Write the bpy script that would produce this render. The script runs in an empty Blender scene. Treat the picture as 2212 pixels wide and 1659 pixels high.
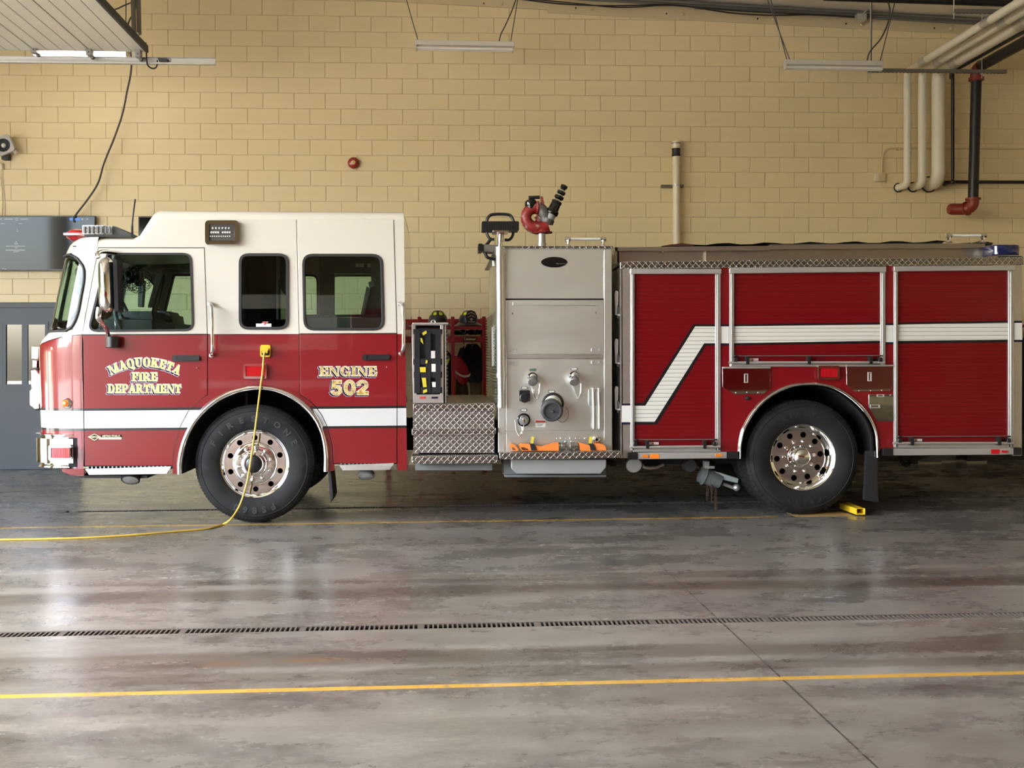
import bpy, bmesh, math, random
from math import sin, cos, pi, radians, sqrt, atan2, floor, tan, acos
from mathutils import Vector, Matrix
from mathutils.geometry import tessellate_polygon
random.seed(7)
SC = bpy.context.scene
COL = SC.collection
# ------------------------------------------------------------------ camera (fitted to the block wall)
FPX, YAW, PITCH, ROLL, CAMH = 2500.0, 0.061831, 0.021095, -0.005941, 1.3956
CAM = Vector((0.0, -10.0, CAMH))
WY = 5.4728                      # face of the block wall
ROWZ, ROWX = 0.046842, 0.341092
_f = Vector((sin(YAW) * cos(PITCH), cos(YAW) * cos(PITCH), -sin(PITCH)))
_r = Vector((cos(YAW), -sin(YAW), 0.0))
_u = _r.cross(_f)
CR = _r * cos(ROLL) + _u * sin(ROLL)
CU = -_r * sin(ROLL) + _u * cos(ROLL)
cam = bpy.data.cameras.new('camera')
camo = bpy.data.objects.new('camera', cam)
COL.objects.link(camo)
camo.matrix_world = Matrix((
    (CR.x, CU.x, -_f.x, CAM.x), (CR.y, CU.y, -_f.y, CAM.y), (CR.z, CU.z, -_f.z, CAM.z), (0, 0, 0, 1)))
cam.sensor_width = 36.0
cam.lens = FPX / 2212.0 * 36.0
cam.clip_end = 300
SC.camera = camo


def P(u, v, Y=0.0):
    """photograph position -> point on the plane y = Y"""
    d = _f + CR * ((u - 1106.0) / FPX) - CU * ((v - 829.5) / FPX)
    t = (Y - CAM.y) / d.y
    return CAM + d * t


def PF(u, v):
    d = _f + CR * ((u - 1106.0) / FPX) - CU * ((v - 829.5) / FPX)
    t = -CAM.z / d.z
    return CAM + d * t


def S(u, v, Y=0.0):
    p = P(u, v, Y)
    return (p.x, p.z)


def SS(pts, Y=0.0):
    return [S(u, v, Y) for u, v in pts]


def rp(pts, r, n=5):
    """round the corners of a polygon; r one number or one per corner"""
    out = []
    N = len(pts)
    for i in range(N):
        p0, p, p1 = Vector(pts[i - 1]).to_2d(), Vector(pts[i]).to_2d(), Vector(pts[(i + 1) % N]).to_2d()
        R = r[i] if isinstance(r, (list, tuple)) else r
        a, b = p0 - p, p1 - p
        if R <= 0 or a.length < 1e-6 or b.length < 1e-6:
            out.append(tuple(p))
            continue
        d = min(R, a.length * .49, b.length * .49)
        A, B = p + a.normalized() * d, p + b.normalized() * d
        for k in range(n + 1):
            t = k / n
            q = A * (1 - t) ** 2 + p * 2 * t * (1 - t) + B * t * t
            out.append(tuple(q))
    return out


def rrect(u0, v0, u1, v1, r, n=5):
    return rp([(u0, v0), (u1, v0), (u1, v1), (u0, v1)], r, n)


def circ(cx, cy, r, n=32, ry=None, a0=0.0):
    ry = r if ry is None else ry
    return [(cx + r * cos(a0 + 2 * pi * i / n), cy + ry * sin(a0 + 2 * pi * i / n)) for i in range(n)]


def cat(pts, n=6, closed=False):
    """Catmull-Rom through points (tuples of any size)"""
    pts = [Vector(p) for p in pts]
    out = []
    N = len(pts)
    rng = range(N) if closed else range(N - 1)
    for i in rng:
        p1, p2 = pts[i], pts[(i + 1) % N]
        p0 = pts[i - 1] if (i > 0 or closed) else p1 * 2 - p2
        p3 = pts[(i + 2) % N] if (i + 2 < N or closed) else p2 * 2 - p1
        for k in range(n):
            t = k / n
            out.append(0.5 * ((2 * p1) + (p2 - p0) * t + (2 * p0 - 5 * p1 + 4 * p2 - p3) * t * t + (3 * p1 - p0 - 3 * p2 + p3) * t ** 3))
    if not closed:
        out.append(pts[-1])
    return out


def lerp(a, b, t):
    return a + (b - a) * t


def interp(tab, x):
    if x <= tab[0][0]:
        return tab[0][1]
    for (a, fa), (b, fb) in zip(tab, tab[1:]):
        if x <= b:
            return fa + (fb - fa) * (x - a) / (b - a)
    return tab[-1][1]


# ------------------------------------------------------------------ mesh builder
class MB:
    def __init__(s):
        s.v, s.f, s.m = [], [], []

    def add(s, vs, fs, m=0):
        b = len(s.v)
        s.v += [tuple(x) for x in vs]
        s.f += [tuple(b + i for i in f) for f in fs]
        s.m += [m] * len(fs)
        return s

    def box(s, x0, x1, y0, y1, z0, z1, m=0):
        v = [(x, y, z) for x in (x0, x1) for y in (y0, y1) for z in (z0, z1)]
        return s.add(v, [(0, 1, 3, 2), (4, 6, 7, 5), (0, 4, 5, 1), (2, 3, 7, 6), (0, 2, 6, 4), (1, 5, 7, 3)], m)

    def pbox(s, u0, v0, u1, v1, y0, y1, m=0, Y=None):
        """box whose face (at y0) fills a rectangle of the photograph"""
        return s.plate([(u0, v0), (u1, v0), (u1, v1), (u0, v1)], [], y0, y1, m, Y)

    def plate(s, out, holes, y0, y1, m=0, Y=None):
        Y = y0 if Y is None else Y
        return s.splate(SS(out, Y), [SS(h, Y) for h in holes], y0, y1, m)

    def splate(s, out, holes, y0, y1, m=0):
        loops = [out] + list(holes)
        tri = tessellate_polygon([[Vector((a, b, 0)) for a, b in L] for L in loops])
        flat = [p for L in loops for p in L]
        n = len(flat)
        vs = [(a, y0, b) for a, b in flat] + [(a, y1, b) for a, b in flat]
        fs = []
        for t in tri:
            fs.append(tuple(t))
            fs.append(tuple(n + i for i in reversed(t)))
        b = 0
        for L in loops:
            k = len(L)
            for i in range(k):
                j = (i + 1) % k
                fs.append((b + i, b + j, n + b + j, n + b + i))
            b += k
        return s.add(vs, fs, m)

    def grid(s, rows, m=0, close=False):
        nr, nc = len(rows), len(rows[0])
        vs = [p for r in rows for p in r]
        fs = []
        for i in range(nr - 1):
            for j in range(nc - (0 if close else 1)):
                k = (j + 1) % nc
                fs.append((i * nc + j, i * nc + k, (i + 1) * nc + k, (i + 1) * nc + j))
        return s.add(vs, fs, m)

    def tube(s, pts, r, n=8, m=0, cap=True, closed=False):
        pts = [Vector(p) for p in pts]
        N = len(pts)
        rr = r if isinstance(r, (list, tuple)) else [r] * N
        rows = []
        up = None
        for i, p in enumerate(pts):
            if closed:
                t = pts[(i + 1) % N] - pts[i - 1]
            else:
                t = (pts[min(i + 1, N - 1)] - pts[max(i - 1, 0)])
            t = t.normalized() if t.length > 1e-9 else Vector((0, 0, 1))
            if up is None:
                a = Vector((0, 0, 1)) if abs(t.z) < .9 else Vector((1, 0, 0))
                up = a.cross(t).normalized()
            up = (up - t * up.dot(t)).normalized()
            w = t.cross(up)
            rows.append([p + (up * cos(2 * pi * k / n) + w * sin(2 * pi * k / n)) * rr[i] for k in range(n)])
        if closed:
            rows.append(rows[0])
        b = len(s.v)
        s.grid(rows, m, True)
        if cap and not closed:
            s.f.append(tuple(b + k for k in range(n)))
            s.f.append(tuple(b + (N - 1) * n + k for k in reversed(range(n))))
            s.m += [m, m]
        return s

    def cyl(s, p0, p1, r0, r1=None, n=20, m=0):
        return s.tube([p0, p1], [r0, r0 if r1 is None else r1], n, m)

    def lathe(s, prof, o, ax, n=32, m=0, cap=False, mats=None):
        """prof: list of (radius, distance along axis)"""
        o, ax = Vector(o), Vector(ax).normalized()
        a = Vector((0, 0, 1)) if abs(ax.z) < .9 else Vector((1, 0, 0))
        e1 = (a - ax * a.dot(ax)).normalized()
        e2 = ax.cross(e1)
        rows = [[o + ax * h + (e1 * cos(2 * pi * k / n) + e2 * sin(2 * pi * k / n)) * max(r, 1e-5) for k in range(n)] for r, h in prof]
        b = len(s.v)
        s.grid(rows, m, True)
        if mats:
            for i in range(len(prof) - 1):
                for k in range(n):
                    s.m[len(s.m) - (len(prof) - 1) * n + i * n + k] = mats[i]
        if cap:
            s.f.append(tuple(b + k for k in range(n)))
            s.f.append(tuple(b + (len(prof) - 1) * n + k for k in range(n)))
            s.m += [m, m]
        return s

    def ball(s, c, r, sc=(1, 1, 1), n=16, m=0, lo=-pi / 2, hi=pi / 2):
        c = Vector(c)
        rows = []
        k = max(6, n // 2)
        for i in range(k + 1):
            a = lerp(lo, hi, i / k)
            rows.append([c + Vector((cos(a) * cos(2 * pi * j / n) * r * sc[0], cos(a) * sin(2 * pi * j / n) * r * sc[1], sin(a) * r * sc[2])) for j in range(n)])
        return s.grid(rows, m, True)

    def xform(s, M, start=0):
        s.v = s.v[:start] + [tuple(M @ Vector(p)) for p in s.v[start:]]
        return s

    def build(s, name, mats, parent=None, smooth=35, bevel=0, bseg=2, merge=True):
        me = bpy.data.meshes.new(name)
        me.from_pydata(s.v, [], s.f)
        if not isinstance(mats, (list, tuple)):
            mats = [mats]
        for m_ in mats:
            me.materials.append(m_)
        me.polygons.foreach_set('material_index', s.m)
        bm = bmesh.new()
        bm.from_mesh(me)
        if merge:
            bmesh.ops.remove_doubles(bm, verts=bm.verts, dist=2e-6)
        bmesh.ops.recalc_face_normals(bm, faces=bm.faces)
        bm.to_mesh(me)
        bm.free()
        if smooth:
            me.shade_smooth()
            me.set_sharp_from_angle(angle=radians(smooth))
        o = bpy.data.objects.new(name, me)
        COL.objects.link(o)
        if parent is not None:
            o.parent = parent
            if parent.type == 'EMPTY':
                o.location = -parent.location
        else:
            xs = [v.co for v in me.vertices]
            c = Vector(((min(p.x for p in xs) + max(p.x for p in xs)) / 2, (min(p.y for p in xs) + max(p.y for p in xs)) / 2, min(p.z for p in xs)))
            me.transform(Matrix.Translation(-c))
            o.location = c
        if bevel:
            bv = o.modifiers.new('bevel', 'BEVEL')
            bv.width, bv.segments, bv.limit_method, bv.angle_limit = bevel, bseg, 'ANGLE', radians(40)
            bv.harden_normals = False
        return o


def thing(name, loc, label, cat_, group=None):
    o = bpy.data.objects.new(name, None)
    COL.objects.link(o)
    o.location = loc
    o.empty_display_size = .1
    o['label'] = label
    o['category'] = cat_
    if group:
        o['group'] = group
    return o


def tag(o, label, cat_, group=None):
    o['label'] = label
    o['category'] = cat_
    if group:
        o['group'] = group
    return o


def struct(o):
    o['kind'] = 'structure'
    return o


def dup(root, off):
    """copy of a thing with its parts and sub-parts, moved by off"""
    c = root.copy()
    COL.objects.link(c)
    c.location = root.location + Vector(off)
    for ch in list(root.children):
        k = ch.copy()
        COL.objects.link(k)
        k.parent = c
        for g in list(ch.children):
            h = g.copy()
            COL.objects.link(h)
            h.parent = k
    return c


# ------------------------------------------------------------------ materials
def srgb(r, g, b):
    def f(c):
        c /= 255.0
        return c / 12.92 if c <= .04045 else ((c + .055) / 1.055) ** 2.4
    return (f(r), f(g), f(b), 1.0)


def mat(name, col, rough=.5, metal=0.0, coat=0.0, emit=None, es=0.0, spec=.5, coatr=.03):
    m = bpy.data.materials.new(name)
    m.use_nodes = True
    b = m.node_tree.nodes['Principled BSDF']
    b.inputs['Base Color'].default_value = col
    b.inputs['Roughness'].default_value = rough
    b.inputs['Metallic'].default_value = metal
    b.inputs['Coat Weight'].default_value = coat
    b.inputs['Coat Roughness'].default_value = coatr
    b.inputs['Specular IOR Level'].default_value = spec
    if emit:
        b.inputs['Emission Color'].default_value = emit
        b.inputs['Emission Strength'].default_value = es
    return m


class N:
    """tiny node helper"""
    def __init__(s, m):
        s.t = m.node_tree
        s.b = s.t.nodes.get('Principled BSDF')

    def n(s, typ, **kw):
        x = s.t.nodes.new(typ)
        for k, v in kw.items():
            setattr(x, k, v)
        return x

    def ln(s, a, b):
        s.t.links.new(a, b)

    def val(s, x, sock):
        if isinstance(x, (int, float)):
            sock.default_value = x
        else:
            s.ln(x, sock)

    def math(s, op, a, b=0.0, c=0.0, clamp=False):
        x = s.n('ShaderNodeMath', operation=op, use_clamp=clamp)
        s.val(a, x.inputs[0])
        s.val(b, x.inputs[1])
        s.val(c, x.inputs[2])
        return x.outputs[0]

    def pos(s):
        g = s.n('ShaderNodeNewGeometry')
        x = s.n('ShaderNodeSeparateXYZ')
        s.ln(g.outputs['Position'], x.inputs[0])
        return x.outputs[0], x.outputs[1], x.outputs[2], g

    def vec(s, x, y, z):
        c = s.n('ShaderNodeCombineXYZ')
        s.val(x, c.inputs[0])
        s.val(y, c.inputs[1])
        s.val(z, c.inputs[2])
        return c.outputs[0]

    def noise(s, vec, scale, detail=4, rough=.55, dist=0.0):
        x = s.n('ShaderNodeTexNoise')
        s.ln(vec, x.inputs['Vector'])
        x.inputs['Scale'].default_value = scale
        x.inputs['Detail'].default_value = detail
        x.inputs['Roughness'].default_value = rough
        x.inputs['Distortion'].default_value = dist
        return x.outputs['Fac']

    def ramp(s, fac, stops, interp='LINEAR'):
        r = s.n('ShaderNodeValToRGB')
        s.ln(fac, r.inputs[0])
        e = r.color_ramp
        e.interpolation = interp
        while len(e.elements) < len(stops):
            e.elements.new(.5)
        for el, (p, c) in zip(e.elements, stops):
            el.position = p
            el.color = c if len(c) == 4 else (*c, 1)
        return r.outputs[0]

    def mix(s, fac, a, b, blend='MIX'):
        x = s.n('ShaderNodeMix', data_type='RGBA', blend_type=blend)
        s.val(fac, x.inputs[0])
        for i, q in ((6, a), (7, b)):
            if isinstance(q, tuple):
                x.inputs[i].default_value = q
            else:
                s.ln(q, x.inputs[i])
        return x.outputs[2]

    def bump(s, h, strength=.5, dist=.01):
        x = s.n('ShaderNodeBump')
        x.inputs['Strength'].default_value = strength
        x.inputs['Distance'].default_value = dist
        s.ln(h, x.inputs['Height'])
        s.ln(x.outputs[0], s.b.inputs['Normal'])

    def band(s, x, c, hw):
        """1 where |x - c| < hw"""
        return s.math('COMPARE', x, c, hw)


WHITE = (.64, .61, .545, 1)
M = {}
M['chrome'] = mat('chrome', (.82, .81, .79, 1), .06, 1.0)
M['polished'] = mat('polished_stainless', (.55, .54, .52, 1), .03, 1.0)
M['alu'] = mat('brushed_aluminium', (.74, .73, .71, 1), .36, 1.0)
M['extr'] = mat('satin_extrusion', (.62, .61, .60, 1), .42, .75)
M['steel'] = mat('brushed_stainless', (.83, .86, .81, 1), .40, 1.0)
M['darksteel'] = mat('dull_steel', (.30, .30, .29, 1), .45, .8)
M['rubber'] = mat('black_rubber', (.012, .012, .013, 1), .55)
M['tyre'] = mat('tyre_rubber', (.022, .023, .025, 1), .7, spec=.3)
M['blackpl'] = mat('black_plastic', (.014, .014, .015, 1), .32)
M['blackgloss'] = mat('gloss_black', (.006, .006, .006, 1), .12)
M['matblack'] = mat('matte_black', (.008, .008, .009, 1), .8)
M['darkgrey'] = mat('dark_grey_trim', (.05, .052, .055, 1), .6)
M['midgrey'] = mat('grey_trim', (.17, .18, .18, 1), .6)
M['ltgrey'] = mat('light_grey_trim', (.42, .46, .46, 1), .55)
M['redlens'] = mat('red_lens', (.55, .008, .015, 1), .12, 0, 1.0)
M['amber'] = mat('amber_lens', (.75, .20, .01, 1), .15, 0, 1.0)
M['orange'] = mat('orange_reflector', (.95, .25, .02, 1), .25, 0, .5)
M['blue'] = mat('blue_lens', (.004, .010, .075, 1), .08, 0, 1.0)
M['yellow'] = mat('yellow_plastic', (.80, .48, .02, 1), .38)
M['yelcord'] = mat('yellow_cord_jacket', (.62, .42, .06, 1), .45)
M['white'] = mat('white_enamel', WHITE, .35, 0, .3)
M['pvc'] = mat('white_pvc', (.80, .74, .58, 1), .38)
M['pipejkt'] = mat('white_pipe_jacket', (.82, .77, .62, 1), .35)
M['blackpipe'] = mat('black_iron_pipe', (.012, .012, .012, 1), .38)
M['redpipe'] = mat('red_fitting', (.25, .035, .02, 1), .42)
M['redframe'] = mat('red_rack_tube', (.26, .006, .012, 1), .35)
M['conduit'] = mat('galvanised_conduit', (.25, .25, .24, 1), .45, .7)
M['galv'] = mat('galvanised_steel', (.62, .61, .58, 1), .42, .75)
M['strut'] = mat('strut_channel', (.20, .18, .15, 1), .55, .4)
M['hoseorange'] = mat('orange_hose_jacket', (.80, .22, .035, 1), .7)
M['webbing'] = mat('black_webbing', (.008, .008, .011, 1), .85)
M['yelweb'] = mat('yellow_webbing', (.65, .52, .03, 1), .7)
M['tan'] = mat('tan_turnout_cloth', (.20, .15, .085, 1), .9)
M['redcloth'] = mat('red_bag_cloth', (.32, .01, .025, 1), .8)
M['navy'] = mat('dark_cloth', (.010, .012, .015, 1), .9)
M['gold'] = mat('gold_leaf', (.72, .46, .10, 1), .38)
M['goldtex'] = mat('goldtex', (.6, .42, .12, 1), .35)
M['cream'] = mat('cream_outline', (.86, .80, .60, 1), .4)
M['lav'] = mat('pale_outline', (.50, .46, .62, 1), .4)
M['ink'] = mat('dark_shadow_ink', (.012, .010, .03, 1), .3)
M['hivis'] = mat('lime_reflector', (.62, .72, .03, 1), .45)
M['silverref'] = mat('silver_reflective_tape', (.55, .55, .48, 1), .4)
M['grate'] = mat('worn_grate_iron', (.16, .14, .13, 1), .55, .5)
M['pit'] = mat('drain_pit', (.01, .01, .01, 1), .9)
M['lens'] = mat('clear_lens', (.60, .62, .63, 1), .10, .35, 1.0)
M['led'] = mat('led_dots', (.9, .9, .88, 1), .2, .2)
M['stk'] = mat('white_sticker', (.75, .75, .72, 1), .5)
M['stkred'] = mat('red_sticker', (.50, .04, .02, 1), .5)
M['stkgrn'] = mat('green_sticker', (.05, .16, .08, 1), .5)
M['orgtape'] = mat('orange_pipe_tape', (.80, .33, .02, 1), .5)
M['yeltape'] = mat('yellow_pipe_tape', (.85, .68, .05, 1), .5)
M['chain'] = mat('rusty_chain', (.10, .055, .04, 1), .7, .5)
M['cable'] = mat('grey_cable', (.07, .065, .06, 1), .6)
M['grnmetal'] = mat('door_grey', (.055, .060, .070, 1), .42)
M['belgrey'] = mat('dash_plastic', (.016, .017, .018, 1), .5)
M['canvas'] = mat('red_brown_cover', (.14, .03, .02, 1), .8)
M['tube'] = mat('unlit_tube', (.88, .85, .78, 1), .3)
M['shoegrey'] = mat('grey_shoe', (.10, .10, .11, 1), .8)
M['shoeblk'] = mat('black_shoe', (.015, .015, .02, 1), .7)
M['sole'] = mat('pale_sole', (.45, .42, .36, 1), .7)


def glass(name, tint, ior=1.5, rough=0.0, bright=1.0):
    m = bpy.data.materials.new(name)
    m.use_nodes = True
    t = m.node_tree
    t.nodes.clear()
    o = t.nodes.new('ShaderNodeOutputMaterial')
    mx = t.nodes.new('ShaderNodeMixShader')
    tr = t.nodes.new('ShaderNodeBsdfTransparent')
    gl = t.nodes.new('ShaderNodeBsdfGlossy')
    fr = t.nodes.new('ShaderNodeFresnel')
    fr.inputs[0].default_value = ior
    tr.inputs[0].default_value = tint
    gl.inputs['Roughness'].default_value = rough
    gl.inputs['Color'].default_value = (bright, bright, bright, 1)
    t.links.new(fr.outputs[0], mx.inputs[0])
    t.links.new(tr.outputs[0], mx.inputs[1])
    t.links.new(gl.outputs[0], mx.inputs[2])
    t.links.new(mx.outputs[0], o.inputs[0])
    return m


M['glass'] = glass('window_glass', (.80, .90, .86, 1))
M['tint'] = glass('tinted_glass', (.36, .40, .36, 1))
M['wshield'] = glass('windshield_glass', (.74, .96, .94, 1), 1.38)

# --- cab paint: white over red with a white band between two black lines (heights of the real paint)
ZB = S(500, 722)[1]
ZS1, ZS2, ZS3, ZS4 = S(185, 882)[1], S(185, 887.5)[1], S(185, 925.5)[1], S(185, 931)[1]
RED = (.205, .0035, .008, 1)


def paint_nodes(m, zb=True):
    q = N(m)
    x, y, z, g = q.pos()
    c = q.mix(q.band(z, (ZS1 + ZS4) / 2, (ZS1 - ZS4) / 2), RED, (.010, .010, .012, 1))
    c = q.mix(q.band(z, (ZS2 + ZS3) / 2, (ZS2 - ZS3) / 2), c, (.60, .605, .60, 1))
    if zb:
        c = q.mix(q.math('GREATER_THAN', z, ZB - .005), c, (.012, .010, .010, 1))
        c = q.mix(q.math('GREATER_THAN', z, ZB + .005), c, WHITE)
    q.ln(c, q.b.inputs['Base Color'])
    w = q.noise(q.vec(x, y, z), 2.2, 2)
    return q


M['cabpaint'] = mat('cab_paint', RED, .28, 0, .7)
paint_nodes(M['cabpaint'])
M['cablow'] = mat('cab_lower_paint', RED, .28, 0, .7)
paint_nodes(M['cablow'], False)
M['red'] = mat('red_paint', RED, .28, 0, .7)
M['wpaint'] = mat('white_paint', WHITE, .28, 0, 1.0)


def slat(name, col, line, amt):
    m = mat(name, col, .30, 0, .35, spec=.3)
    q = N(m)
    x, y, z, g = q.pos()
    f = q.math('FRACT', q.math('DIVIDE', z, .0352))
    gl = q.math('LESS_THAN', f, .085)
    c = q.mix(q.math('MULTIPLY', gl, amt), col, line)
    q.ln(c, q.b.inputs['Base Color'])
    h = q.math('POWER', q.math('ABSOLUTE', q.math('SUBTRACT', f, .54)), 3.0)
    q.bump(h, .5, -.03)
    return m


M['slatred'] = slat('roller_slats_red', (.165, .0022, .0055, 1), (.10, .003, .005, 1), .8)
M['slatwhite'] = slat('roller_slats_white', (.72, .71, .66, 1), (.10, .09, .085, 1), .9)
M['slatblack'] = slat('roller_slats_black', (.010, .010, .011, 1), (.05, .004, .006, 1), .7)


def tread(name, col, rough):
    """diamond tread plate: raised lozenges in a basket weave"""
    m = mat(name, col, rough, 1.0)
    q = N(m)
    x, y, z, g = q.pos()
    sn = q.n('ShaderNodeSeparateXYZ')
    q.ln(g.outputs['True Normal'], sn.inputs[0])
    isx = q.math('GREATER_THAN', q.math('ABSOLUTE', sn.outputs[0]), .7)
    isz = q.math('GREATER_THAN', q.math('ABSOLUTE', sn.outputs[2]), .7)
    a = q.math('ADD', q.math('MULTIPLY', x, q.math('SUBTRACT', 1.0, isx)), q.math('MULTIPLY', y, isx))
    b = q.math('ADD', q.math('MULTIPLY', z, q.math('SUBTRACT', 1.0, isz)), q.math('MULTIPLY', y, isz))
    C = .0275
    a = q.math('DIVIDE', a, C)
    b = q.math('DIVIDE', b, C)
    fa = q.math('SUBTRACT', q.math('FRACT', q.math('ADD', a, 100.0)), .5)
    fb = q.math('SUBTRACT', q.math('FRACT', q.math('ADD', b, 100.0)), .5)
    par = q.math('MODULO', q.math('ADD', q.math('FLOOR', q.math('ADD', a, 100.0)), q.math('FLOOR', q.math('ADD', b, 100.0))), 2.0)
    sg = q.math('SUBTRACT', q.math('MULTIPLY', par, 2.0), 1.0)
    p1 = q.math('ADD', fa, q.math('MULTIPLY', fb, sg))     # across
    p2 = q.math('SUBTRACT', fa, q.math('MULTIPLY', fb, sg))  # along
    e = q.math('ADD', q.math('POWER', q.math('DIVIDE', p1, .175), 2.0), q.math('POWER', q.math('DIVIDE', p2, .95), 2.0))
    h = q.math('SUBTRACT', 1.0, e, clamp=True)
    h = q.math('SQRT', h)
    q.bump(h, 1.0, .0045)
    c = q.mix(q.math('GREATER_THAN', h, .15), tuple(k * .50 for k in col[:3]) + (1,), col)
    q.ln(c, q.b.inputs['Base Color'])
    return m


M['tread'] = tread('diamond_tread_plate', (.80, .79, .76, 1), .30)
M['treadb'] = tread('bright_tread_plate', (.74, .72, .68, 1), .25)

# gently uneven brushed sheet
for k in ('steel', 'alu'):
    q = N(M[k])
    x, y, z, g = q.pos()
    n1 = q.noise(q.vec(q.math('MULTIPLY', x, .35), y, z), 3.0, 2)
    n2 = q.noise(q.vec(q.math('MULTIPLY', x, 2.0), y, q.math('MULTIPLY', z, 220.0)), 4.0, 2)
    q.bump(q.math('ADD', n1, q.math('MULTIPLY', n2, .002)), .35, .05)
q = N(M['goldtex'])
x, y, z, g = q.pos()
q.ln(q.ramp(q.noise(q.vec(x, y, z), 70, 4), [(.35, (.34, .25, .05)), (.5, (.60, .43, .13)), (.68, (.82, .66, .28))]), q.b.inputs['Base Color'])
q = N(M['tyre'])
x, y, z, g = q.pos()
q.ln(q.ramp(q.noise(q.vec(x, y, z), 9, 5), [(.35, (.0075, .008, .0085)), (.7, (.017, .0175, .0185))]), q.b.inputs['Base Color'])
SKY, SUN, EXPO = .28, 6.0, 3.9
SDIR = (-.6, .3, -.7)
# ================================================================== the room
XL, XR, YF = -8.8, 13.0, -30.0
DOORS = [(-0.4, 2.6), (-7.0, -1.8), (-12.6, -7.6), (-18.6, -13.2)]
DH = 4.75
DHS = (4.4, 5.3, 5.3, 5.3)
BH = .2032
# --- painted block
M['block'] = mat('painted_block', (.60, .475, .265, 1), .48, 0, .12, coatr=.4)
q = N(M['block'])
x, y, z, g = q.pos()


def block_nodes(q, along, z, off):
    zz = q.math('DIVIDE', q.math('SUBTRACT', z, ROWZ), BH)
    k = q.math('FLOOR', zz)
    fz = q.math('SUBTRACT', zz, k)
    par = q.math('MODULO', q.math('ADD', k, 100.0), 2.0)
    xx = q.math('SUBTRACT', q.math('DIVIDE', q.math('SUBTRACT', along, off), 2 * BH), q.math('MULTIPLY', par, .5))
    kx = q.math('FLOOR', xx)
    fx = q.math('SUBTRACT', xx, kx)
    dz = q.math('MULTIPLY', q.math('MINIMUM', fz, q.math('SUBTRACT', 1.0, fz)), BH)
    dx = q.math('MULTIPLY', q.math('MINIMUM', fx, q.math('SUBTRACT', 1.0, fx)), 2 * BH)
    hx = q.math('DIVIDE', dx, .008, clamp=True)
    hz = q.math('DIVIDE', dz, .007, clamp=True)
    h = q.math('MULTIPLY', q.math('POWER', hx, .7), q.math('ADD', .35, q.math('MULTIPLY', hz, .65)))
    wn = q.n('ShaderNodeTexWhiteNoise', noise_dimensions='2D')
    q.ln(q.vec(kx, k, 0.0), wn.inputs['Vector'])
    return h, wn.outputs['Value']


h, w = block_nodes(q, x, z, ROWX)
nn = q.noise(q.vec(x, y, z), 1.1, 3)
v = q.math('ADD', q.math('MULTIPLY', w, .03), q.math('MULTIPLY', nn, .10))
c = q.mix(v, (.83, .695, .415, 1), (.70, .575, .335, 1))
q.ln(c, q.b.inputs['Base Color'])
fine = q.noise(q.vec(x, y, z), 60, 3)
q.bump(q.math('ADD', h, q.math('MULTIPLY', fine, .05)), 1.0, .0075)
M['blockside'] = mat('painted_block_side', (.66, .56, .36, 1), .5)
q = N(M['blockside'])
x, y, z, g = q.pos()
h, w = block_nodes(q, y, z, 0.0)
q.bump(h, 1.0, .0075)

# --- polished concrete with wheel streaks, saw cuts and painted lines
M['floor'] = mat('polished_concrete', (.2, .19, .18, 1), .26, 0, 0, spec=.42)
q = N(M['floor'])
x, y, z, g = q.pos()
pv = q.vec(q.math('MULTIPLY', x, .30), y, 0.0)
n_big = q.noise(q.vec(q.math('MULTIPLY', x, .5), y, 1.0), .9, 4, .6, .4)
n_str = q.noise(q.vec(q.math('MULTIPLY', x, .12), y, 5.0), 2.6, 4, .6)
n_mot = q.noise(q.vec(q.math('MULTIPLY', x, .60), y, 9.0), 2.4, 10, .70, .10)
n_vein = q.noise(q.vec(q.math('MULTIPLY', x, .38), y, 3.0), 7.5, 10, .74, .12)
n_fin = q.noise(q.vec(q.math('MULTIPLY', x, .70), y, 4.0), 40.0, 4, .7)
n_mix = q.math('ADD', q.math('ADD', q.math('MULTIPLY', n_mot, .46), q.math('MULTIPLY', n_vein, .36)), q.math('MULTIPLY', n_fin, .18))
base = q.ramp(n_mix, [(.34, (.050, .048, .045)), (.44, (.105, .102, .095)), (.51, (.165, .162, .151)), (.58, (.225, .221, .206)), (.68, (.35, .345, .325))])
warm = q.ramp(n_big, [(.42, (0, 0, 0)), (.66, (1, 1, 1))])
base = q.mix(q.math('MULTIPLY', warm, .32), base, (.135, .106, .088, 1))
# dark wheel tracks run along the bays
for yc, hw, am in ((-3.05, .20, .42), (-2.62, .14, .36), (-4.55, .17, .40), (-4.86, .10, .30), (.2, .25, .2)):
    d = q.math('ABSOLUTE', q.math('SUBTRACT', y, yc))
    d = q.math('ADD', d, q.math('MULTIPLY', q.math('SUBTRACT', n_str, .5), .22))
    f = q.math('MULTIPLY', q.math('SUBTRACT', 1.0, q.math('DIVIDE', d, hw), clamp=True), 1.7)
    f = q.math('MINIMUM', f, am * 2.1)
    base = q.mix(f, base, q.mix(1.0, base, (.50, .45, .40, 1), 'MULTIPLY'))
base = q.mix(q.math('MULTIPLY', q.ramp(n_str, [(.50, (0, 0, 0)), (.70, (1, 1, 1))]), .30), base, (.42, .405, .37, 1))
# rust stains
for sx, sy, a, b_ in ((-1.0, -4.62, .16, .06), (-.62, -4.58, .2, .05)):
    dd = q.math('ADD', q.math('POWER', q.math('DIVIDE', q.math('SUBTRACT', x, sx), a), 2.0), q.math('POWER', q.math('DIVIDE', q.math('SUBTRACT', y, sy), b_), 2.0))
    dd = q.math('ADD', dd, q.math('MULTIPLY', q.math('SUBTRACT', n_mot, .5), 3.0))
    base = q.mix(q.math('MULTIPLY', q.math('SUBTRACT', 1.0, dd, clamp=True), .6), base, (.20, .10, .045, 1))
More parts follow.
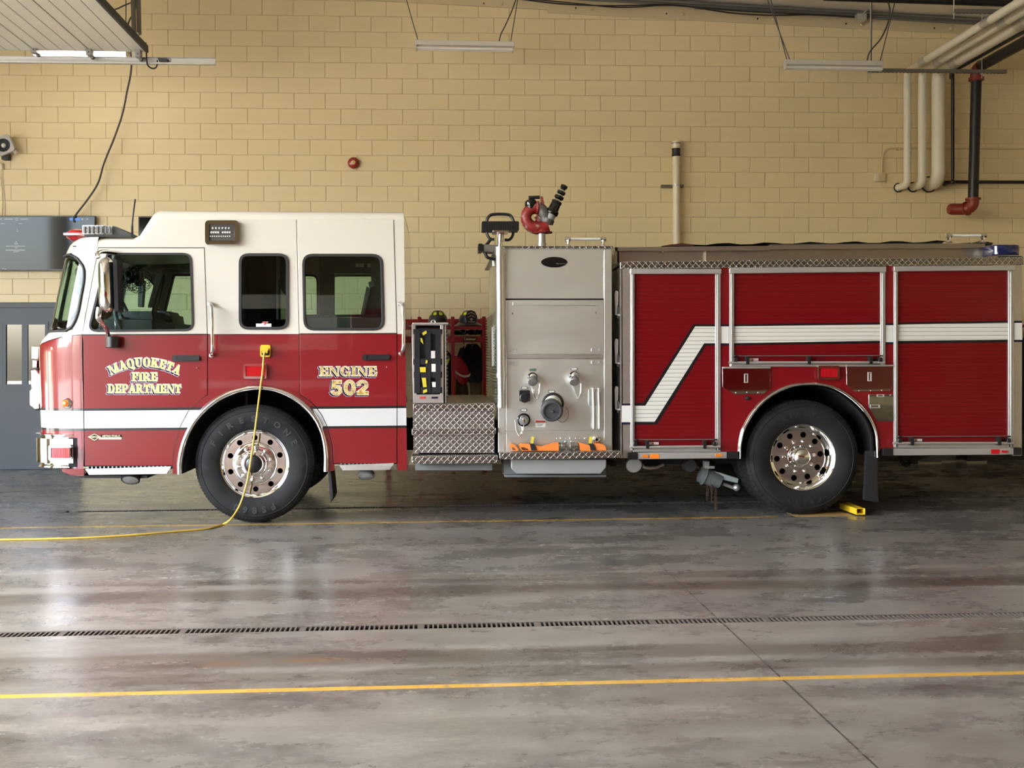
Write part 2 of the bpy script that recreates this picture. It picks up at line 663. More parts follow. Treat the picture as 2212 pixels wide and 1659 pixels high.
# saw cuts
cut = q.band(x, 1.475, .004)
cut = q.math('MULTIPLY', cut, q.math('LESS_THAN', y, 1.0))
c2 = q.math('MULTIPLY', q.band(x, .735, .004), q.math('GREATER_THAN', y, 1.0))
c3 = q.band(x, -3.50, .005)
cut = q.math('MAXIMUM', cut, q.math('MAXIMUM', c2, c3))
base = q.mix(q.math('MULTIPLY', cut, .85), base, (.02, .018, .016, 1))
# painted yellow lines
wear = q.ramp(q.noise(q.vec(x, y, 2.0), 22, 4), [(.30, (.45, .45, .45)), (.42, (1, 1, 1))])
ln_ = q.math('MAXIMUM', q.band(y, -5.066, .026), q.math('MULTIPLY', q.band(y, -.015, .032), q.math('LESS_THAN', x, 2.95)))
base = q.mix(q.math('MULTIPLY', ln_, wear), base, (.56, .335, .055, 1))
q.ln(base, q.b.inputs['Base Color'])
r = q.ramp(n_mot, [(.3, (.20, .20, .20)), (.7, (.36, .36, .36))])
q.ln(r, q.b.inputs['Roughness'])
q.bump(q.math('ADD', q.math('MULTIPLY', n_mot, .6), q.math('MULTIPLY', n_vein, .5)), .10, .004)

b = MB()
D1, D2, DW = -3.94, 1.02, .062
for x0, x1, y0, y1 in ((XL, XR, YF, D1 - DW), (XL, XR, D1 + DW, D2 - DW), (XL, XR, D2 + DW, WY + .2), (XL, -3.5, D2 - DW, D2 + DW)):
    b.box(x0, x1, y0, y1, -.2, 0)
b.box(XL, XR, YF, WY + .2, -.26, -.2)
struct(b.build('floor', M['floor'], smooth=0))

M['apron'] = mat('sunlit_apron', (.25, .24, .215, 1), .85)
M['lawn'] = mat('lawn', (.10, .14, .045, 1), .95)
M['ceil'] = mat('ceiling_liner', (.78, .74, .64, 1), .6)
q = N(M['ceil'])
x, y, z, g = q.pos()
fr = q.math('FRACT', q.math('DIVIDE', q.math('ADD', x, q.math('MULTIPLY', y, .0)), 1.22))
rb = q.math('LESS_THAN', q.math('ABSOLUTE', q.math('SUBTRACT', fr, .5)), .03)
pil = q.noise(q.vec(x, q.math('MULTIPLY', y, .5), z), 3.0, 3)
q.bump(q.math('ADD', q.math('MULTIPLY', pil, .6), q.math('MULTIPLY', q.math('ABSOLUTE', q.math('SUBTRACT', fr, .5)), -1.0)), .6, .08)
b = MB()
b.box(-60, XL, -70, 60, -.2, -.012)
struct(b.build('floor_apron', M['apron'], smooth=0))


def ceil_z(x):
    return 6.34 - .047 * x


b = MB()
b.splate([(XL - .3, ceil_z(XL - .3)), (XR + .2, ceil_z(XR + .2)), (XR + .2, ceil_z(XR + .2) + .3), (XL - .3, ceil_z(XL - .3) + .3)], [], YF - .2, WY + .3)
struct(b.build('ceiling', M['ceil'], smooth=0))
b = MB()
b.box(XL - .3, XR + .2, WY, WY + .3, -.2, 7.0)
struct(b.build('wall_back', M['block'], smooth=0))
b = MB()
b.box(XR, XR + .2, YF, WY, -.2, 7.0)
struct(b.build('wall_right', M['blockside'], smooth=0))
b = MB()
b.box(XL - .3, XR + .2, YF - .2, YF, -.2, 7.0)
struct(b.build('wall_front', M['blockside'], smooth=0))
b = MB()
ys = [YF] + [k for d in sorted(DOORS) for k in d] + [WY]
for i in range(0, len(ys), 2):
    b.box(XL - .3, XL, ys[i], ys[i + 1], -.2, 7.0)
for (d0, d1), dh in zip(DOORS, DHS):
    b.box(XL - .3, XL, d0, d1, dh, 7.0)
struct(b.build('wall_left', M['blockside'], smooth=0))

# what stands outside the open doors, plus one tree added to block light
random.seed(4)
b = MB()
for k in range(46):
    yy = -75 + k * 3.2 + random.uniform(-1, 1)
    hh = random.uniform(4.5, 8.5)
    b.ball((-62 + random.uniform(-4, 4), yy, hh * .45), 1.0, (2.6, 2.6, hh * .55), 10)
o = b.build('tree_line', mat('tree_leaves', (.045, .075, .025, 1), .9), smooth=60)
o['kind'] = 'stuff'
tag(o, 'row of green trees far outside the open doors', 'trees')
tr = thing('added_shade_tree', (-12.5, 1.8, -.012), 'unseen green tree added to block daylight at the first open door', 'tree')  # unseen, added to keep sun and sky light off the left wall end
b = MB()
for c_, r_ in (((-12.5, 1.8, 4.2), 2.6), ((-12.8, 4.6, 3.8), 2.4), ((-12.2, -.6, 4.2), 2.1), ((-12.6, 1.5, 6.8), 2.4), ((-12.5, 6.6, 3.4), 2.2), ((-12.6, 3.8, 6.2), 2.2)):
    b.ball(c_, r_, (.8, 1, .9), 18)
b.build('added_crown', mat('added_tree_leaves', (.05, .08, .03, 1), .9), tr, smooth=60)
b = MB()
b.tube([(-12.5, 1.8, -.012), (-12.5, 1.8, 3.0)], [.32, .24], 14)
b.build('added_trunk', mat('added_tree_bark', (.10, .075, .055, 1), .9), tr)
ho = thing('pale_house', (-50, 6, -.012), 'pale house across the road outside the doors', 'house')
b = MB()
b.box(-54, -46, 0, 12, -.012, 3.2)
b.build('house_wall', mat('house_siding', (.55, .52, .40, 1), .8), ho, smooth=0)
b = MB()
b.add([(-54.5, -.5, 3.2), (-45.5, -.5, 3.2), (-50, -.5, 5.4), (-54.5, 12.5, 3.2), (-45.5, 12.5, 3.2), (-50, 12.5, 5.4)], [(0, 1, 2), (3, 5, 4), (0, 3, 4, 1), (1, 4, 5, 2), (2, 5, 3, 0)])
b.build('house_roof', mat('house_shingle', (.10, .085, .075, 1), .9), ho, smooth=0)

# steel ledger bolted along the top of the block wall
M['ledger'] = mat('painted_ledger', (.66, .55, .33, 1), .5)


def wl(u, v, dy=0.0):
    return P(u, v, WY - dy)


def ledger_low(x):
    return interp([(-11.3, 6.45), (P(1183, 22, WY).x, P(1183, 22, WY).z), (P(1183.5, 24, WY).x, P(1183.5, 28, WY).z), (P(2078, 78, WY).x, P(2078, 78, WY).z), (13.2, 5.56)], x)


b = MB()
xa = P(1183, 22, WY).x
b.splate([(XL, 6.45), (xa, ledger_low(xa - .01)), (xa, ledger_low(xa - .01) + .32), (XL, 6.8)], [], WY - .022, WY)
xb = XR - .05
b.splate([(xa, ledger_low(xa + .02)), (xb, ledger_low(xb)), (xb, ledger_low(xb) + .24), (xa, ledger_low(xa + .02) + .24)], [], WY - .012, WY)
struct(b.build('trim_1', M['ledger'], smooth=0))
# bolts on the ledger: pairs of a hole and a painted bolt head
pl, hl = [], []
bolts = [(1045, 7, 1083, 9), (1244, 17, 1278, 20), (1440, 29, 1475, 30), (1637, 40, 1671, 41.5), (1828, 51, 1861, 53), (2019, 60.5, 2053, 62)]
first = None
for i, (hu, hv, bu, bv) in enumerate(bolts):
    p = P(bu, bv, WY - .024)
    m_ = MB().lathe([(.0, -.022), (.012, -.022), (.018, -.012), (.020, .0), (.026, .0), (.026, .010)], p, (0, 1, 0), 16)
    o = m_.build('anchor_bolt', M['ledger'])
    tag(o, 'painted bolt head on the ledger, %s' % ['just right of the first hanging light', 'second of the row, above the wall bell side', 'third along, near the bundled black cables', 'fourth along, left of the second hanging light', 'fifth along, over the second hanging light', 'last at right, beside the white pipes'][i], 'bolt', 'bolts along the wall ledger')
    m2 = MB().lathe([(.010, 0), (.010, .012)], P(hu, hv, WY - .026), (0, 1, 0), 12, cap=True)
    o2 = m2.build('ledger_plug', M['matblack'])
    tag(o2, 'small black plug hole in the ledger, %s' % ['left of the first bolt head', 'left of the second bolt head', 'left of the third bolt head', 'left of the fourth bolt head', 'left of the fifth bolt head', 'left of the last bolt head'][i], 'plug', 'dark plugs along the wall ledger')


# --- trench drains
def drain(yc, x0, x1, pit_label):
    t = thing('trench_drain', ((x0 + x1) / 2, yc, -.02), pit_label, 'drain', 'trench drains in the floor')
    m_ = MB()
    m_.box(x0, x1, yc - DW, yc + DW, -.19, -.17)
    m_.box(x0, x1, yc - DW, yc - DW + .004, -.17, -.016)
    m_.box(x0, x1, yc + DW - .004, yc + DW, -.17, -.016)
    m_.build('trough', M['pit'], t, smooth=0)
    m_ = MB()
    for s in (-1, 1):
        m_.box(x0, x1, min(yc + s * DW, yc + s * (DW - .014)), max(yc + s * DW, yc + s * (DW - .014)), -.016, -.001)
    L = .61
    k = 0
    xx = x0
    while xx < x1 - .01:
        wd = .009
        if k % 24 == 0:
            wd = .026
        m_.box(xx, min(xx + wd, x1), yc - DW + .012, yc + DW - .012, -.016, -.002)
        xx += .0256
        k += 1
    m_.build('grate', M['grate'], t, smooth=0)
    return t


drain(D1, -3.2, 5.6, 'slotted iron trench drain across the floor in the foreground')
drain(D2, -3.42, 6.6, 'slotted trench drain running underneath the fire engine')

# --- personnel door at far left
dz = P(20, 655, WY - .03).z
dx0, dx1 = P(-70, 800, WY).x, P(170, 800, WY).x
b = MB()
yd = WY - .05
b.splate([(dx0, 0), (dx0, dz), (dx1, dz), (dx1, 0), (dx1 - .06, 0), (dx1 - .06, dz - .06), (dx0 + .06, dz - .06), (dx0 + .06, 0)], [], yd, WY)
door = b.build('door_1', M['grnmetal'], smooth=0, bevel=.004)
struct(door)
wn = [(6, 694), (104, 694), (104, 838), (6, 838)]
b = MB()
b.splate([(dx0 + .06, 0.005), (dx0 + .06, dz - .06), (dx1 - .06, dz - .06), (dx1 - .06, .005)], [SS(wn, WY - .03)], yd + .015, WY)
o = b.build('leaf', M['grnmetal'], smooth=0)
o.parent = door
o.location = o.location - door.location
lf = o
b = MB()
b.plate(wn, [[(13, 701), (97, 701), (97, 830), (13, 830)]], WY - .045, WY - .02)
b.pbox(47, 701, 60, 830, WY - .04, WY - .02)
o = b.build('lite_frame', M['grnmetal'], smooth=0)
o.parent = door
o.location = o.location - door.location
M['doorglass'] = glass('wired_glass', (.10, .12, .12, 1), 1.9)
b = MB()
b.pbox(13, 701, 97, 830, WY - .026, WY - .022)
o = b.build('pane', M['doorglass'], smooth=0)
o.parent = door
o.location = o.location - door.location
b = MB()
b.box(dx0, P(230, 600, WY).x, WY - .012, WY, dz + .005, dz + .012)
struct(b.build('trim_2', M['grnmetal'], smooth=0))

# ================================================================== light
w = bpy.data.worlds.new('sky')
SC.world = w
w.use_nodes = True
t = w.node_tree
bg = t.nodes['Background']
sky = t.nodes.new('ShaderNodeTexSky')
sky.sky_type = 'NISHITA'
sky.sun_disc = False
sky.sun_elevation = radians(46)
sky.sun_rotation = radians(270)
sky.altitude = 200
sky.dust_density = 4.0
t.links.new(sky.outputs[0], bg.inputs[0])
bg.inputs[1].default_value = SKY
sl = bpy.data.lights.new('sun', 'SUN')
sl.energy = SUN
sl.angle = radians(.6)
sl.color = (1.0, .93, .80)
so = bpy.data.objects.new('sun', sl)
COL.objects.link(so)
so.location = (-20, -20, 30)
so.rotation_euler = Vector(SDIR).to_track_quat('-Z', 'Y').to_euler()
for (d0, d1), DH in zip(DOORS, DHS):
    al = bpy.data.lights.new('daylight_opening', 'AREA')
    al.shape = 'RECTANGLE'
    al.size, al.size_y = DH, d1 - d0
    al.cycles.is_portal = True
    ao = bpy.data.objects.new('daylight_opening', al)
    COL.objects.link(ao)
    ao.location = (XL - .25, (d0 + d1) / 2, DH / 2)
    ao.rotation_euler = (0, -pi / 2, 0)
SC.view_settings.view_transform = 'Standard'
SC.view_settings.look = 'None'
SC.view_settings.exposure = EXPO
SC.view_settings.gamma = 1.0
SC.view_settings.use_curve_mapping = False
SC.cycles.max_bounces = 10
SC.cycles.diffuse_bounces = 6
SC.cycles.glossy_bounces = 5
SC.cycles.transparent_max_bounces = 12
SC.cycles.sample_clamp_indirect = 8.0
SC.cycles.caustics_reflective = False
SC.cycles.use_denoising = True
# ================================================================== the fire engine: cab
TW = 2.45                                   # width of the vehicle
ENG = thing('fire_engine', (P(1100, 900).x, TW / 2, 0), 'red and white fire engine with ENGINE 502 on its door parked along the block wall', 'fire engine')


def far(m_, m=0):
    """mirror what was added (near side) over to the far side of the vehicle"""
    n = len(m_.v)
    nf = len(m_.f)
    m_.v += [(a, TW - b_, c) for a, b_, c in m_.v[:n]]
    m_.f += [tuple(n + i for i in reversed(f)) for f in m_.f[:nf]]
    m_.m += m_.m[:nf]
    return m_


# plan shape of the nose: per level (photo v), where the flat side ends and where the outline stands
LV = [(1028, 180, 146), (1012, 180, 118), (985, 181, 96), (940, 181, 89), (890, 180, 87), (800, 178, 85), (757, 177, 84),
      (745, 177, 85), (733, 177, 90), (722, 177, 100), (714, 178, 108), (680, 184, 114.5), (640, 191, 122), (600, 198, 130), (565, 205, 137), (546, 208, 141),
      (535, 210, 145), (525, 211, 150), (517, 212, 157), (512, 213, 167)]
RC = .50
TXE = [(v, S(a, v)[0]) for v, a, s in LV][::-1]
TXA = []
for v, a, s in LV:
    xe = S(a, v)[0]
    lo, hi = .02, 1.2
    for _ in range(40):
        mid = (lo + hi) / 2
        um = min((xe - mid * sin(th)) / (10 + RC * (1 - cos(th))) for th in [i * pi / 64 for i in range(33)])
        if um * 10 < S(s, v)[0]:
            hi = mid
        else:
            lo = mid
    TXA.append((v, (lo + hi) / 2))
TXA = TXA[::-1]
ZV = lambda v: S(185, v)[1]


def F(th, v):
    """nose surface: th 0 (side) .. pi/2 (front) .. 2 = centre line"""
    xe, a, z = interp(TXE, v), interp(TXA, v), ZV(v)
    if th <= pi / 2:
        return (xe - a * sin(th), RC * (1 - cos(th)), z)
    t = (th - pi / 2)
    return (xe - a - .05 * (1 - (1 - t) ** 2), RC + (TW / 2 - RC) * t, z)


CEN = pi / 2 + 1


def uproj(p):
    d = Vector(p) - CAM
    return 1106 + FPX * d.dot(CR) / d.dot(_f)


def th_of_u(u, v):
    best = (1e9, 0)
    for i in range(0, 91):
        th = radians(i) * .75
        e = abs(uproj(F(th, v)) - u)
        if e < best[0]:
            best = (e, th)
    return best[1]


def patch(m_, th0, th1, v0, v1, nth=14, nv=10, m=0):
    """nose patch; limits are numbers or functions (th limits of v, v limits of th)"""
    rows = []
    for i in range(nv + 1):
        row = []
        for j in range(nth + 1):
            if callable(th0) or callable(th1):
                v = lerp(v0, v1, i / nv)
                a = th0(v) if callable(th0) else th0
                c = th1(v) if callable(th1) else th1
                th = lerp(a, c, j / nth)
            else:
                th = lerp(th0, th1, j / nth)
                a = v0(th) if callable(v0) else v0
                c = v1(th) if callable(v1) else v1
                v = lerp(a, c, i / nv)
            row.append(F(th, v))
        rows.append(row)
    m_.grid(rows, m)


VB = lambda th: interp([(0, 723), (.35, 726), (.8, 737), (1.2, 746), (1.5, 750), (3, 752)], th)
WS = [(546, 78), (549, 155), (556, 166), (566, 174), (577, 181), (592, 183), (610, 181.5), (640, 177), (670, 171), (688, 166), (700, 160), (707, 155), (712, 146), (714, 126)]
THW = [(v, radians(65) if i in (0, len(WS) - 1) else th_of_u(u, v)) for i, (v, u) in enumerate(WS)]
thw = lambda v: interp(THW, v)

b = MB()
patch(b, 0, CEN, VB, 714, 26, 6)                      # white cowl under the windshield
patch(b, 0, thw, 714, 546, 10, 40)                    # corner posts
patch(b, 0, CEN, 546, 512, 26, 8)                     # header
far(b)
NOSE = b
# ---- side skins
FD = [(213, 536), (441, 536), (447.5, 722), (448, 853), (428, 865), (408, 886), (392, 915), (381, 945), (374.5, 975), (373.5, 1006), (183, 1006), (180, 740), (178, 722)]
RD = [(641, 474), (850, 474), (857, 722), (857.5, 860), (857, 1001), (720, 1001), (719.5, 965), (708, 922), (695, 895), (681, 876), (666, 862), (648, 852), (647, 722)]
W1 = [(229, 546), (399, 546), (415, 560), (418, 700), (404, 715), (210, 716), (194, 704), (193, 690)]
W1 = rp([(230, 546), (414, 546), (419, 715), (188, 717)], [7, 20, 20, 22])
W2 = rrect(515.5, 547, 623.5, 712, 22)
W3 = rp([(652, 548), (827, 548), (831, 714), (655, 714)], 24)
AO = cat([(382, 1024), (383, 989), (396, 944), (419, 902), (453, 866), (497, 842), (550, 831), (602, 837), (649, 859), (686, 897), (704, 939), (711, 976), (712, 1019)], 4)
AI = cat([(395, 1023), (396, 996), (405, 955), (427, 912), (463, 876), (504, 854), (549, 844), (594, 848), (636, 868), (670, 900), (689, 934), (697, 974), (697, 1018)], 4)
aop = [tuple(p) for p in AO]


def infl(poly, d):
    c = (sum(p[0] for p in poly) / len(poly), sum(p[1] for p in poly) / len(poly))
    out = []
    n = len(poly)
    for i in range(n):
        p0, p, p1 = [Vector(poly[k % n]).to_2d() for k in (i - 1, i, i + 1)]
        e0, e1 = (p - p0).normalized(), (p1 - p).normalized()
        n0, n1 = Vector((e0.y, -e0.x)), Vector((e1.y, -e1.x))
        m_ = (n0 + n1)
        k_ = max(.35, 1 + n0.dot(n1))
        out.append(tuple(p + m_ * (d / k_)))
    A = sum(poly[i - 1][0] * poly[i][1] - poly[i][0] * poly[i - 1][1] for i in range(n))
    A2 = sum(out[i - 1][0] * out[i][1] - out[i][0] * out[i - 1][1] for i in range(n))
    if (abs(A2) < abs(A)) == (d > 0):
        return infl(poly, -d) if d else poly
    return out


FDo, RDo = infl(FD, 1.3), infl(RD, 1.3)
CANT = [(212, 525), (291, 527), (305, 519), (341, 477), (349, 474), (872.5, 475)]
ROOFT = [(213, 512), (285, 512), (298, 506), (327, 459), (341, 452), (871, 456)]
# white upper skin: outline goes round, doors and mid window cut out
sk = [(178, 721.5), (191, 640), (205, 565), (212, 525)] + CANT[1:] + [(875, 721.5)]
b = NOSE
b.plate(infl(sk, 0), [FDo[:3] + [(447.5 + 1.3, 721.4), (178.8, 721.4)][:0] + []][:0], 0, .001) if 0 else None


def skin_cells():
    """upper skin as columns around the two doors"""
    up = MB()
    up.plate([(178, 721.5), (191, 640), (205, 565), (212, 525), (291, 527), (305, 519), (341, 477), (349, 474), (449, 474.2), (449, 721.5), (448.6, 721.5), (442.4, 534.6), (212, 534.6), (176.9, 721.5)], [], 0, .03)
    up.plate([(449, 474.2), (639.7, 474.5), (645.7, 721.5), (449, 721.5)], [infl(W2, -1.5)], 0, .03)
    up.plate([(851.3, 474.7), (872.5, 475), (875, 721.5), (858.2, 721.5)], [], 0, .03)
    up.plate([(639.7, 474.5), (639.7, 472.6), (851.3, 472.7), (851.3, 474.7)][:4], [], 0, .03)
    lo = MB()
    lo.plate([(449.2, 722), (645.8, 722), (646.6, 853), (665, 863.5), (680, 877.5), (693.8, 896), (706.8, 922.5), (718.2, 965), (718.6, 1017), (712, 1019)] + aop[::-1][1:] + [(373, 1024), (373, 1006), (373.3, 975), (379.8, 944.6), (390.8, 914.4), (407, 885.2), (427.3, 863.8), (449.2, 853.7)], [], 0, .03)
    lo.plate([(858.4, 722), (875, 722), (879.5, 1016), (858.4, 1016)], [], 0, .03)
    lo.plate([(718.6, 1002.5), (722, 1002.5), (722, 1017), (718.6, 1017)], [], 0, .03)
    return up, lo


up, lo = skin_cells()
# cant rail and roof
rows = []
ca, ro = cat(CANT, 1), cat(ROOFT, 1)
for k in range(7):
    f = k / 6 * pi / 2
    rows.append([(lerp(S(*a)[0], S(*c)[0], sin(f)), .10 * (1 - cos(f)), lerp(S(*a)[1], S(*c)[1], sin(f))) for a, c in zip(CANT, ROOFT)])
rows.append([(p[0], TW / 2, p[2] + .02) for p in rows[-1]])
up.grid(rows)
# low front roof joins the nose
fr = [F(th, 512) for th in [CEN * i / 26 for i in range(27)]]
up.grid([fr, [(S(285, 512)[0], p[1], S(285, 512)[1]) for p in fr]])
far(up)
far(lo)
# back wall of the cab
xb0, xb1 = S(872.5, 475)[0], S(879, 1016)[0]
zb0, zbm, zb1 = S(872, 475)[1], ZB, S(879, 1016)[1]
xm = S(875, 722)[0]
back = MB()
back.grid([[(S(871, 456)[0], .10, S(871, 456)[1]), (S(871, 456)[0], TW - .10, S(871, 456)[1])], [(xb0, 0, zb0), (xb0, TW, zb0)], [(xm, 0, zbm), (xm, TW, zbm)]])
backl = MB()
backl.grid([[(xm, 0, zbm), (xm, TW, zbm)], [(xb1, 0, zb1), (xb1, TW, zb1)]])
NOSE.build('cab_nose', M['wpaint'], ENG, smooth=50)
up.add(back.v, back.f)
up.build('cab_upper_shell', M['wpaint'], ENG, smooth=30)
lo.add(backl.v, backl.f)
lo.build('cab_lower_shell', M['cabpaint'], ENG, smooth=30)
# red nose under the cowl
b = MB()
patch(b, 0, CEN, 1028, VB, 26, 24)
far(b)
b.build('cab_lower_nose', M['cablow'], ENG, smooth=60)
b = MB()
rows = []
for k in range(27):
    th = CEN * k / 26
    p0, p1 = F(th, VB(th) + .8), F(th, VB(th) - .8)
    out = Vector((-sin(min(th, pi / 2)), -cos(min(th, pi / 2)), 0)) * .0015
    rows.append([Vector(p0) + out, Vector(p1) + out])
b.grid(rows)
far(b)
b.build('cowl_pinstripe', M['blackgloss'], ENG, smooth=0)

# windshield with its rubber
b = MB()
ths = lambda v: thw(v) + .002
patch(b, ths, CEN, 714, 546, 20, 34)
far(b)
ws = b.build('windshield', M['wshield'], ENG, smooth=60)
edge = []
for v, u in WS[1:-1]:
    edge.append(Vector(F(thw(v), v)) + Vector((-.004, -.006, 0)))
top = [Vector(F(thw(549) + (CEN - thw(549)) * i / 12, 547 - i * .1)) + Vector((-.006, -.003, .0)) for i in range(13)]
bot = [Vector(F(thw(712) + (CEN - thw(712)) * i / 12, 714)) + Vector((-.006, -.003, .0)) for i in range(13)]
ring = top[::-1] + [Vector(p) for p in cat(edge, 3)] + bot
b = MB()
b.tube(ring, .011, 8)
far(b)
b.build('windshield_seal', M['rubber'], ws)

# ---- doors
def door_part(name, pts, win, paint):
    m_ = MB()
    m_.plate(pts, [infl(win, -1.5)] if win else [], -.004, .03)
    o = m_.build(name, paint, ENG, smooth=30, bevel=.003)
    return o


def window(name, out, inset, parent, gl=M['glass'], y=-.004):
    inn = infl(out, -inset)
    m_ = MB()
    m_.plate(out, [inn], y - .010, y + .03)
    fr_ = m_.build('window_gasket', M['rubber'], parent, smooth=40, bevel=.005)
    m_ = MB()
    m_.plate(infl(out, -inset + 1), [], y + .008, y + .012)
    m_.build('window_pane', gl, parent, smooth=0)
    return fr_


fd = door_part('front_door', FD, W1, M['cabpaint'])
rd = door_part('rear_door', RD, W3, M['cabpaint'])
window('front', W1, 4.5, fd)
window('rear', W3, 6.0, rd)
b = MB()
b.plate(rrect(512, 543, 627, 716, 24), [infl(W2, -1)], -.001, .01) if 0 else None
W2o = W2
b.plate(W2o, [infl(W2o, -6.0)], -.014, .03)
mw = b.build('side_window', M['rubber'], ENG, smooth=40, bevel=.005)
b = MB()
b.plate(infl(W2o, -5), [], .006, .010)
b.build('window_pane', M['tint'], mw, smooth=0)
# dark returns behind the door gaps
b = MB()
for D in (FD, RD):
    b.plate(infl(D, 2.2), [infl(D, -4)], .012, .05)
far(b)
b.build('door_seal', M['rubber'], ENG, smooth=0)
# far side: doors with windows
b = MB()
b.plate(FD, [W1], 0, .03)
b.plate(RD, [W3], 0, .03)
n0 = len(b.v)
b.v = [(a, TW - c, d) for a, c, d in b.v]
b.build('offside_doors', M['cabpaint'], ENG, smooth=0)
b = MB()
for wv in (W1, W2, W3):
    b.plate(wv, [infl(wv, -5)], -.012, .04)
b.v = [(a, TW - c, d) for a, c, d in b.v]
og = b.build('offside_gaskets', M['rubber'], ENG, smooth=0)
b = MB()
for wv in (W1, W2, W3):
    b.plate(infl(wv, -4), [], .006, .010)
b.v = [(a, TW - c, d) for a, c, d in b.v]
b.build('offside_panes', M['glass'], og, smooth=0)


def handle(uc, vc, parent):
    """black paddle door handle"""
    m_ = MB()
    m_.plate(rrect(uc - 30, vc - 6.5, uc + 30, vc + 6.5, 5), [], -.022, -.004)
    h_ = m_.build('door_handle', M['blackpl'], parent, bevel=.006)
    m_ = MB()
    m_.plate(rrect(uc - 14, vc - 3.5, uc + 29, vc + 4, 3), [], -.040, -.022)
    m_.plate(circ(uc - 23, vc - 1, 3.5, 16), [], -.028, -.022)
    m_.add([], [])
    o = MB()
    return h_, m_


for uc, vc, par, lk in ((401.5, 774, fd, (427, 795)), (812.5, 772, rd, (836.5, 793))):
    m_ = MB()
    m_.plate(rrect(uc - 30, vc - 6.5, uc + 30, vc + 6.5, 5), [], -.022, -.004)
    m_.plate(rrect(uc - 14, vc - 3.5, uc + 29, vc + 4, 3), [], -.040, -.021)
    m_.plate(circ(uc - 23, vc - 1, 3.5, 16), [], -.028, -.021)
    m_.build('door_handle', M['blackpl'], par, bevel=.004)
    m_ = MB()
    c_ = P(lk[0], lk[1], -.006)
    m_.lathe([(0, -.006), (.006, -.006), (.009, -.002), (.010, .004)], c_, (0, 1, 0), 16)
    m_.build('key_lock', M['chrome'], par)

# grab handles: chrome rails with flared ends
for ut, vt, ub, vb in ((456, 656, 459, 768), (867, 656, 868, 764)):
    m_ = MB()
    off = [(-3, 0, .0), (2, 3, -.05), (4, 12, -.075), (5, 40, -.08), (4.5, 80, -.08), (4, 98, -.075), (1, 108, -.045), (-2, 112, .0)]
    pts = []
    for du, dv, yy in off:
        p = P(ut + du + (ub - ut) * dv / 112, vt + dv * (vb - vt) / 112, 0)
        pts.append((p.x, yy, p.z))
    m_.tube(cat(pts, 5), .0155, 12)
    for i in (0, -1):
        p = pts[i]
        m_.lathe([(.0, -.012), (.018, -.010), (.022, 0)], (p[0], -.001, p[2]), (0, 1, 0), 14)
    m_.build('grab_handle', M['chrome'], ENG)

# chrome arch trim, front wheel
def arch(outer, inner, name, bulge):
    rows = []
    for k in range(7):
        t = k / 6
        rows.append([(lerp(S(*o_)[0], S(*i_)[0], t), -bulge * sin(pi * t) ** .7 - .001 if 0 < t < 1 else -.001, lerp(S(*o_)[1], S(*i_)[1], t)) for o_, i_ in zip(outer, inner)])
    rows.append([(S(*i_)[0], .07, S(*i_)[1]) for i_ in inner])
    m_ = MB()
    m_.grid(rows)
    return m_.build(name, M['chrome'], ENG, smooth=60)


arch([tuple(p) for p in AO], [tuple(p) for p in AI], 'fender_trim', .035)


def wheel_well(arc, name, mat_, depth=.85):
    m_ = MB()
    pts = [S(*p) for p in arc]
    m_.grid([[(a, .02, c) for a, c in pts], [(a, depth, c) for a, c in pts]])
    m_.splate([pts[-1]] + pts[:-1], [], depth, depth + .01)
    return m_.build(name, mat_, ENG, smooth=50)


aow = [tuple(p) for p in AI]
wheel_well(aow, 'wheel_well', M['matblack'])

# ---- steps under the doors
def door_step(u0, u1, v0, v1, v2):
    m_ = MB()
    x0, x1 = S(u0, v1)[0], S(u1, v1)[0]
    z0, z1, z2 = S(u0, v0)[1], S(u0, v1)[1], S(u0, v2)[1]
    m_.splate([(x0, z1), (x1, z1), (x1 - .03, z2), (x0 + .03, z2)], [], -.015, .0)
    m_.box(x0, x1, -.015, .3, z1 - .012, z1)
    s_ = m_.build('entry_step', M['alu'], ENG, bevel=.004)
    m_ = MB()
    n = int((x1 - x0) / .034)
    for i in range(n):
        xx = x0 + .012 + i * .034
        m_.box(xx, xx + .013, .0, .012, z1, z0)
        m_.box(xx, xx + .013, .012, .3, z1, z1 + .012)
    m_.box(x0, x1, .20, .22, z1, z0 + .1)
    m_.build('grip_strut', M['darksteel'], s_, smooth=0)


door_step(185, 369, 1008, 1013, 1026)
door_step(732, 850, 1001, 1004.5, 1016)
# lower corner piece under bumper
b = MB()
b.plate([(134, 1013), (182, 1013), (183, 1027), (150, 1026), (134, 1019)], [], -.002, .05)
b.build('corner_valance', M['red'], ENG, bevel=.004)

# ---- bumper
b = MB()
prof = [(0.0, .0), (-.035, .0), (-.042, .014), (-.03, .030), (-.006, .040), (-.006, .26), (-.03, .272), (-.036, .29), (-.02, .305), (.0, .30)]
zt, zbm_ = S(105, 939)[1], S(105, 1012)[1]
sc_ = (zt - zbm_) / .305
xs0, xs1 = S(158, 975)[0], S(62, 975)[0]
path = []
for k in range(12):
    th = k / 11 * pi / 2
    path.append(((xs0 - (xs0 - xs1) * .15) - (xs0 - xs1) * .85 * sin(th) * 1.18, -.01 + .42 * (1 - cos(th)), -cos(th), -sin(th)))
path = [(xs0, -.01, -1, 0)] + path + [(path[-1][0] - .05, TW / 2, 0, -1)]
rows = []
for px_, py_, ny_, nx_ in path:
    rows.append([(px_ - o_ * nx_ * -1, py_ - o_ * ny_ * -1, zt - d * sc_) for o_, d in prof])
b.grid(rows)
far(b)
bump = b.build('front_bumper', M['chrome'], ENG, smooth=50)
b = MB()
b.pbox(148, 946, 166, 1009, .0, .03)
b.build('bumper_bracket', M['matblack'], bump, smooth=0)


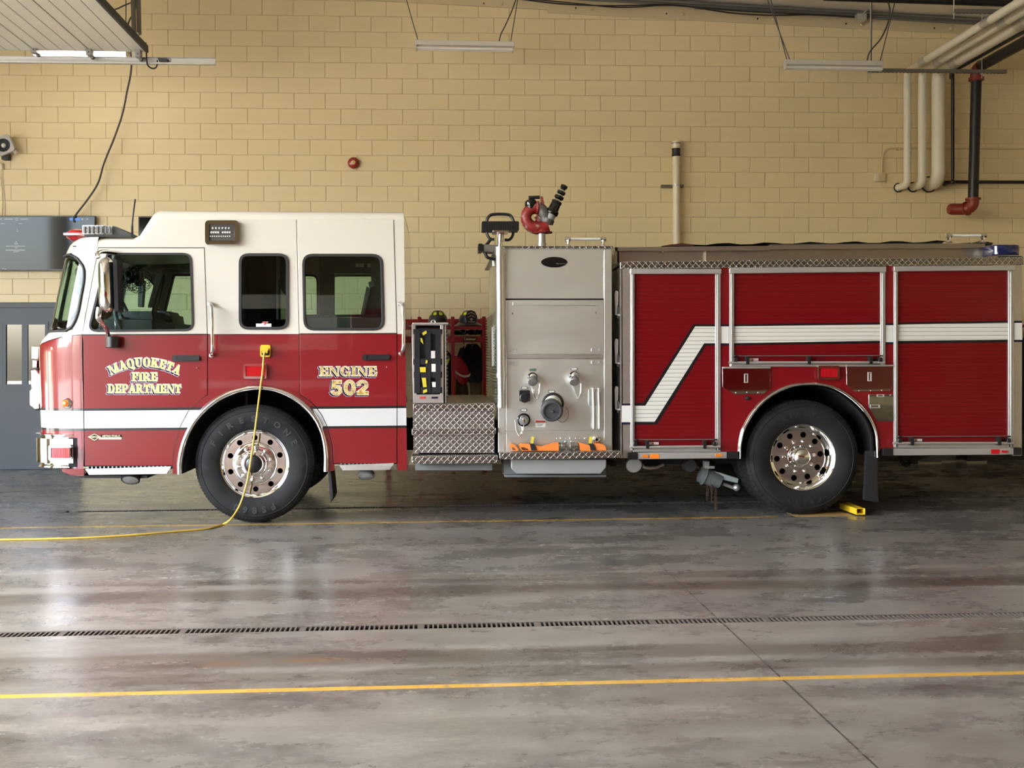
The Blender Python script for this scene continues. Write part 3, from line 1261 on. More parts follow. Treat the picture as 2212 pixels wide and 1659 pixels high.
def marker(uc, vc, w, h_, y, parent=None, name='marker_light', lens=M['redlens']):
    """rectangular warning light in a chrome bezel"""
    m_ = MB()
    o_ = rrect(uc - w / 2, vc - h_ / 2, uc + w / 2, vc + h_ / 2, 4)
    m_.plate(o_, [infl(rrect(uc - w / 2, vc - h_ / 2, uc + w / 2, vc + h_ / 2, 4), -4)], y - .03, y)
    m_.plate(infl(o_, 1.2), [o_], y - .006, y)
    bz = m_.build(name, M['chrome'], parent or ENG, bevel=.006)
    m_ = MB()
    m_.plate(rrect(uc - w / 2 + 4.4, vc - h_ / 2 + 4.4, uc + w / 2 - 4.4, vc + h_ / 2 - 4.4, 2), [], y - .022, y - .004)
    for k in range(9):
        uu = uc - w / 2 + 8 + k * (w - 16) / 9
        m_.plate([(uu, vc - h_ / 2 + 6), (uu + 2, vc - h_ / 2 + 6), (uu + 2, vc + h_ / 2 - 6), (uu, vc + h_ / 2 - 6)], [], y - .025, y - .02)
    if (parent or ENG) is ENG:
        m_.build('lens', lens, bz, bevel=.003)
    else:
        m_.build('lens', lens, parent, bevel=.003)


marker(130, 978.5, 49, 31, -.03, bump)
marker(551, 802, 49, 30, -.002)
marker(1790, 805, 46, 28, -.012)
# round amber side light
b = MB()
c_ = Vector(F(.28, 871))
b.lathe([(.0, -.03), (.030, -.03), (.034, -.024), (.044, -.012), (.046, .004)], (c_.x, c_.y, c_.z), (.28, 1, 0), 24)
sl_ = b.build('side_marker', M['chrome'], ENG)
b = MB()
b.lathe([(.0, -.044), (.012, -.042), (.022, -.038), (.030, -.030)], (c_.x, c_.y, c_.z), (.28, 1, 0), 20)
b.build('lens', M['amber'], sl_)

# ---- headlight housing and grille on the nose
b = MB()
hp = [(80, 797), (94, 812), (98, 836), (95, 862), (85, 882), (78, 886), (66, 876), (66, 842), (70, 838), (67, 800)]
b.plate(hp, [], .42, .95, 0, .45)
hl_ = b.build('grille_surround', M['chrome'], ENG, bevel=.012)
b = MB()
b.plate([(80, 803), (93, 815), (94, 822), (79, 818)], [], .40, .43, 0, .42)
b.build('turn_signal', M['lens'], hl_)
b = MB()
b.plate(infl(hp, 1.3), [infl(hp, -1)], .44, .95, 0, .45)
b.build('surround_gasket', M['rubber'], hl_)
b = MB()
b.pbox(68, 748, 83, 776, .55, 1.0, 0, .55)
b.pbox(74, 778, 84, 795, .5, 1.0, 0, .55)
b.build('warning_light_pod', M['chrome'], ENG, bevel=.006)

# ---- cab side flood light (white LED head in chrome bezel)
b = MB()
o_ = rrect(444, 477, 514, 527.5, 8)
b.plate(infl(o_, 1.2), [infl(o_, -7)], -.004, .002)
b.plate(o_, [infl(o_, -7.5)], -.050, .0)
fl = b.build('scene_light', M['chrome'], ENG, bevel=.012, bseg=3)
b = MB()
b.plate(infl(o_, -7), [], -.038, -.004)
b.build('lens', mat('smoked_lens', (.10, .10, .10, 1), .08, .2, 1.0), fl, bevel=.004)
b = MB()
for k in range(6):
    b.lathe([(0, -.012), (.006, -.010), (.009, 0)], P(460 + k * 7, 493, -.038), (0, 1, 0), 10)
for k in range(4):
    b.lathe([(0, -.014), (.007, -.011), (.010, 0)], P(457 + k * 5, 502, -.038), (0, 1, 0), 10)
    b.lathe([(0, -.014), (.007, -.011), (.010, 0)], P(482 + k * 5, 502, -.038), (0, 1, 0), 10)
for k in range(10):
    b.lathe([(0, -.008), (.005, -.006), (.006, 0)], P(455 + k * 4.6, 510.5, -.038), (0, 1, 0), 8)
b.build('led_cluster', M['led'], fl)

# ---- mirror on the front door
b = MB()
z_ = lambda v: S(235, v, -.26)[1]
mx0, mx1 = S(217, 600)[0], S(246, 600)[0]
ytop, ybot = -.22, -.30
rows = []
vp = [(556, .25), (559, .55), (564, .85), (572, 1), (600, 1.02), (630, 1.02), (655, 1), (665, .9), (671, .6), (674, .3)]
for v, k in vp:
    sh = lerp(0, 4, (v - 556) / 118)
    cx_ = S(230.5 + sh, v, -.26)[0]
    rows.append([(cx_ - .068 * k * cos(a_) * (1 if cos(a_) > 0 else .85), -.26 + .105 * k * sin(a_), z_(v)) for a_ in [i * pi / 12 - pi / 2 for i in range(24)]])
b.grid(rows, 0, True)
mi = b.build('mirror_head', M['chrome'], ENG, smooth=50)
b = MB()
for v0, v1 in ((560, 673),):
    xa_, xb_ = S(244.5, v0)[0], S(249, v1)[0]
    b.splate([S(243, 560, -.33), S(253.5, 560, -.33), S(257, 673, -.33), S(247, 673, -.33)], [], -.33, -.18)
b.build('mirror_glass_frame', M['matblack'], mi, bevel=.006)
b = MB()
tp = [(252, 546, -.01), (240, 546, -.10), (231, 549, -.2), (229, 556, -.25), (233, 562, -.26)]
b.tube(cat([P(u, v, 0) + Vector((0, yy, 0)) for u, v, yy in tp], 5), .018, 10)
tp = [(234, 668, -.26), (233, 688, -.27), (237, 700, -.22), (240, 712, -.14), (240, 730, -.05)]
b.tube(cat([P(u, v, 0) + Vector((0, yy, 0)) for u, v, yy in tp], 5), [.026] * 6 + [.022] * 5 + [.017] * 10, 10)
b.build('mirror_arm', M['chrome'], mi)
b = MB()
c_ = P(243.5, 739, -.06)
b.tube([c_ + Vector((0, 0, .048)), c_ + Vector((0, 0, -.048))], .058, 20)
b.build('mirror_pivot', M['blackpl'], mi, bevel=.005)

# ---- roof: light bar, antenna
b = MB()
c0 = P(219, 498, .28)
for (ua, ub, dy) in ((180, 208, 0), (208, 226, 0), (226, 243, .03)):
    b.plate(rrect(ua, 487, ub, 507, 2), [], .22 + dy, .62, 0, .25)
lb = b.build('light_bar', M['lens'], ENG, bevel=.01)
b = MB()
b.plate([(243, 488), (252, 490), (285, 506), (285, 510), (243, 509)], [], .24, .62, 0, .25)
b.pbox(182, 507, 285, 511.5, .24, .60, 0, .25)
b.build('light_bar_base', M['darkgrey'], lb, bevel=.004)
b = MB()
for u in (184, 193, 202, 212, 221, 230, 238):
    b.pbox(u, 490, u + 3.5, 505, .20, .22, 0, .25)
for v in (494, 500):
    b.pbox(182, v, 240, v + 1, .205, .22, 0, .25)
b.build('reflector_grid', M['midgrey'], lb)
b = MB()
b.pbox(152, 508, 196, 513, .7, 1.6, 0, .9)
b.ball(P(170, 509, 1.0), .11, (1, 1.4, .55))
b.build('front_warning_light', M['redlens'], ENG)
b = MB()
b.tube(cat([P(286, 511, .3), P(285.5, 490, .3), P(288, 460, .3), P(292, 430, .3)], 4), [.010] * 5 + [.007] * 8, 8)
b.build('whip_antenna', M['rubber'], ENG)

# ---- interior
b = MB()
z1, z2 = S(300, 1000)[1] + .15, S(300, 520)[1]
xI0, xI1 = S(215, 700)[0], S(866, 700)[0]
b.box(S(120, 700)[0], xI1, .06, TW - .06, 1.16, 1.20)                 # floor
b.box(S(640, 480)[0], xI1, .05, TW - .05, S(700, 476)[1] - .02, S(700, 476)[1] - .005)
b.box(S(345, 480)[0], S(640, 480)[0], .05, TW - .05, S(700, 478)[1] - .02, S(700, 478)[1] - .005)
b.box(S(150, 480)[0], S(345, 530)[0], .08, TW - .08, S(300, 531)[1], S(300, 529)[1])
b.box(xI1 - .03, xI1 - .015, .04, TW - .04, .66, S(700, 480)[1])
ci = b.build('cab_lining', M['belgrey'], ENG, smooth=0)
b = MB()
b.pbox(216, 690, 330, 716, .35, TW - .1, 0, .35)
b.plate([(212, 700), (255, 672), (330, 672), (338, 716), (212, 716)], [], .7, TW - .5, 0, .7)
b.plate([(330, 668), (357, 671), (364, 690), (372, 716), (336, 716)], [], 1.15, 1.55, 0, 1.0)
b.build('dashboard', M['belgrey'], ENG, bevel=.01)
b = MB()
for k in range(9):
    b.pbox(341 + k * 2.2, 679, 342.4 + k * 2.2, 681.5, 1.135, 1.15, 0, 1.0)
b.pbox(333, 678, 338, 681, 1.135, 1.15, 0, 1.0)
b.pbox(338, 677, 360, 690, 1.144, 1.15, 0, 1.0)
b.build('switch_panel', M['midgrey'], ENG)
b = MB()                                                            # steering wheel seen edge on
c_ = P(266, 687, .55)
nrm = Vector((.95, 0, .30)).normalized()
e1, e2 = Vector((0, 1, 0)), nrm.cross(Vector((0, 1, 0)))
b.tube([c_ + (e1 * cos(a_) + e2 * sin(a_)) * .22 for a_ in [i * 2 * pi / 28 for i in range(28)]], .016, 8, closed=True)
for a_ in (0, 2.1, 4.2):
    b.cyl(c_, c_ + (e1 * cos(a_) + e2 * sin(a_)) * .22, .012)
b.cyl(c_, c_ - nrm * .35 - Vector((0, 0, .1)), .04)
b.build('steering_wheel', M['darkgrey'], ENG)
b = MB()                                                            # light grey posts around the far windshield corner
b.plate([(316, 578), (350, 582), (352, 590), (330, 664), (318, 664), (338, 592), (316, 584)], [], TW - .16, TW - .10, 0, TW - .16)
b.plate([(352, 582), (372, 585), (368, 592), (350, 668), (340, 668), (356, 600)], [], TW - .13, TW - .07, 0, TW - .13)
b.plate([(304, 612), (316, 606), (312, 664), (303, 664)], [], TW - .3, TW - .2, 0, TW - .2)
b.build('corner_trim', M['ltgrey'], ENG, bevel=.008)
b = MB()
b.plate([(280, 548), (412, 548), (412, 586), (372, 580), (320, 572), (300, 583), (284, 560)], [], TW - .5, TW - .45, 0, TW - .5)
b.build('overhead_console', M['belgrey'], ENG, bevel=.01)
for (uc, vc, yy) in ((281, 600, 1.0), (300, 606, 1.25)):            # pair of small cab fans
    m_ = MB()
    c_ = P(uc, vc, yy)
    ax = Vector((.35, -.55, -.55)).normalized()
    m_.lathe([(.012, -.05), (.045, -.045), (.05, .03), (.03, .05), (0, .055)], c_, ax, 16)
    e1 = ax.cross(Vector((0, 0, 1))).normalized()
    e2 = ax.cross(e1)
    for k in range(14):
        a_ = k * 2 * pi / 14
        d_ = e1 * cos(a_) + e2 * sin(a_)
        m_.tube(cat([c_ + ax * .06 + d_ * .02, c_ + ax * .075 + d_ * .07, c_ + ax * .05 + d_ * .115, c_ - ax * .02 + d_ * .115, c_ - ax * .045 + d_ * .05], 3), .0022, 4)
    for rr_, hh_ in ((.115, .045), (.118, .0), (.08, .073), (.045, .07)):
        m_.tube([c_ + ax * hh_ + (e1 * cos(a_) + e2 * sin(a_)) * rr_ for a_ in [i * 2 * pi / 24 for i in range(24)]], .0025, 4, closed=True)
    m_.build('cab_fan', M['blackgloss'], ENG)
b = MB()
b.tube([P(281, 586, 1.0), P(290, 576, 1.1), P(300, 590, 1.25)], .012, 8)
b.build('fan_bracket', M['darkgrey'], ENG)
# rear seat, belt, grab bar, partition
b = MB()
b.plate(rp([(800, 566), (822, 566), (830, 600), (830, 760), (778, 760), (780, 690), (802, 612)], 6), [], .35, .80, 0, .35)
b.plate(rp([(560, 690), (640, 690), (640, 760), (560, 760)], 5), [], .4, 1.0, 0, .4)
b.build('jump_seat', M['matblack'], ENG, bevel=.02, bseg=3)
b = MB()
b.plate([(792, 618), (800, 624), (786, 682), (778, 686)], [], .30, .31, 0, .3)
b.plate([(796, 610), (806, 606), (809, 618), (798, 622)], [], .28, .31, 0, .3)
b.build('seat_belt', M['darkgrey'], ENG)
b = MB()
b.tube([P(650, 683, .10), P(834, 682, .10)], .013, 10)
b.build('door_bar', M['blackpl'], ENG)
b = MB()
b.pbox(655, 686, 832, 716, .07, .09, 0, .07)
b.build('door_card', M['darkgrey'], ENG)
b = MB()
b.box(S(505, 600)[0], S(512, 600)[0], .5, TW - .1, .66, S(600, 480)[1])
b.pbox(503, 478, 596, 760, 1.5, 1.53, 0, 1.5)
b.plate([(604, 548), (640, 548), (640, 640), (616, 640), (605, 622)], [], .35, .38, 0, .35)
b.build('cab_partition', M['darkgrey'], ENG, bevel=.004)
b = MB()
b.pbox(690, 470, 708, 720, TW - .10, TW - .06, 0, TW - .1)
b.pbox(704, 540, 722, 720, TW - .2, TW - .12, 0, TW - .2)
b.build('offside_post', M['belgrey'], ENG)
b = MB()
b.pbox(768, 569, 786, 577, TW - .25, TW - .24, 0, TW - .25)
b.pbox(793, 569, 806, 577, TW - .25, TW - .24, 0, TW - .25)
b.build('warning_placard', M['stk'], ENG)
b = MB()
b.pbox(712, 530, 860, 590, TW - .24, TW - .05, 0, TW - .24)
b.build('overhead_cabinet', M['belgrey'], ENG)
# stickers on the side window
b = MB()
b.pbox(553, 699, 586, 707, .002, .004)
b.plate([(565, 699), (568, 695), (580, 695), (576, 699)], [], .002, .004)
st = b.build('window_sticker', M['stk'], mw, smooth=0)
b = MB()
b.pbox(536, 681, 562, 695, .03, .033)
b.build('alarm_decal', M['stkgrn'], mw, smooth=0)
b = MB()
b.pbox(546, 686, 552, 692, .026, .030)
b.plate([(565, 698), (568, 695.5), (578, 695.5), (574, 701), (570, 702), (572, 698)], [], .0, .003)
b.build('red_print', M['stkred'], mw, smooth=0)
# yellow shore-power socket
b = MB()
b.plate(rrect(562, 745, 584, 771, 5), [], -.03, .0)
ps = b.build('shore_power_inlet', M['yellow'], ENG, bevel=.006)
b = MB()
b.plate(rrect(565, 756, 582, 768, 4), [], -.034, -.028)
b.build('inlet_mouth', M['matblack'], ps)
b = MB()
b.plate(rrect(564, 752, 580, 757, 2), [], -.07, -.03)
b.plate(rrect(566, 757, 578, 763, 2), [], -.06, -.03)
b.build('plug', M['yellow'], ps, bevel=.004)
# ================================================================== wheels and running gear
RT = .507


def tyre_mesh(x, y, z, s, lugs, wd=.28):
    """tyre with its outer face at y, body going s (+1 inward)"""
    m_ = MB()
    pr = [(.288, .050), (.292, .030), (.300, .022), (.33, .012), (.36, .004), (.40, .0), (.43, .004), (.448, .010), (.452, .007), (.458, .012), (.475, .020), (.49, .034), (.500, .050)]
    full = pr + [(.505, .058), (.505, wd / 2 - .035), (.497, wd / 2 - .03), (.497, wd / 2 - .022), (.505, wd / 2 - .018)]
    back = [(r_, wd - h_) for r_, h_ in full[::-1]]
    m_.lathe(full + back, (x, y, z), (0, s, 0), 72)
    if lugs:
        n = 58
        for k in range(n):                                     # shoulder blocks
            a0, a1 = 2 * pi * k / n, 2 * pi * (k + .80) / n
            for (h0, h1, h2) in ((.026, .044, .105), (wd - .026, wd - .044, wd - .105)):
                q_ = []
                for a_ in (a0, a1):
                    for r_, h_ in ((.486, h0), (.5075, h1), (.5095, h2), (.49, h2)):
                        q_.append((x + r_ * cos(a_), y + s * h_, z + r_ * sin(a_)))
                m_.add(q_, [(0, 1, 2, 3), (4, 7, 6, 5), (0, 4, 5, 1), (1, 5, 6, 2), (2, 6, 7, 3)])
            for j in range(2):
                c0 = .112 + j * .032
                a2 = a0 + (.5 * j) * 2 * pi / n
                a3 = a2 + .72 * 2 * pi / n
                q_ = []
                for a_ in (a2, a3):
                    for r_, h_ in ((.495, c0), (.5095, c0), (.5095, c0 + .025), (.495, c0 + .025)):
                        q_.append((x + r_ * cos(a_), y + s * h_, z + r_ * sin(a_)))
                m_.add(q_, [(0, 1, 2, 3), (4, 7, 6, 5), (0, 4, 5, 1), (1, 5, 6, 2), (2, 6, 7, 3)])
    else:
        n = 110
        for k in range(n):
            a0, a1 = 2 * pi * k / n, 2 * pi * (k + .74) / n
            q_ = []
            for a_ in (a0, a1):
                for r_, h_ in ((.485, .030), (.508, .052), (.508, .085), (.49, .085)):
                    q_.append((x + r_ * cos(a_), y + s * h_, z + r_ * sin(a_)))
            m_.add(q_, [(0, 1, 2, 3), (4, 7, 6, 5), (0, 4, 5, 1), (1, 5, 6, 2), (2, 6, 7, 3)])
    return m_


def text_on(s_, size, bold=0.0):
    """outline of a word in the built-in face as flat (verts, faces), origin at its left baseline"""
    cu = bpy.data.curves.new('t', 'FONT')
    cu.body = s_
    cu.size = size
    cu.offset = bold
    cu.resolution_u = 3
    ob = bpy.data.objects.new('t', cu)
    COL.objects.link(ob)
    dg = bpy.context.evaluated_depsgraph_get()
    dg.update()
    me = bpy.data.meshes.new_from_object(ob.evaluated_get(dg))
    vs = [(v.co.x, v.co.y) for v in me.vertices]
    fs = [tuple(p.vertices) for p in me.polygons]
    bpy.data.objects.remove(ob)
    bpy.data.curves.remove(cu)
    bpy.data.meshes.remove(me)
    return vs, fs


def arc_text(m_, s_, size, cx, cz, r_, a_mid, y, spread, flip=False, bold=0.0):
    n = len(s_)
    for i, ch in enumerate(s_):
        if ch == ' ':
            continue
        vs, fs = text_on(ch, size, bold)
        if not vs:
            continue
        w_ = max(v[0] for v in vs) + min(v[0] for v in vs)
        a_ = a_mid + (-(i - (n - 1) / 2) * spread) * (-1 if flip else 1)
        out = []
        for vx, vy in vs:
            px_, py_ = vx - w_ / 2, vy
            if flip:
                rr_, aa = r_ - py_, a_ + px_ / r_
            else:
                rr_, aa = r_ + py_, a_ - px_ / r_
            out.append((cx + rr_ * cos(aa), y, cz + rr_ * sin(aa)))
        m_.add(out, fs)


def nuts(par, x, y, z, r_, n, s, rad, a0=0.0):
    for k in range(n):
        a_ = 2 * pi * k / n + a0
        m_ = MB()
        m_.lathe([(.0, -.046), (rad * .55, -.044), (rad * .85, -.034), (rad, -.018), (rad * 1.02, -.012), (rad * 1.35, -.010), (rad * 1.35, .0)], (x + r_ * cos(a_), y, z + r_ * sin(a_)), (0, s, 0), 12)
        m_.build('lug_nut', M['chrome'], par)


# ---- front axle
RZ = RT + .006
fx, fz = S(547.5, 1009)[0], RZ
tm = tyre_mesh(fx, .035, fz, 1, False)
front = tm.build('front_wheel', M['tyre'], ENG, smooth=40)
tx = MB()
arc_text(tx, 'FIRESTONE', .070, fx, fz, .365, radians(90), .031, radians(15.5), bold=.003)
arc_text(tx, 'FS860', .075, fx, fz, .375, radians(-90), .031, radians(11.5), bold=.003)
tx.build('raised_lettering', mat('tyre_letters', (.026, .027, .029, 1), .6), front, smooth=0)
b = MB()
b.lathe([(.296, .052), (.299, .034), (.293, .026), (.285, .030), (.279, .050), (.262, .072), (.258, .076)], (fx, .035, fz), (0, 1, 0), 64)
hole = [circ(fx + .222 * cos(a_), fz + .222 * sin(a_), .0235, 16) for a_ in [2 * pi * k / 10 + .32 for k in range(10)]]
b.splate(circ(fx, fz, .262, 64), hole + [circ(fx, fz, .190, 48)], .035 + .066, .035 + .080)
b.lathe([(.192, .070), (.186, .052), (.176, .042), (.165, .040), (.112, .040), (.110, .042)], (fx, .035, fz), (0, 1, 0), 56)
b.build('rim', M['chrome'], front, smooth=35)
b = MB()
b.lathe([(.112, .042), (.110, .0), (.102, -.012), (.084, -.018), (.074, -.016), (.070, -.01)], (fx, .035, fz), (0, 1, 0), 40)
b.build('hub_ring', M['chrome'], front)
b = MB()
b.lathe([(.0, -.034), (.02, -.034), (.05, -.03), (.066, -.02), (.071, -.004)], (fx, .035, fz), (0, 1, 0), 32)
b.build('hub_cap', M['blackpl'], front)
b = MB()
b.lathe([(.26, .16), (.0, .16)], (fx, .035, fz), (0, 1, 0), 32)
b.build('brake_drum', M['matblack'], front)
nuts(front, fx, .070, fz, .140, 10, 1, .0145, .2)
b = tyre_mesh(fx, TW - .035, fz, -1, False)
b.build('offside_front_wheel', M['tyre'], ENG, smooth=40)
# ---- rear axle: dual wheels
rx, rz = S(1739, 990)[0], RZ
tm = tyre_mesh(rx, .035, rz, 1, True)
rear = tm.build('rear_wheel', M['tyre'], ENG, smooth=40)
tx = MB()
arc_text(tx, 'KELLY', .055, rx, rz, .37, radians(97), .031, radians(10), bold=.001)
arc_text(tx, 'KELLY', .055, rx, rz, .38, radians(-90), .031, radians(10), bold=.001)
tx.build('raised_lettering', mat('tyre_letters_worn', (.018, .0185, .02, 1), .6), rear, smooth=0)
b = MB()
b.lathe([(.296, .052), (.299, .034), (.293, .024), (.286, .028), (.278, .05), (.262, .07), (.258, .10), (.252, .125), (.236, .150), (.232, .158)], (rx, .035, rz), (0, 1, 0), 64)
hole = [circ(rx + .198 * cos(a_), rz + .198 * sin(a_), .026, 16) for a_ in [2 * pi * k / 10 + .1 for k in range(10)]]
b.splate(circ(rx, rz, .236, 64), hole + [circ(rx, rz, .09, 40)], .035 + .150, .035 + .164)
b.build('rim', M['chrome'], rear, smooth=35)
b = MB()
b.lathe([(.0, .010), (.03, .012), (.06, .022), (.078, .040), (.084, .060), (.086, .130), (.098, .140), (.10, .15)], (rx, .035, rz), (0, 1, 0), 40)
b.build('hub_cap', M['chrome'], rear)
b = MB()
b.lathe([(.25, .24), (.0, .24)], (rx, .035, rz), (0, 1, 0), 32)
b.build('brake_drum', M['matblack'], rear)
nuts(rear, rx, .185, rz, .140, 10, 1, .0145, .05)
for yy, s_, nm in ((.365, 1, 'inner_rear_wheel'), (TW - .035, -1, 'offside_rear_wheel'), (TW - .365, -1, 'offside_inner_wheel')):
    tyre_mesh(rx, yy, rz, s_, True).build(nm, M['tyre'], ENG, smooth=40)

# ---- chassis under the bodywork
b = MB()
for y0 in (.78, 1.58):
    b.box(S(150, 900)[0], S(2190, 900)[0], y0, y0 + .09, .56, .82)
for u in (260, 480, 700, 980, 1250, 1500, 1650, 1850, 2100):
    b.box(S(u, 900)[0], S(u + 18, 900)[0], .87, 1.58, .60, .78)
b.build('chassis_frame', M['matblack'], ENG, bevel=.004)
for x_, nm in ((fx, 'front_axle'), (rx, 'rear_axle')):
    b = MB()
    b.cyl((x_, .2, RT), (x_, TW - .2, RT), .075)
    b.ball((x_, TW / 2, RT), .20 if nm == 'rear_axle' else .1)
    b.build(nm, M['matblack'], ENG)
b = MB()
b.box(S(230, 900)[0], S(700, 900)[0], .95, 1.5, .48, 1.0)
b.build('engine_block', M['matblack'], ENG, bevel=.03)
b = MB()
b.box(S(900, 900)[0], S(1300, 900)[0], .9, 1.5, .45, .8)
b.build('pump_casing', M['matblack'], ENG, bevel=.03)
# plates under the cab and the ground lights
b = MB()
b.pbox(160, 1027, 318, 1033, .12, .5, 0, .12)
b.build('cab_underplate', M['darkgrey'], ENG)


def ground_light(u, v, y, r_, tilt, mm, name='ground_light'):
    m_ = MB()
    c_ = P(u, v, y)
    ax = Vector((0, -cos(tilt), -sin(tilt)))
    m_.lathe([(.0, -.05), (r_ * .7, -.05), (r_, -.02), (r_ * 1.02, .012), (r_ * .9, .018)], c_, ax, 24)
    g_ = m_.build(name, M['rubber'] if mm else M['midgrey'], ENG)
    m_ = MB()
    m_.lathe([(r_ * .9, .014), (r_ * .5, .020), (0, .022)], c_, ax, 24)
    m_.build('lens', M['lens'], g_)


ground_light(282, 1034, .10, .078, .95, True)
ground_light(791, 1026, .12, .070, 1.0, False)
ground_light(1369, 1004, .18, .078, .35, True)
# mud flap behind the front wheel
b = MB()
xs = [S(707, 1018)[0], S(713, 1018)[0], S(719, 1080)[0], S(713, 1086)[0]]
zs = [S(707, 1016)[1], S(713, 1016)[1], S(719, 1076)[1], S(713, 1088)[1]]
b.splate([(xs[0], zs[0]), (xs[1], zs[1]), (xs[1] + .015, zs[2] + .09), (xs[2], zs[2]), (xs[3], zs[3]), (xs[0] + .008, zs[2] + .08)], [], .04, .42)
b.build('mud_flap', M['rubber'], ENG, bevel=.004)
# rear mud flap and liner
b = MB()
b.plate(rp([(1870, 975), (1897, 975), (1897, 1040), (1898, 1085), (1882, 1083), (1866, 1080), (1869, 1030)], 3), [], .05, .085)
b.plate([(1872, 985), (1895, 985), (1896, 1078), (1876, 1074)], [], .045, .05)
b.build('rear_mud_flap', M['rubber'], ENG, bevel=.006)
# brake chamber, slack rod and automatic chains ahead of the rear wheel
b = MB()
a_, c_ = P(1512, 1023, .5), P(1556, 1040, .5)
d_ = (c_ - a_)
b.tube([a_, a_ + d_ * .18, a_ + d_ * .2, a_ + d_ * .24, a_ + d_ * .26, c_], [.075, .082, .094, .094, .082, .066], 20)
bc = b.build('brake_chamber', M['midgrey'], ENG)
b = MB()
b.cyl(P(1562, 1045, .5), P(1590, 1056, .5), .016)
b.ball(P(1591, 1053, .5), .035)
b.build('push_rod', M['galv'], bc)
b = MB()
b.plate([(1540, 1018), (1560, 1022), (1596, 1034), (1594, 1044), (1560, 1036), (1538, 1028)], [], .46, .50, 0, .46)
b.pbox(1522, 996, 1533, 1012, .42, .5, 0, .42)
b.plate([(1530, 1006), (1543, 1006), (1543, 1012), (1526, 1012)], [], .40, .5, 0, .42)
b.build('brake_bracket', M['ltgrey'], ENG, bevel=.004)
b = MB()
b.lathe([(.0, .0), (.055, .0), (.062, .02), (.062, .10), (.05, .13), (0, .13)], P(1492, 1006, .45), (0, 1, 0), 20)
b.build('air_chamber', M['darkgrey'], ENG)
b = MB()
for i in range(7):
    u0 = 1526 + i * 3.6 + random.uniform(-1, 1)
    L = random.choice([9, 12, 16, 20]) if i < 5 else random.choice([20, 25])
    p_ = P(u0, 1034 + i * 1.2, .5 + random.uniform(-.05, .1))
    for k in range(L):
        c_ = p_ + Vector((random.uniform(-.004, .004), 0, -k * .0105))
        e1 = Vector((1, 0, 0)) if k % 2 else Vector((0, 1, 0))
        b.tube([c_ + e1 * (.0055 * cos(t_)) + Vector((0, 0, .0095 * sin(t_))) for t_ in [j * pi / 4 for j in range(8)]], .0022, 4, closed=True)
o = b.build('tyre_chains', M['chain'], ENG)
o['kind'] = 'stuff'
b = MB()
b.tube(cat([P(1385, 1003, .6), P(1395, 1010, .55), P(1415, 1010, .55), P(1432, 1004, .6)], 5), .014, 8)
b.build('air_line', M['stk'], ENG)
b = MB()
b.pbox(1395, 992, 1590, 1001, .5, .8, 0, .5)
b.pbox(1320, 1000, 1332, 1007, .3, .6, 0, .3)
b.pbox(1390, 1000, 1430, 1006, .6, .9, 0, .6)
b.build('fuel_tank_underside', M['matblack'], ENG)
b = MB()
b.tube(cat([P(1944, 982, .9), P(1950, 1000, .9), P(1962, 1003, .9), P(1972, 985, .9)], 5), .02, 8)
b.build('exhaust_hanger', M['matblack'], ENG)
# ================================================================== pump house, steps, body
def sx(u, v=800):
    return S(u, v)[0]


def sz(v, u=1200):
    return S(u, v)[1]


# ---- tread-plate steps between cab and pump
b = MB()
zt = sz(872, 980)
b.box(sx(892), sx(1068), .0, TW, sz(889, 980), zt)
b.build('crosswalk_top', M['treadb'], ENG, bevel=.003)
b = MB()
b.pbox(892, 889.6, 1068, 927, .004, .5, 0, 0)
b.pbox(893, 937, 1068, 978, -.006, .5, 0, 0)
b.build('step_riser', M['tread'], ENG, smooth=0)
b = MB()
b.box(sx(889), sx(1070), -.07, .1, sz(937.5, 980), sz(925, 980))
b.build('middle_step', M['treadb'], ENG, bevel=.003)
b = MB()
b.box(sx(889), sx(1072), -.13, .1, sz(998, 980), sz(982, 980))
b.build('lower_step', M['treadb'], ENG, bevel=.003)
b = MB()
b.pbox(897, 999, 1064, 1016, .02, .5, 0, .02)
b.build('step_box', M['midgrey'], ENG, bevel=.004)
for (u, v) in ((938, 885), (988, 885), (1062, 884), (926, 892), (973, 892), (1018, 892), (1062, 892), (898, 959), (1064, 955)):
    m_ = MB()
    m_.lathe([(0, -.006), (.006, -.004), (.008, 0)], P(u, v, -.001), (0, 1, 0), 8)
    m_.build('step_bolt', M['darksteel'], ENG)
# ---- netted hose bin on the crosswalk
b = MB()
u0, u1, v0, v1 = 887, 963, 698, 872
b.plate([(889, 700), (958, 700), (958, 871), (892, 871)], [[(897, 703), (951, 703), (951, 852), (900, 852)]], .03, .06, 0, .03)
b.box(S(886, 0, .03)[0], S(963, 0, .03)[0], .0, 1.2, S(900, 701, .03)[1], S(900, 697, .03)[1])
b.box(S(955, 0, .03)[0], S(958, 0, .03)[0], .06, 1.2, sz(871, 950), sz(701, 950))
b.box(S(890, 0, .03)[0], S(893, 0, .03)[0], .06, 1.2, sz(871, 950), sz(701, 950))
b.box(S(890, 0, .03)[0], S(958, 0, .03)[0], 1.1, 1.12, sz(871, 950), sz(701, 950))
hb = b.build('hose_bin', M['alu'], ENG, bevel=.003)
b = MB()
for k in range(19):
    zz = lerp(sz(862, 950), sz(712, 950), k / 18)
    b.tube([(S(958, 0, .03)[0] + .006, .08, zz), (S(958, 0, .03)[0] + .006, 1.15, zz)], .010, 6)
b.build('ribbed_side', M['darksteel'], hb)
b = MB()
ny = .015
for (a0, a1, c0, c1) in ((893, 955, 711, 722), (893, 955, 775, 788), (894, 955, 803, 816), (896, 955, 836, 849)):
    b.plate([(a0, c0), (a1, c0), (a1, c1), (a0, c1)], [], ny, ny + .006, 0, .03)
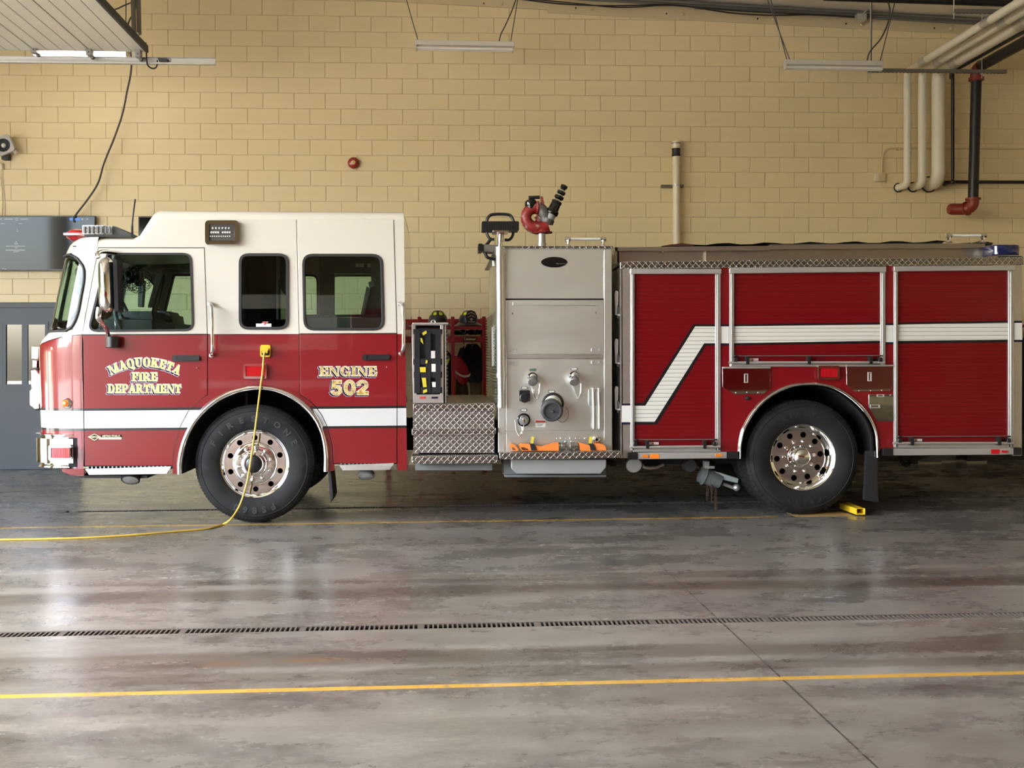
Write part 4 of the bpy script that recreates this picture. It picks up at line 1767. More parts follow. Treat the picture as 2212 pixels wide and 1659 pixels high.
for (a0, a1) in ((895, 907), (919, 930), (941, 952)):
    b.plate([(a0, 711), (a1, 711), (a1, 849), (a0, 849)], [], ny - .005, ny, 0, .03)
b.plate([(897, 711), (951, 711), (951, 852), (899, 852)], [], .05, .056, 0, .03)
b.build('webbing_net', M['webbing'], hb)
for (pts) in ([(912, 719), (921, 714), (922, 720), (914, 725)], [(908, 730), (912, 731), (915, 744), (909, 738)], [(920, 778), (924, 778), (923, 785), (919, 785)], [(907, 793), (920, 793), (920, 804), (908, 804)], [(911, 816), (920, 816), (922, 836), (914, 836)], [(914, 843), (922, 840), (923, 846), (914, 850)]):
    m_ = MB()
    m_.plate(pts, [], .002, .009, 0, .03)
    m_.build('pull_tab', M['yelweb'], hb, smooth=0)
for (pts) in ([(931, 758), (940, 758), (940, 774), (931, 774)], [(932, 786), (941, 786), (941, 803), (932, 803)], [(933, 825), (941, 825), (943, 836), (934, 836)]):
    m_ = MB()
    m_.plate(pts, [], .012, .03, 0, .03)
    m_.build('hose_fold', M['stk'], hb, smooth=0)
b = MB()
b.pbox(907, 857, 920, 861, .024, .03, 0, .03)
b.build('bin_sticker', M['stkred'], hb, smooth=0)
b = MB()
b.pbox(932, 857, 946, 861, .024, .03, 0, .03)
b.build('bin_label', M['ink'], hb, smooth=0)
b = MB()
c_ = P(936, 696, .05)
b.tube([c_ + Vector((.018 * cos(t_), 0, .018 * sin(t_))) for t_ in [i * pi / 6 for i in range(12)]], .004, 6, closed=True)
b.build('lift_ring', M['chrome'], hb)

# ---- pump house shell
b = MB()
zt, zb_ = sz(537), sz(978)
xl, xr = sx(1084), sx(1322)
b.box(xl, xr, .004, TW, zb_, zt)
ph = b.build('pump_house', M['steel'], ENG, smooth=0)
b = MB()
b.box(sx(1088, 537) - .07, sx(1324, 537), -.012, TW, zt, zt + .022)
b.build('pump_house_roof', M['treadb'], ENG, bevel=.003)
b = MB()
b.pbox(1076, 545, 1091, 978, -.012, .02, 0, 0)
b.pbox(1304.5, 540, 1321, 978, -.012, .02, 0, 0)
b.build('pump_frame', M['steel'], ENG, bevel=.004)
b = MB()
b.pbox(1091.5, 539, 1304, 645, -.006, .01, 0, 0)
up_ = b.build('upper_panel', M['steel'], ENG, bevel=.003)
b = MB()
b.plate(circ(1197.3, 566.3, 28.3, 40, 11.3), [], -.014, -.006)
bd = b.build('oval_badge', M['blackgloss'], up_, bevel=.004)
b = MB()
vs, fs = text_on('FIRE APPARATUS', .012)
b.add([(S(1201, 571)[0] + a_, -.0148, S(1201, 571)[1] + c_) for a_, c_ in vs], fs)
b.build('badge_print', M['midgrey'], bd, smooth=0)


def panel(name, v0, v1, y=-.010):
    m_ = MB()
    m_.pbox(1093, v0, 1303.5, v1, y, .01, 0, 0)
    return m_.build(name, M['steel'], ENG, bevel=.003)


mp = panel('hinged_panel', 648.5, 765, -.018)
b = MB()
b.pbox(1107, 652.5, 1291, 660, -.030, -.018, 0, 0)
b.build('panel_lip', M['steel'], mp, bevel=.003)
b = MB()
b.pbox(1092, 645, 1304, 648.5, -.002, .0, 0, 0)
b.build('panel_shadow_gap', M['matblack'], mp)
for u, v in ((1107, 677), (1287, 675.5)):
    m_ = MB()
    m_.plate([(u - 1.5, v - 2), (u + 1.5, v - 2), (u + 1.5, v + 2.5), (u - .5, v + 2.5)], [], -.028, -.018)
    m_.build('panel_hook', M['darksteel'], mp)
b = MB()
b.pbox(1094, 766.5, 1303, 774.5, -.022, .0, 0, 0)
b.build('divider_bar', M['alu'], ENG, bevel=.004)
gp = panel('gauge_panel', 775.5, 930)
lp = panel('lower_panel', 932, 977, -.008)


def latch(u, v, par, w_=9.5, h_=3.6):
    m_ = MB()
    m_.plate(rrect(u - w_, v - h_, u + w_, v + h_, 1.5), [], -.026, -.010)
    k_ = m_.build('flush_latch', M['chrome'], par, bevel=.004)
    m_ = MB()
    m_.plate(rrect(u - w_ + 3, v - 2.2, u + w_ - 3, v + 2.2, 1), [], -.028, -.02)
    return m_


for u, v, par in ((1107, 757, mp), (1287, 755.5, mp), (1107, 785, gp), (1287.5, 782.5, gp)):
    m_ = MB()
    m_.plate(rrect(u - 9.5, v - 3.6, u + 9.5, v + 3.6, 1.5), [rrect(u - 6, v - 2.3, u + 6, v + 2.3, 1)], -.028, -.010)
    m_.plate(rrect(u - 6, v - 2.3, u + 6, v + 2.3, 1), [], -.020, -.010)
    m_.build('flush_latch', M['extr'], par, bevel=.002)


def lab(u, v, par, w_=6.5, col='stk'):
    m_ = MB()
    m_.plate([(u - w_, v - 3), (u + w_, v - 3), (u + w_ + 2, v), (u + w_, v + 3), (u - w_, v + 3), (u - w_ - 2, v)], [], -.014, -.010)
    m_.build('port_label', M['darksteel'], par, smooth=0)
    m_ = MB()
    m_.plate([(u - w_ + 1, v - 1.6), (u + w_ - 1, v - 1.6), (u + w_ - 1, v + 1.4), (u - w_ + 1, v + 1.4)], [], -.0155, -.014)
    m_.build('label_print', M[col], par, smooth=0)


lab(1151, 799, gp, 6.5, 'stkgrn')
lab(1240.5, 797, gp)
lab(1133, 838, gp)
lab(1191.5, 846, gp)
lab(1131.5, 886, gp)


def port(u, v, u2, v2, y2, r_, cap_r, par, name, ring, body, cap):
    """hose connection: flange on the panel, neck, cap"""
    m_ = MB()
    a_ = P(u, v, -.01)
    c_ = P(u2, v2, y2)
    m_.lathe([(r_ * 1.0, .004), (r_ * 1.0, -.010), (r_ * .8, -.016), (r_ * .7, -.016)], a_, (0, 1, 0), 32)
    p_ = m_.build(name, ring, ENG)
    m_ = MB()
    mid = Vector((a_.x, lerp(a_.y, c_.y, .6), a_.z))
    m_.tube(cat([a_, mid, c_ + Vector((0, .02, 0))], 5), r_ * .74, 24)
    m_.build('neck', body, p_)
    m_ = MB()
    ax = (c_ - mid).normalized()
    m_.lathe([(cap_r, -.035), (cap_r * 1.05, -.03), (cap_r * 1.05, .0), (cap_r * .92, .012), (0, .014)], c_, ax, 28)
    for k in range(3):
        t_ = 2 * pi * k / 3 + .5
        e1 = ax.cross(Vector((1, 0, 0))).normalized()
        e2 = ax.cross(e1)
        d_ = e1 * cos(t_) + e2 * sin(t_)
        m_.cyl(c_ + d_ * cap_r * .95 - ax * .012, c_ + d_ * cap_r * 1.25 - ax * .012, cap_r * .13, n=8)
    m_.build('cap', cap, p_)
    return p_, c_


def chainlink(par, pts, r_=.0035, mm='chrome'):
    m_ = MB()
    m_.tube(cat(pts, 6), r_, 6)
    m_.build('cap_chain', M[mm], par)


p1, c1 = port(1150, 815, 1150.5, 825, -.15, .042, .040, gp, 'discharge_port', M['blackgloss'], M['chrome'], M['darksteel'])
chainlink(p1, [P(1151, 829, -.16), P(1153, 848, -.05), P(1158, 862, -.03), P(1164, 850, -.02), P(1166, 829, -.012)])
p2, c2 = port(1240, 812, 1240.5, 825, -.15, .042, .040, gp, 'discharge_port', M['blackgloss'], M['chrome'], M['darksteel'])
chainlink(p2, [P(1241, 829, -.16), P(1243, 848, -.05), P(1248, 862, -.03), P(1254, 850, -.02), P(1255, 829, -.012)])
p3, c3 = port(1131, 907, 1131, 909, -.07, .058, .036, gp, 'suction_port', M['blackgloss'], M['chrome'], M['darksteel'])
chainlink(p3, [P(1132, 909, -.09), P(1130, 930, -.04), P(1123, 942, -.03), P(1116, 930, -.02), P(1113, 908, -.012)])
# large suction inlet with dark storz style cap
m_ = MB()
a_ = P(1194, 872, -.01)
m_.lathe([(.095, .004), (.095, -.022), (.088, -.028), (.07, -.028)], a_, (0, 1, 0), 40)
big = m_.build('main_suction_inlet', M['rubber'], ENG)
m_ = MB()
c_ = P(1192.5, 888, -.20)
m_.tube([a_, a_ + (c_ - a_) * .7], .078, 32)
m_.build('neck', M['stk'], big)
m_ = MB()
ax = Vector((0, -1, -.22)).normalized()
m_.lathe([(.080, -.10), (.088, -.095), (.088, -.05), (.094, -.045), (.094, .0), (.082, .012), (.070, .012), (.066, .0), (.0, .0)], c_, ax, 44)
e1 = ax.cross(Vector((1, 0, 0))).normalized()
e2 = ax.cross(e1)
for k in range(8):
    d_ = e1 * cos(k * pi / 4 + .2) + e2 * sin(k * pi / 4 + .2)
    m_.cyl(c_ + d_ * .078 - ax * .03, c_ + d_ * .096 - ax * .03, .012, n=8)
m_.build('cap', M['darkgrey'], big)
m_ = MB()
m_.lathe([(0, .02), (.008, .018), (.012, .0)], c_, ax, 12)
m_.build('cap_eye', M['chrome'], big)
chainlink(big, [P(1193, 888, -.2), P(1203, 905, -.10), P(1214, 912, -.06), P(1225, 905, -.04), P(1228, 890, -.03), P(1222, 878, -.02)], .0028, 'darksteel')
# electrical inlet
m_ = MB()
m_.plate(rrect(1122, 843, 1145, 867, 3), [], -.05, -.01)
el = m_.build('power_receptacle', M['blackpl'], ENG, bevel=.005)
m_ = MB()
m_.lathe([(0, -.035), (.036, -.033), (.042, -.02), (.042, .0)], P(1133, 859, -.05), (0, 1, .15), 24)
m_.build('flip_lid', M['blackpl'], el)
# warning label
m_ = MB()
m_.pbox(1156, 907, 1178, 922.5, -.013, -.010, 0, 0)
wl_ = m_.build('warning_label', M['stk'], ENG, smooth=0)
m_ = MB()
m_.pbox(1157, 908, 1177, 913, -.0145, -.013, 0, 0)
m_.build('warning_header', M['stkred'], wl_, smooth=0)
m_ = MB()
vs, fs = text_on('WARNING', .0165)
m_.add([(S(1161, 912)[0] + a_, -.0152, S(1161, 912)[1] + c_) for a_, c_ in vs], fs)
for k in range(3):
    m_.pbox(1159 + k, 914.5 + k * 2.2, 1175 - 2 * k, 915.3 + k * 2.2, -.0145, -.013, 0, 0)
m_.build('warning_print', M['darkgrey'], wl_, smooth=0)
# bolts and drain connector on the lower panel
for u in (1203, 1211, 1223.5, 1231.5, 1244, 1252, 1264):
    m_ = MB()
    m_.lathe([(0, -.014), (.004, -.013), (.0065, -.006), (.0065, 0)], P(u, 947, -.008), (0, 1, 0), 10)
    m_.build('drain_knob', M['chrome'], lp)
m_ = MB()
m_.lathe([(.012, -.05), (.02, -.052), (.030, -.045), (.030, -.01), (.034, 0)], P(1288, 949, -.008), (0, 1, 0), 8)
aj = m_.build('air_connector', M['chrome'], ENG)
m_ = MB()
m_.lathe([(.0, -.035), (.021, -.035), (.021, -.05), (.0, -.030)], P(1288, 949, -.008), (0, 1, 0), 16)
m_.build('connector_bore', M['rubber'], aj)
# spanner bracket with two spanners
m_ = MB()
m_.plate(rrect(1272, 841, 1299, 876, 3), [], -.028, -.01)
m_.plate([(1283, 853), (1293, 853), (1293, 855), (1283, 855)], [], -.031, -.028)
sp = m_.build('spanner_bracket', M['galv'], ENG, bevel=.004)
# ---- running board below
b = MB()
b.box(sx(1077, 985), sx(1335, 985), -.155, .02, S(1200, 991, -.155)[1], S(1200, 976, -.155)[1])
b.build('running_board', M['treadb'], ENG, bevel=.003)
b = MB()
b.plate([(1104, 992), (1310, 992), (1310, 1010), (1298, 1024), (1116, 1024), (1104, 1012)], [], -.05, .06, 0, -.05)
b.build('board_tray', mat('raw_aluminium', (.45, .46, .47, 1), .5, .7), ENG, bevel=.008)
b = MB()
b.plate([(1087, 992), (1310, 1000), (1310, 1025), (1090, 1025)], [], .07, .5, 0, .05)
b.pbox(1090, 1025.5, 1310, 1031, .05, .5, 0, .05)
b.build('skid_plate', M['midgrey'], ENG, bevel=.004)

# ---- left flank of the pump house: louvres and box
b = MB()
xl = sx(1084)
for k in range(30):
    zz = lerp(sz(868), sz(668), k / 29)
    b.add([(xl, .15, zz), (xl, TW - .1, zz), (xl - .05, TW - .1, zz - .012), (xl - .05, .15, zz - .012), (xl, .15, zz - .035), (xl, TW - .1, zz - .035)], [(0, 1, 2, 3), (3, 2, 5, 4)])
b.build('louvre_bank', M['steel'], ENG, smooth=0)
b = MB()
b.plate([(1064.5, 705), (1072, 702), (1072, 790), (1064.5, 793)], [], .55, .75, 0, .3)
b.build('flank_box', M['alu'], ENG, bevel=.005)
# ---- telescopic scene-light mast
b = MB()
pts = [P(1080.5, 880, -.06), P(1080.5, 866, -.06), P(1080.5, 700, -.06), P(1080, 545, -.06)]
m1 = S(1090, 700, -.06)[0] - S(1071.5, 700, -.06)[0]
b.tube([P(1083, 880, -.06), P(1082, 815, -.06)], .034, 24)
b.tube([P(1081.5, 816, -.06), P(1081.5, 806, -.06)], .041, 24)
b.tube([P(1081.5, 807, -.06), P(1079.5, 545, -.06)], .036, 24)
b.tube([P(1080, 552, -.06), P(1080, 534, -.06)], .042, 24)
ms = b.build('light_mast', M['alu'], ENG, smooth=40)
b = MB()
b.tube([P(1080, 536, -.06), P(1081, 520, -.06)], .020, 16)
b.tube([P(1081, 522, -.06), P(1082, 506, -.06)], .026, 16)
b.pbox(1063, 500, 1098, 504, -.16, .06, 0, -.06)
b.plate([(1073, 504), (1090, 504), (1084, 520), (1078, 520)], [], -.08, -.04, 0, -.06)
b.build('mast_head', M['chrome'], ms, bevel=.003)


def flood(uc, vc, y, w_, h_, rot=0, name='flood_light'):
    m_ = MB()
    hh = rrect(uc - w_ / 2, vc - h_ / 2, uc + w_ / 2, vc + h_ / 2, 3)
    m_.plate(hh, [], y - .07, y + .11, 0, y)
    for k in range(15):
        uu = uc - w_ / 2 + 5 + k * (w_ - 10) / 14
        for vv in (vc - h_ * .22, vc + h_ * .2):
            m_.plate([(uu - 1, vv - h_ * .14), (uu + 1, vv - h_ * .14), (uu + 1, vv + h_ * .14), (uu - 1, vv + h_ * .14)], [], y - .078, y - .07, 0, y)
    f_ = m_.build(name, M['blackpl'], ENG, bevel=.004)
    return f_


f1 = flood(1080, 490, -.06, 80, 20)
b = MB()
b.tube(cat([P(1051, 482, -.06), P(1053, 472, -.06), P(1058, 466, -.06), P(1064, 463.5, -.06), P(1080, 462.5, -.06), P(1097, 463.5, -.06), P(1104, 467, -.06), P(1108, 475, -.06), P(1110, 482, -.06)], 4), .013, 8)
b.build('carry_handle', M['blackpl'], f1)
b = MB()
b.tube(cat([P(1051, 501, .0), P(1054, 510, .0), P(1060, 517, .0), P(1068, 517, .0)], 4), .012, 8)
b.tube(cat([P(1109, 501, .0), P(1107, 510, .0), P(1100, 518, .0), P(1090, 518, .0)], 4), .012, 8)
b.build('guard_loop', M['blackpl'], f1)
f2 = MB()
f2.plate([(1043, 527), (1090, 531), (1090, 548), (1043, 543)], [], .75, .95, 0, .75)
f2 = f2.build('offside_flood_light', M['darksteel'], ENG, bevel=.01)
b = MB()
b.plate(rrect(1033, 527, 1042.5, 543, 2), [], .72, .98, 0, .75)
b.build('flood_end_cap', M['blackpl'], f2, bevel=.006)
b = MB()
b.tube(cat([P(1062, 514, .8), P(1054, 525, .8), P(1049, 530, .8)], 4), .014, 8)
b.tube(cat([P(1048, 546, .8), P(1053, 556, .8), P(1064, 559, .8), P(1074, 561, .8)], 4), .014, 8)
b.build('flood_loop', M['blackpl'], f2)
b = MB()
b.tube([P(1066, 575, .9), P(1066, 545, .9)], .02, 10)
b.build('flood_post', M['galv'], f2)
# ---- deck gun
M['gunred'] = mat('worn_red_casting', (.28, .018, .016, 1), .42)
q = N(M['gunred'])
x, y, z, g = q.pos()
q.ln(q.ramp(q.noise(q.vec(x, y, z), 14, 5, .6), [(.56, (.26, .016, .014)), (.64, (.30, .24, .22))]), q.b.inputs['Base Color'])
gy = .9


def G(u, v, dy=0.0):
    return P(u, v, gy + dy)


b = MB()
b.tube([G(1170, 536), G(1170, 505)], .037, 20)
b.tube([G(1170, 537), G(1170, 525)], .043, 20)
gun = b.build('deck_gun', M['galv'], ENG)
b = MB()
loop = [G(1163, 449), G(1152, 450), G(1142, 455.5), G(1136.5, 467), G(1139, 480), G(1148, 489), G(1160, 492.5), G(1172, 492), G(1183, 488)]
lp_ = cat(loop, 6)
b.tube(lp_, [lerp(.058, .050, min(1, k / 18)) if k < 18 else lerp(.050, .062, min(1, (k - 18) / 18)) for k in range(len(lp_))], 20)
b.lathe([(.062, -.012), (.066, 0), (.062, .012)], G(1161, 449), (1, 0, -.08), 24)
b.lathe([(.05, 0), (.090, 0), (.096, .012), (.05, .018)], G(1172, 504), (0, 0, 1), 24)
b.tube([G(1172, 503), G(1171, 494)], [.070, .060], 20)
b.tube([G(1158, 473), G(1164, 477), G(1166, 488)], .022, 10)
b.tube([G(1156, 472), G(1162, 466), G(1167, 472), G(1166, 484)], .012, 8)
b.build('curved_casting', M['gunred'], gun)
b = MB()
b.lathe([(.0, .055), (.035, .052), (.052, .038), (.058, .015), (.058, -.03), (.0, -.03)], G(1147, 443), (-.15, -.1, 1), 22)
b.build('swivel_cap', M['blackgloss'], gun)
b = MB()
b.tube(cat([G(1162, 448), G(1170, 453), G(1176, 465), G(1180, 478), G(1185, 486)], 4), [.055] * 9 + [.05] * 8, 16)
b.lathe([(.04, -.02), (.058, -.018), (.060, .02), (.04, .024)], G(1183, 478), (.35, 0, .94), 18)
b.build('inner_elbow', mat('worn_grey_casting', (.16, .15, .14, 1), .5, .5), gun)
b = MB()
b.plate([(1168, 425), (1172, 425), (1181, 470), (1173, 468)], [], gy - .03, gy + .02, 0, gy)
b.build('gun_lever', M['redpipe'], gun, bevel=.004)
b = MB()
b.tube([G(1142, 427), G(1166, 426)], .016, 12)
b.build('lever_grip', M['rubber'], gun)
a_, c_ = G(1183, 479), G(1219.5, 401)
d_ = c_ - a_
b = MB()
b.tube([a_, a_ + d_ * .24], [.050, .046], 20)
b.build('barrel_sleeve', M['ltgrey'], gun)
b = MB()
b.tube([a_ + d_ * t_ for t_ in (.2, .22, .24, .30, .32, .34, .50, .51)], [.056, .06, .062, .062, .058, .050, .046, .03], 20)
b.tube([a_ + d_ * .36, a_ + d_ * 1.0], [.030, .022], 16)
for t_, r_ in ((.53, .050), (.67, .046), (.80, .041), (.96, .034)):
    b.tube([a_ + d_ * (t_ - .05), a_ + d_ * (t_ - .02), a_ + d_ * (t_ + .035), a_ + d_ * (t_ + .05)], [r_ * .72, r_, r_, r_ * .74], 18)
b.build('stacked_tips', M['blackgloss'], gun)
for t_ in (.585, .72, .85):
    m_ = MB()
    m_.tube([a_ + d_ * (t_ - .012), a_ + d_ * (t_ + .022)], [.034, .031], 16)
    m_.build('tip_collar', M['chrome'], gun)


def rail(u0, u1, v, vb, y, name='grab_rail'):
    m_ = MB()
    m_.tube([P(u0 + 9, v, y), P(u1 - 9, v, y)], .013, 12)
    r_ = m_.build(name, M['stk'], ENG)
    for uu in (u0, u1):
        s_ = 1 if uu == u0 else -1
        m_ = MB()
        m_.tube([P(uu - s_ * 1, v, y), P(uu + s_ * 11, v, y)], .020, 12)
        m_.tube([P(uu + s_ * 6, v, y), P(uu + s_ * 6, vb - 2, y)], [.020, .012], 10)
        m_.lathe([(.012, .03), (.016, .012), (.030, .006), (.032, 0)], P(uu + s_ * 6, vb, y), (0, 0, 1), 14)
        m_.build('rail_stanchion', M['chrome'], r_)


rail(1221, 1308, 516.5, 532, .45)
rail(2044, 2129, 509, 524, .45)

# ================================================================== rescue body
# pieces of the body shell
FZ = S(1342, 581)[1]
b = MB()
xA, xB = sx(1340), sx(2208)
zT, zB = S(1500, 575)[1], S(1400, 978)[1]
xw0, xw1 = sx(1594), sx(1897)
b.box(xA, xw0, .03, TW, zB, zT - .01)
b.box(xw1, xB, .03, TW, zB, zT - .01)
b.box(xw0, xw1, .03, TW, S(1741, 822)[1], zT - .01)
b.build('body_shell', M['alu'], ENG, smooth=0)
RA = cat([(1593, 990), (1594, 961), (1603, 922), (1626, 883), (1660, 851), (1700, 831), (1743, 825), (1783, 828), (1819, 841), (1854, 867), (1880, 898), (1894, 932), (1897, 962), (1897, 988)], 4)
RI = cat([(1601, 990), (1602, 962), (1611, 926), (1633, 889), (1665, 859), (1703, 839.5), (1743, 833.5), (1781, 836.5), (1814, 849), (1847, 874), (1872, 903), (1886, 935), (1889, 963), (1890, 988)], 4)
ra = [tuple(p) for p in RA]
b = MB()
b.plate([(1557, 576), (1932, 573), (1932, 967), (1905, 968), (1897, 975)] + ra[::-1][1:] + [(1590, 976), (1557, 976)], [[(1577, 582), (1910, 580), (1910, 788), (1577, 790)]], .0, .03, 0, 0)
b.build('body_side', M['red'], ENG, smooth=30, bevel=.003)
wheel_well([tuple(p) for p in RI], 'rear_wheel_well', M['matblack'], .9)
arch([tuple(p) for p in RA], [tuple(p) for p in RI], 'rear_fender_trim', .03)
# corner posts
b = MB()
b.plate([(1341, 579), (1364, 579), (1364, 990), (1342, 990)], [], .0, .04)
c1_ = b.build('corner_post', M['alu'], ENG, bevel=.006)
b = MB()
b.plate([(2189, 572), (2208, 571), (2208, 985), (2188, 985)], [], .0, .04)
c2_ = b.build('rear_corner_post', M['alu'], ENG, bevel=.006)
for par, u0, u1, vv in ((c1_, 1343, 1361.5, (871.5, 876, 912, 917)), (c2_, 2190.5, 2208, (693, 697.5, 734, 739))):
    m_ = MB()
    m_.pbox(u0, vv[1], u1, vv[2], -.002, .0, 0, 0)
    m_.build('white_band', M['stk'], par, smooth=0)
    m_ = MB()
    m_.plate(rrect(u0, vv[0], u1, vv[1], 1.5), [], -.0025, .0)
    m_.plate(rrect(u0, vv[2], u1, vv[3], 1.5), [], -.0025, .0)
    m_.build('black_band', M['ink'], par, smooth=0)
# white band on the red columns between doors
for u0, u1, va in ((1556.5, 1574.5, 700.5), (1913, 1929.5, 698)):
    m_ = MB()
    m_.pbox(u0, va + 4.5, u1, va + 41, -.003, .0, 0, 0)
    m_.build('white_band', M['stk'], ENG, smooth=0)
    m_ = MB()
    m_.pbox(u0, va, u1, va + 4.5, -.003, .0, 0, 0)
    m_.pbox(u0, va + 41, u1, va + 46, -.003, .0, 0, 0)
    m_.build('black_band', M['ink'], ENG, smooth=0)
# front flank of the body with chrome hinges
b = MB()
b.box(xA - .001, xA + .02, .0, TW, zB - .02, FZ)
b.build('body_front_wall', M['alu'], ENG, smooth=0)
for v0, v1 in ((627, 686), (731, 791), (834, 891)):
    m_ = MB()
    m_.plate(rp([(1331, v0), (1337, v0 + 2), (1336, v1 - 24), (1340, v1 - 18), (1340, v1 - 4), (1330, v1 - 6), (1329, v0 + 8)], 2), [], .03, .07, 0, .0)
    h_ = m_.build('door_hinge', M['alu'], ENG, bevel=.005)
    m_ = MB()
    m_.plate([(1334, v1 - 26), (1338.5, v1 - 22), (1338.5, v1 - 8), (1333, v1 - 8)], [], .015, .04, 0, .0)
    m_.plate([(1334, v1 - 4), (1338, v1 - 4), (1337, v1 + 2), (1334, v1)], [], .02, .05, 0, .0)
    m_.build('hinge_spring', M['darkgrey'], h_)


# ---- roller doors
def strip_slice(poly, u0, u1):
    """clip a convex polygon to u0 <= u <= u1"""
    for lim, sg in ((u0, 1), (u1, -1)):
        out = []
        for i in range(len(poly)):
            a, c = poly[i], poly[(i + 1) % len(poly)]
            ia, ic = (a[0] - lim) * sg >= 0, (c[0] - lim) * sg >= 0
            if ia:
                out.append(a)
            if ia != ic:
                t = (lim - a[0]) / (c[0] - a[0])
                out.append((lim, a[1] + (c[1] - a[1]) * t))
        poly = out
        if not poly:
            break
    return poly


BLK = [[(1362, 870.5), (1390, 870.5), (1394, 876), (1362, 876)], [(1390, 870.5), (1498.5, 700), (1502, 705), (1394.5, 876)], [(1498.5, 700), (1580, 700.5), (1580, 705), (1502, 705)],
       [(1362, 911.7), (1414, 911.7), (1419.5, 917), (1362, 917)], [(1414, 911.7), (1521.5, 741.5), (1525, 746.5), (1419.5, 917)], [(1521.5, 741.5), (1580, 741.5), (1580, 746.5), (1525, 746.5)],
       [(1580, 700.5), (1905, 696.5), (1905, 701), (1580, 705)], [(1580, 741.5), (1905, 735.8), (1905, 741), (1580, 746.5)],
       [(1930, 696.8), (2182, 692.5), (2182, 697), (1930, 701.3)], [(1930, 736.4), (2182, 733.8), (2182, 739), (1930, 742)]]
WHT = [[(1362, 876), (1394.5, 876), (1414, 911.7), (1362, 911.7)], [(1394.5, 876), (1502, 705), (1521.5, 741.5), (1414, 911.7)], [(1502, 705), (1580, 705), (1580, 741.5), (1521.5, 741.5)],
       [(1580, 705), (1905, 701), (1905, 735.8), (1580, 741.5)], [(1930, 701.3), (2182, 697), (2182, 733.8), (1930, 736.4)]]
CY = .008


def roller(u0, u1, v0, v1, ru0, ru1, name, hd, tops):
    """curtain between u0..u1 / v0..v1 with side rails ru0, ru1 (widths) and header"""
    m_ = MB()
    m_.plate([(u0 - 2, v0 - 2), (u1 + 2, tops[1] + (v0 - tops[0]) - 2), (u1 + 2, v1 + 15), (u0 - 2, v1 + 15)], [], CY, .03, 0, 0)
    dr = m_.build(name, M['slatred'], ENG, smooth=0)
    mw_, mk_ = MB(), MB()
    for P_, mm_ in ((WHT, mw_), (BLK, mk_)):
        for poly in P_:
            c_ = strip_slice(poly, u0 - 1, u1 + 1)
            if len(c_) > 2:
                mm_.plate(c_, [], CY - (.002 if mm_ is mw_ else .0022), CY + .001, 0, 0)
    mw_.build('white_stripe', M['slatwhite'], dr, smooth=0)
    mk_.build('black_pinstripe', M['slatblack'], dr, smooth=0)
    m_ = MB()
    for (a0, a1) in ((ru0, u0), (u1, ru1)):
        w_ = a1 - a0
        m_.plate([(a0, tops[0] + 10 if a0 == ru0 else tops[1] + 10), (a1, tops[0] + 10 if a0 == ru0 else tops[1] + 10), (a1, v1 + 20), (a0, v1 + 20)], [], -.012, .03, 0, 0)
        m_.plate([(a0 + w_ * .3, tops[0] + 12), (a0 + w_ * .62, tops[0] + 12), (a0 + w_ * .62, v1 + 19), (a0 + w_ * .3, v1 + 19)], [], -.018, -.01, 0, 0)
    m_.build('guide_rail', M['extr'], dr, bevel=.003)
    m_ = MB()
    m_.plate([(ru0 - 1, tops[0]), (ru1 + 1, tops[1]), (ru1 + 1, tops[1] + hd), (ru0 - 1, tops[0] + hd)], [], -.024, .03, 0, 0)
    m_.build('door_header', M['extr'], dr, bevel=.005)
    # pull bar with clips
    vb = v1 + 11
    m_ = MB()
    m_.tube([P(ru0 - 1, vb + (2 if name == 'roller_door' else 0), -.05), P(ru1, vb, -.05)], .011, 10)
    m_.build('pull_bar', M['extr'], dr)
    m_ = MB()
    m_.tube([P(u0 + 4, vb - 14, -.02), P(u1 - 4, vb - 15, -.02)], .004, 6)
    m_.build('pull_cord', M['darksteel'], dr)
    n_ = 3 if name == 'wide_roller_door' else 2
    for k in range(n_):
        uu = lerp(u0 + 26, u1 - 26, k / (n_ - 1))
        m_ = MB()
        m_.plate(rrect(uu - 3.2, vb - 13, uu + 3.2, vb + 4, 1), [], -.07, -.005, 0, 0)
        m_.build('bar_clip', M['blackpl'], dr, bevel=.004)
    for uu in (u0 - 1, u1 - 6):
        m_ = MB()
        m_.plate([(uu - 2, vb - 11), (uu + 5, vb - 11), (uu + 6, vb - 1), (uu - 3, vb - 1)], [], -.06, -.005, 0, 0)
        m_.plate([(uu + 1, vb - 16), (uu + 9, vb - 16), (uu + 9, vb - 13), (uu + 1, vb - 13)], [], -.03, .0, 0, 0)
        m_.build('bar_end', M['blackpl'], dr, bevel=.003)
    m_ = MB()
    m_.pbox(u0 + 31, vb - 9, u0 + 53, vb - 3.5, -.004, .008, 0, 0)
    m_.build('instruction_label', M['stk'], dr, smooth=0)
    m_ = MB()
    m_.pbox(u0 + 38, vb - 7.7, u0 + 42, vb - 4.7, -.0055, -.003, 0, 0)
    m_.build('label_mark', M['stkred'], dr, smooth=0)
    return dr


roller(1370, 1545, 592, 953, 1362, 1556, 'roller_door', 11, (581, 581))
roller(1585, 1901.5, 590, 772, 1575.5, 1911.5, 'wide_roller_door', 12, (579, 576))
roller(1938.5, 2177.5, 587, 946, 1930, 2189, 'rear_roller_door', 11, (575.5, 573.5))
b = MB()
b.pbox(1367, 966.5, 1556, 976, -.012, .03, 0, 0)
b.pbox(1932, 957, 2187, 967, -.012, .03, 0, 0)
b.pbox(1577, 786.5, 1912, 792, -.014, .03, 0, 0)
b.build('door_sill', M['extr'], ENG, bevel=.003)


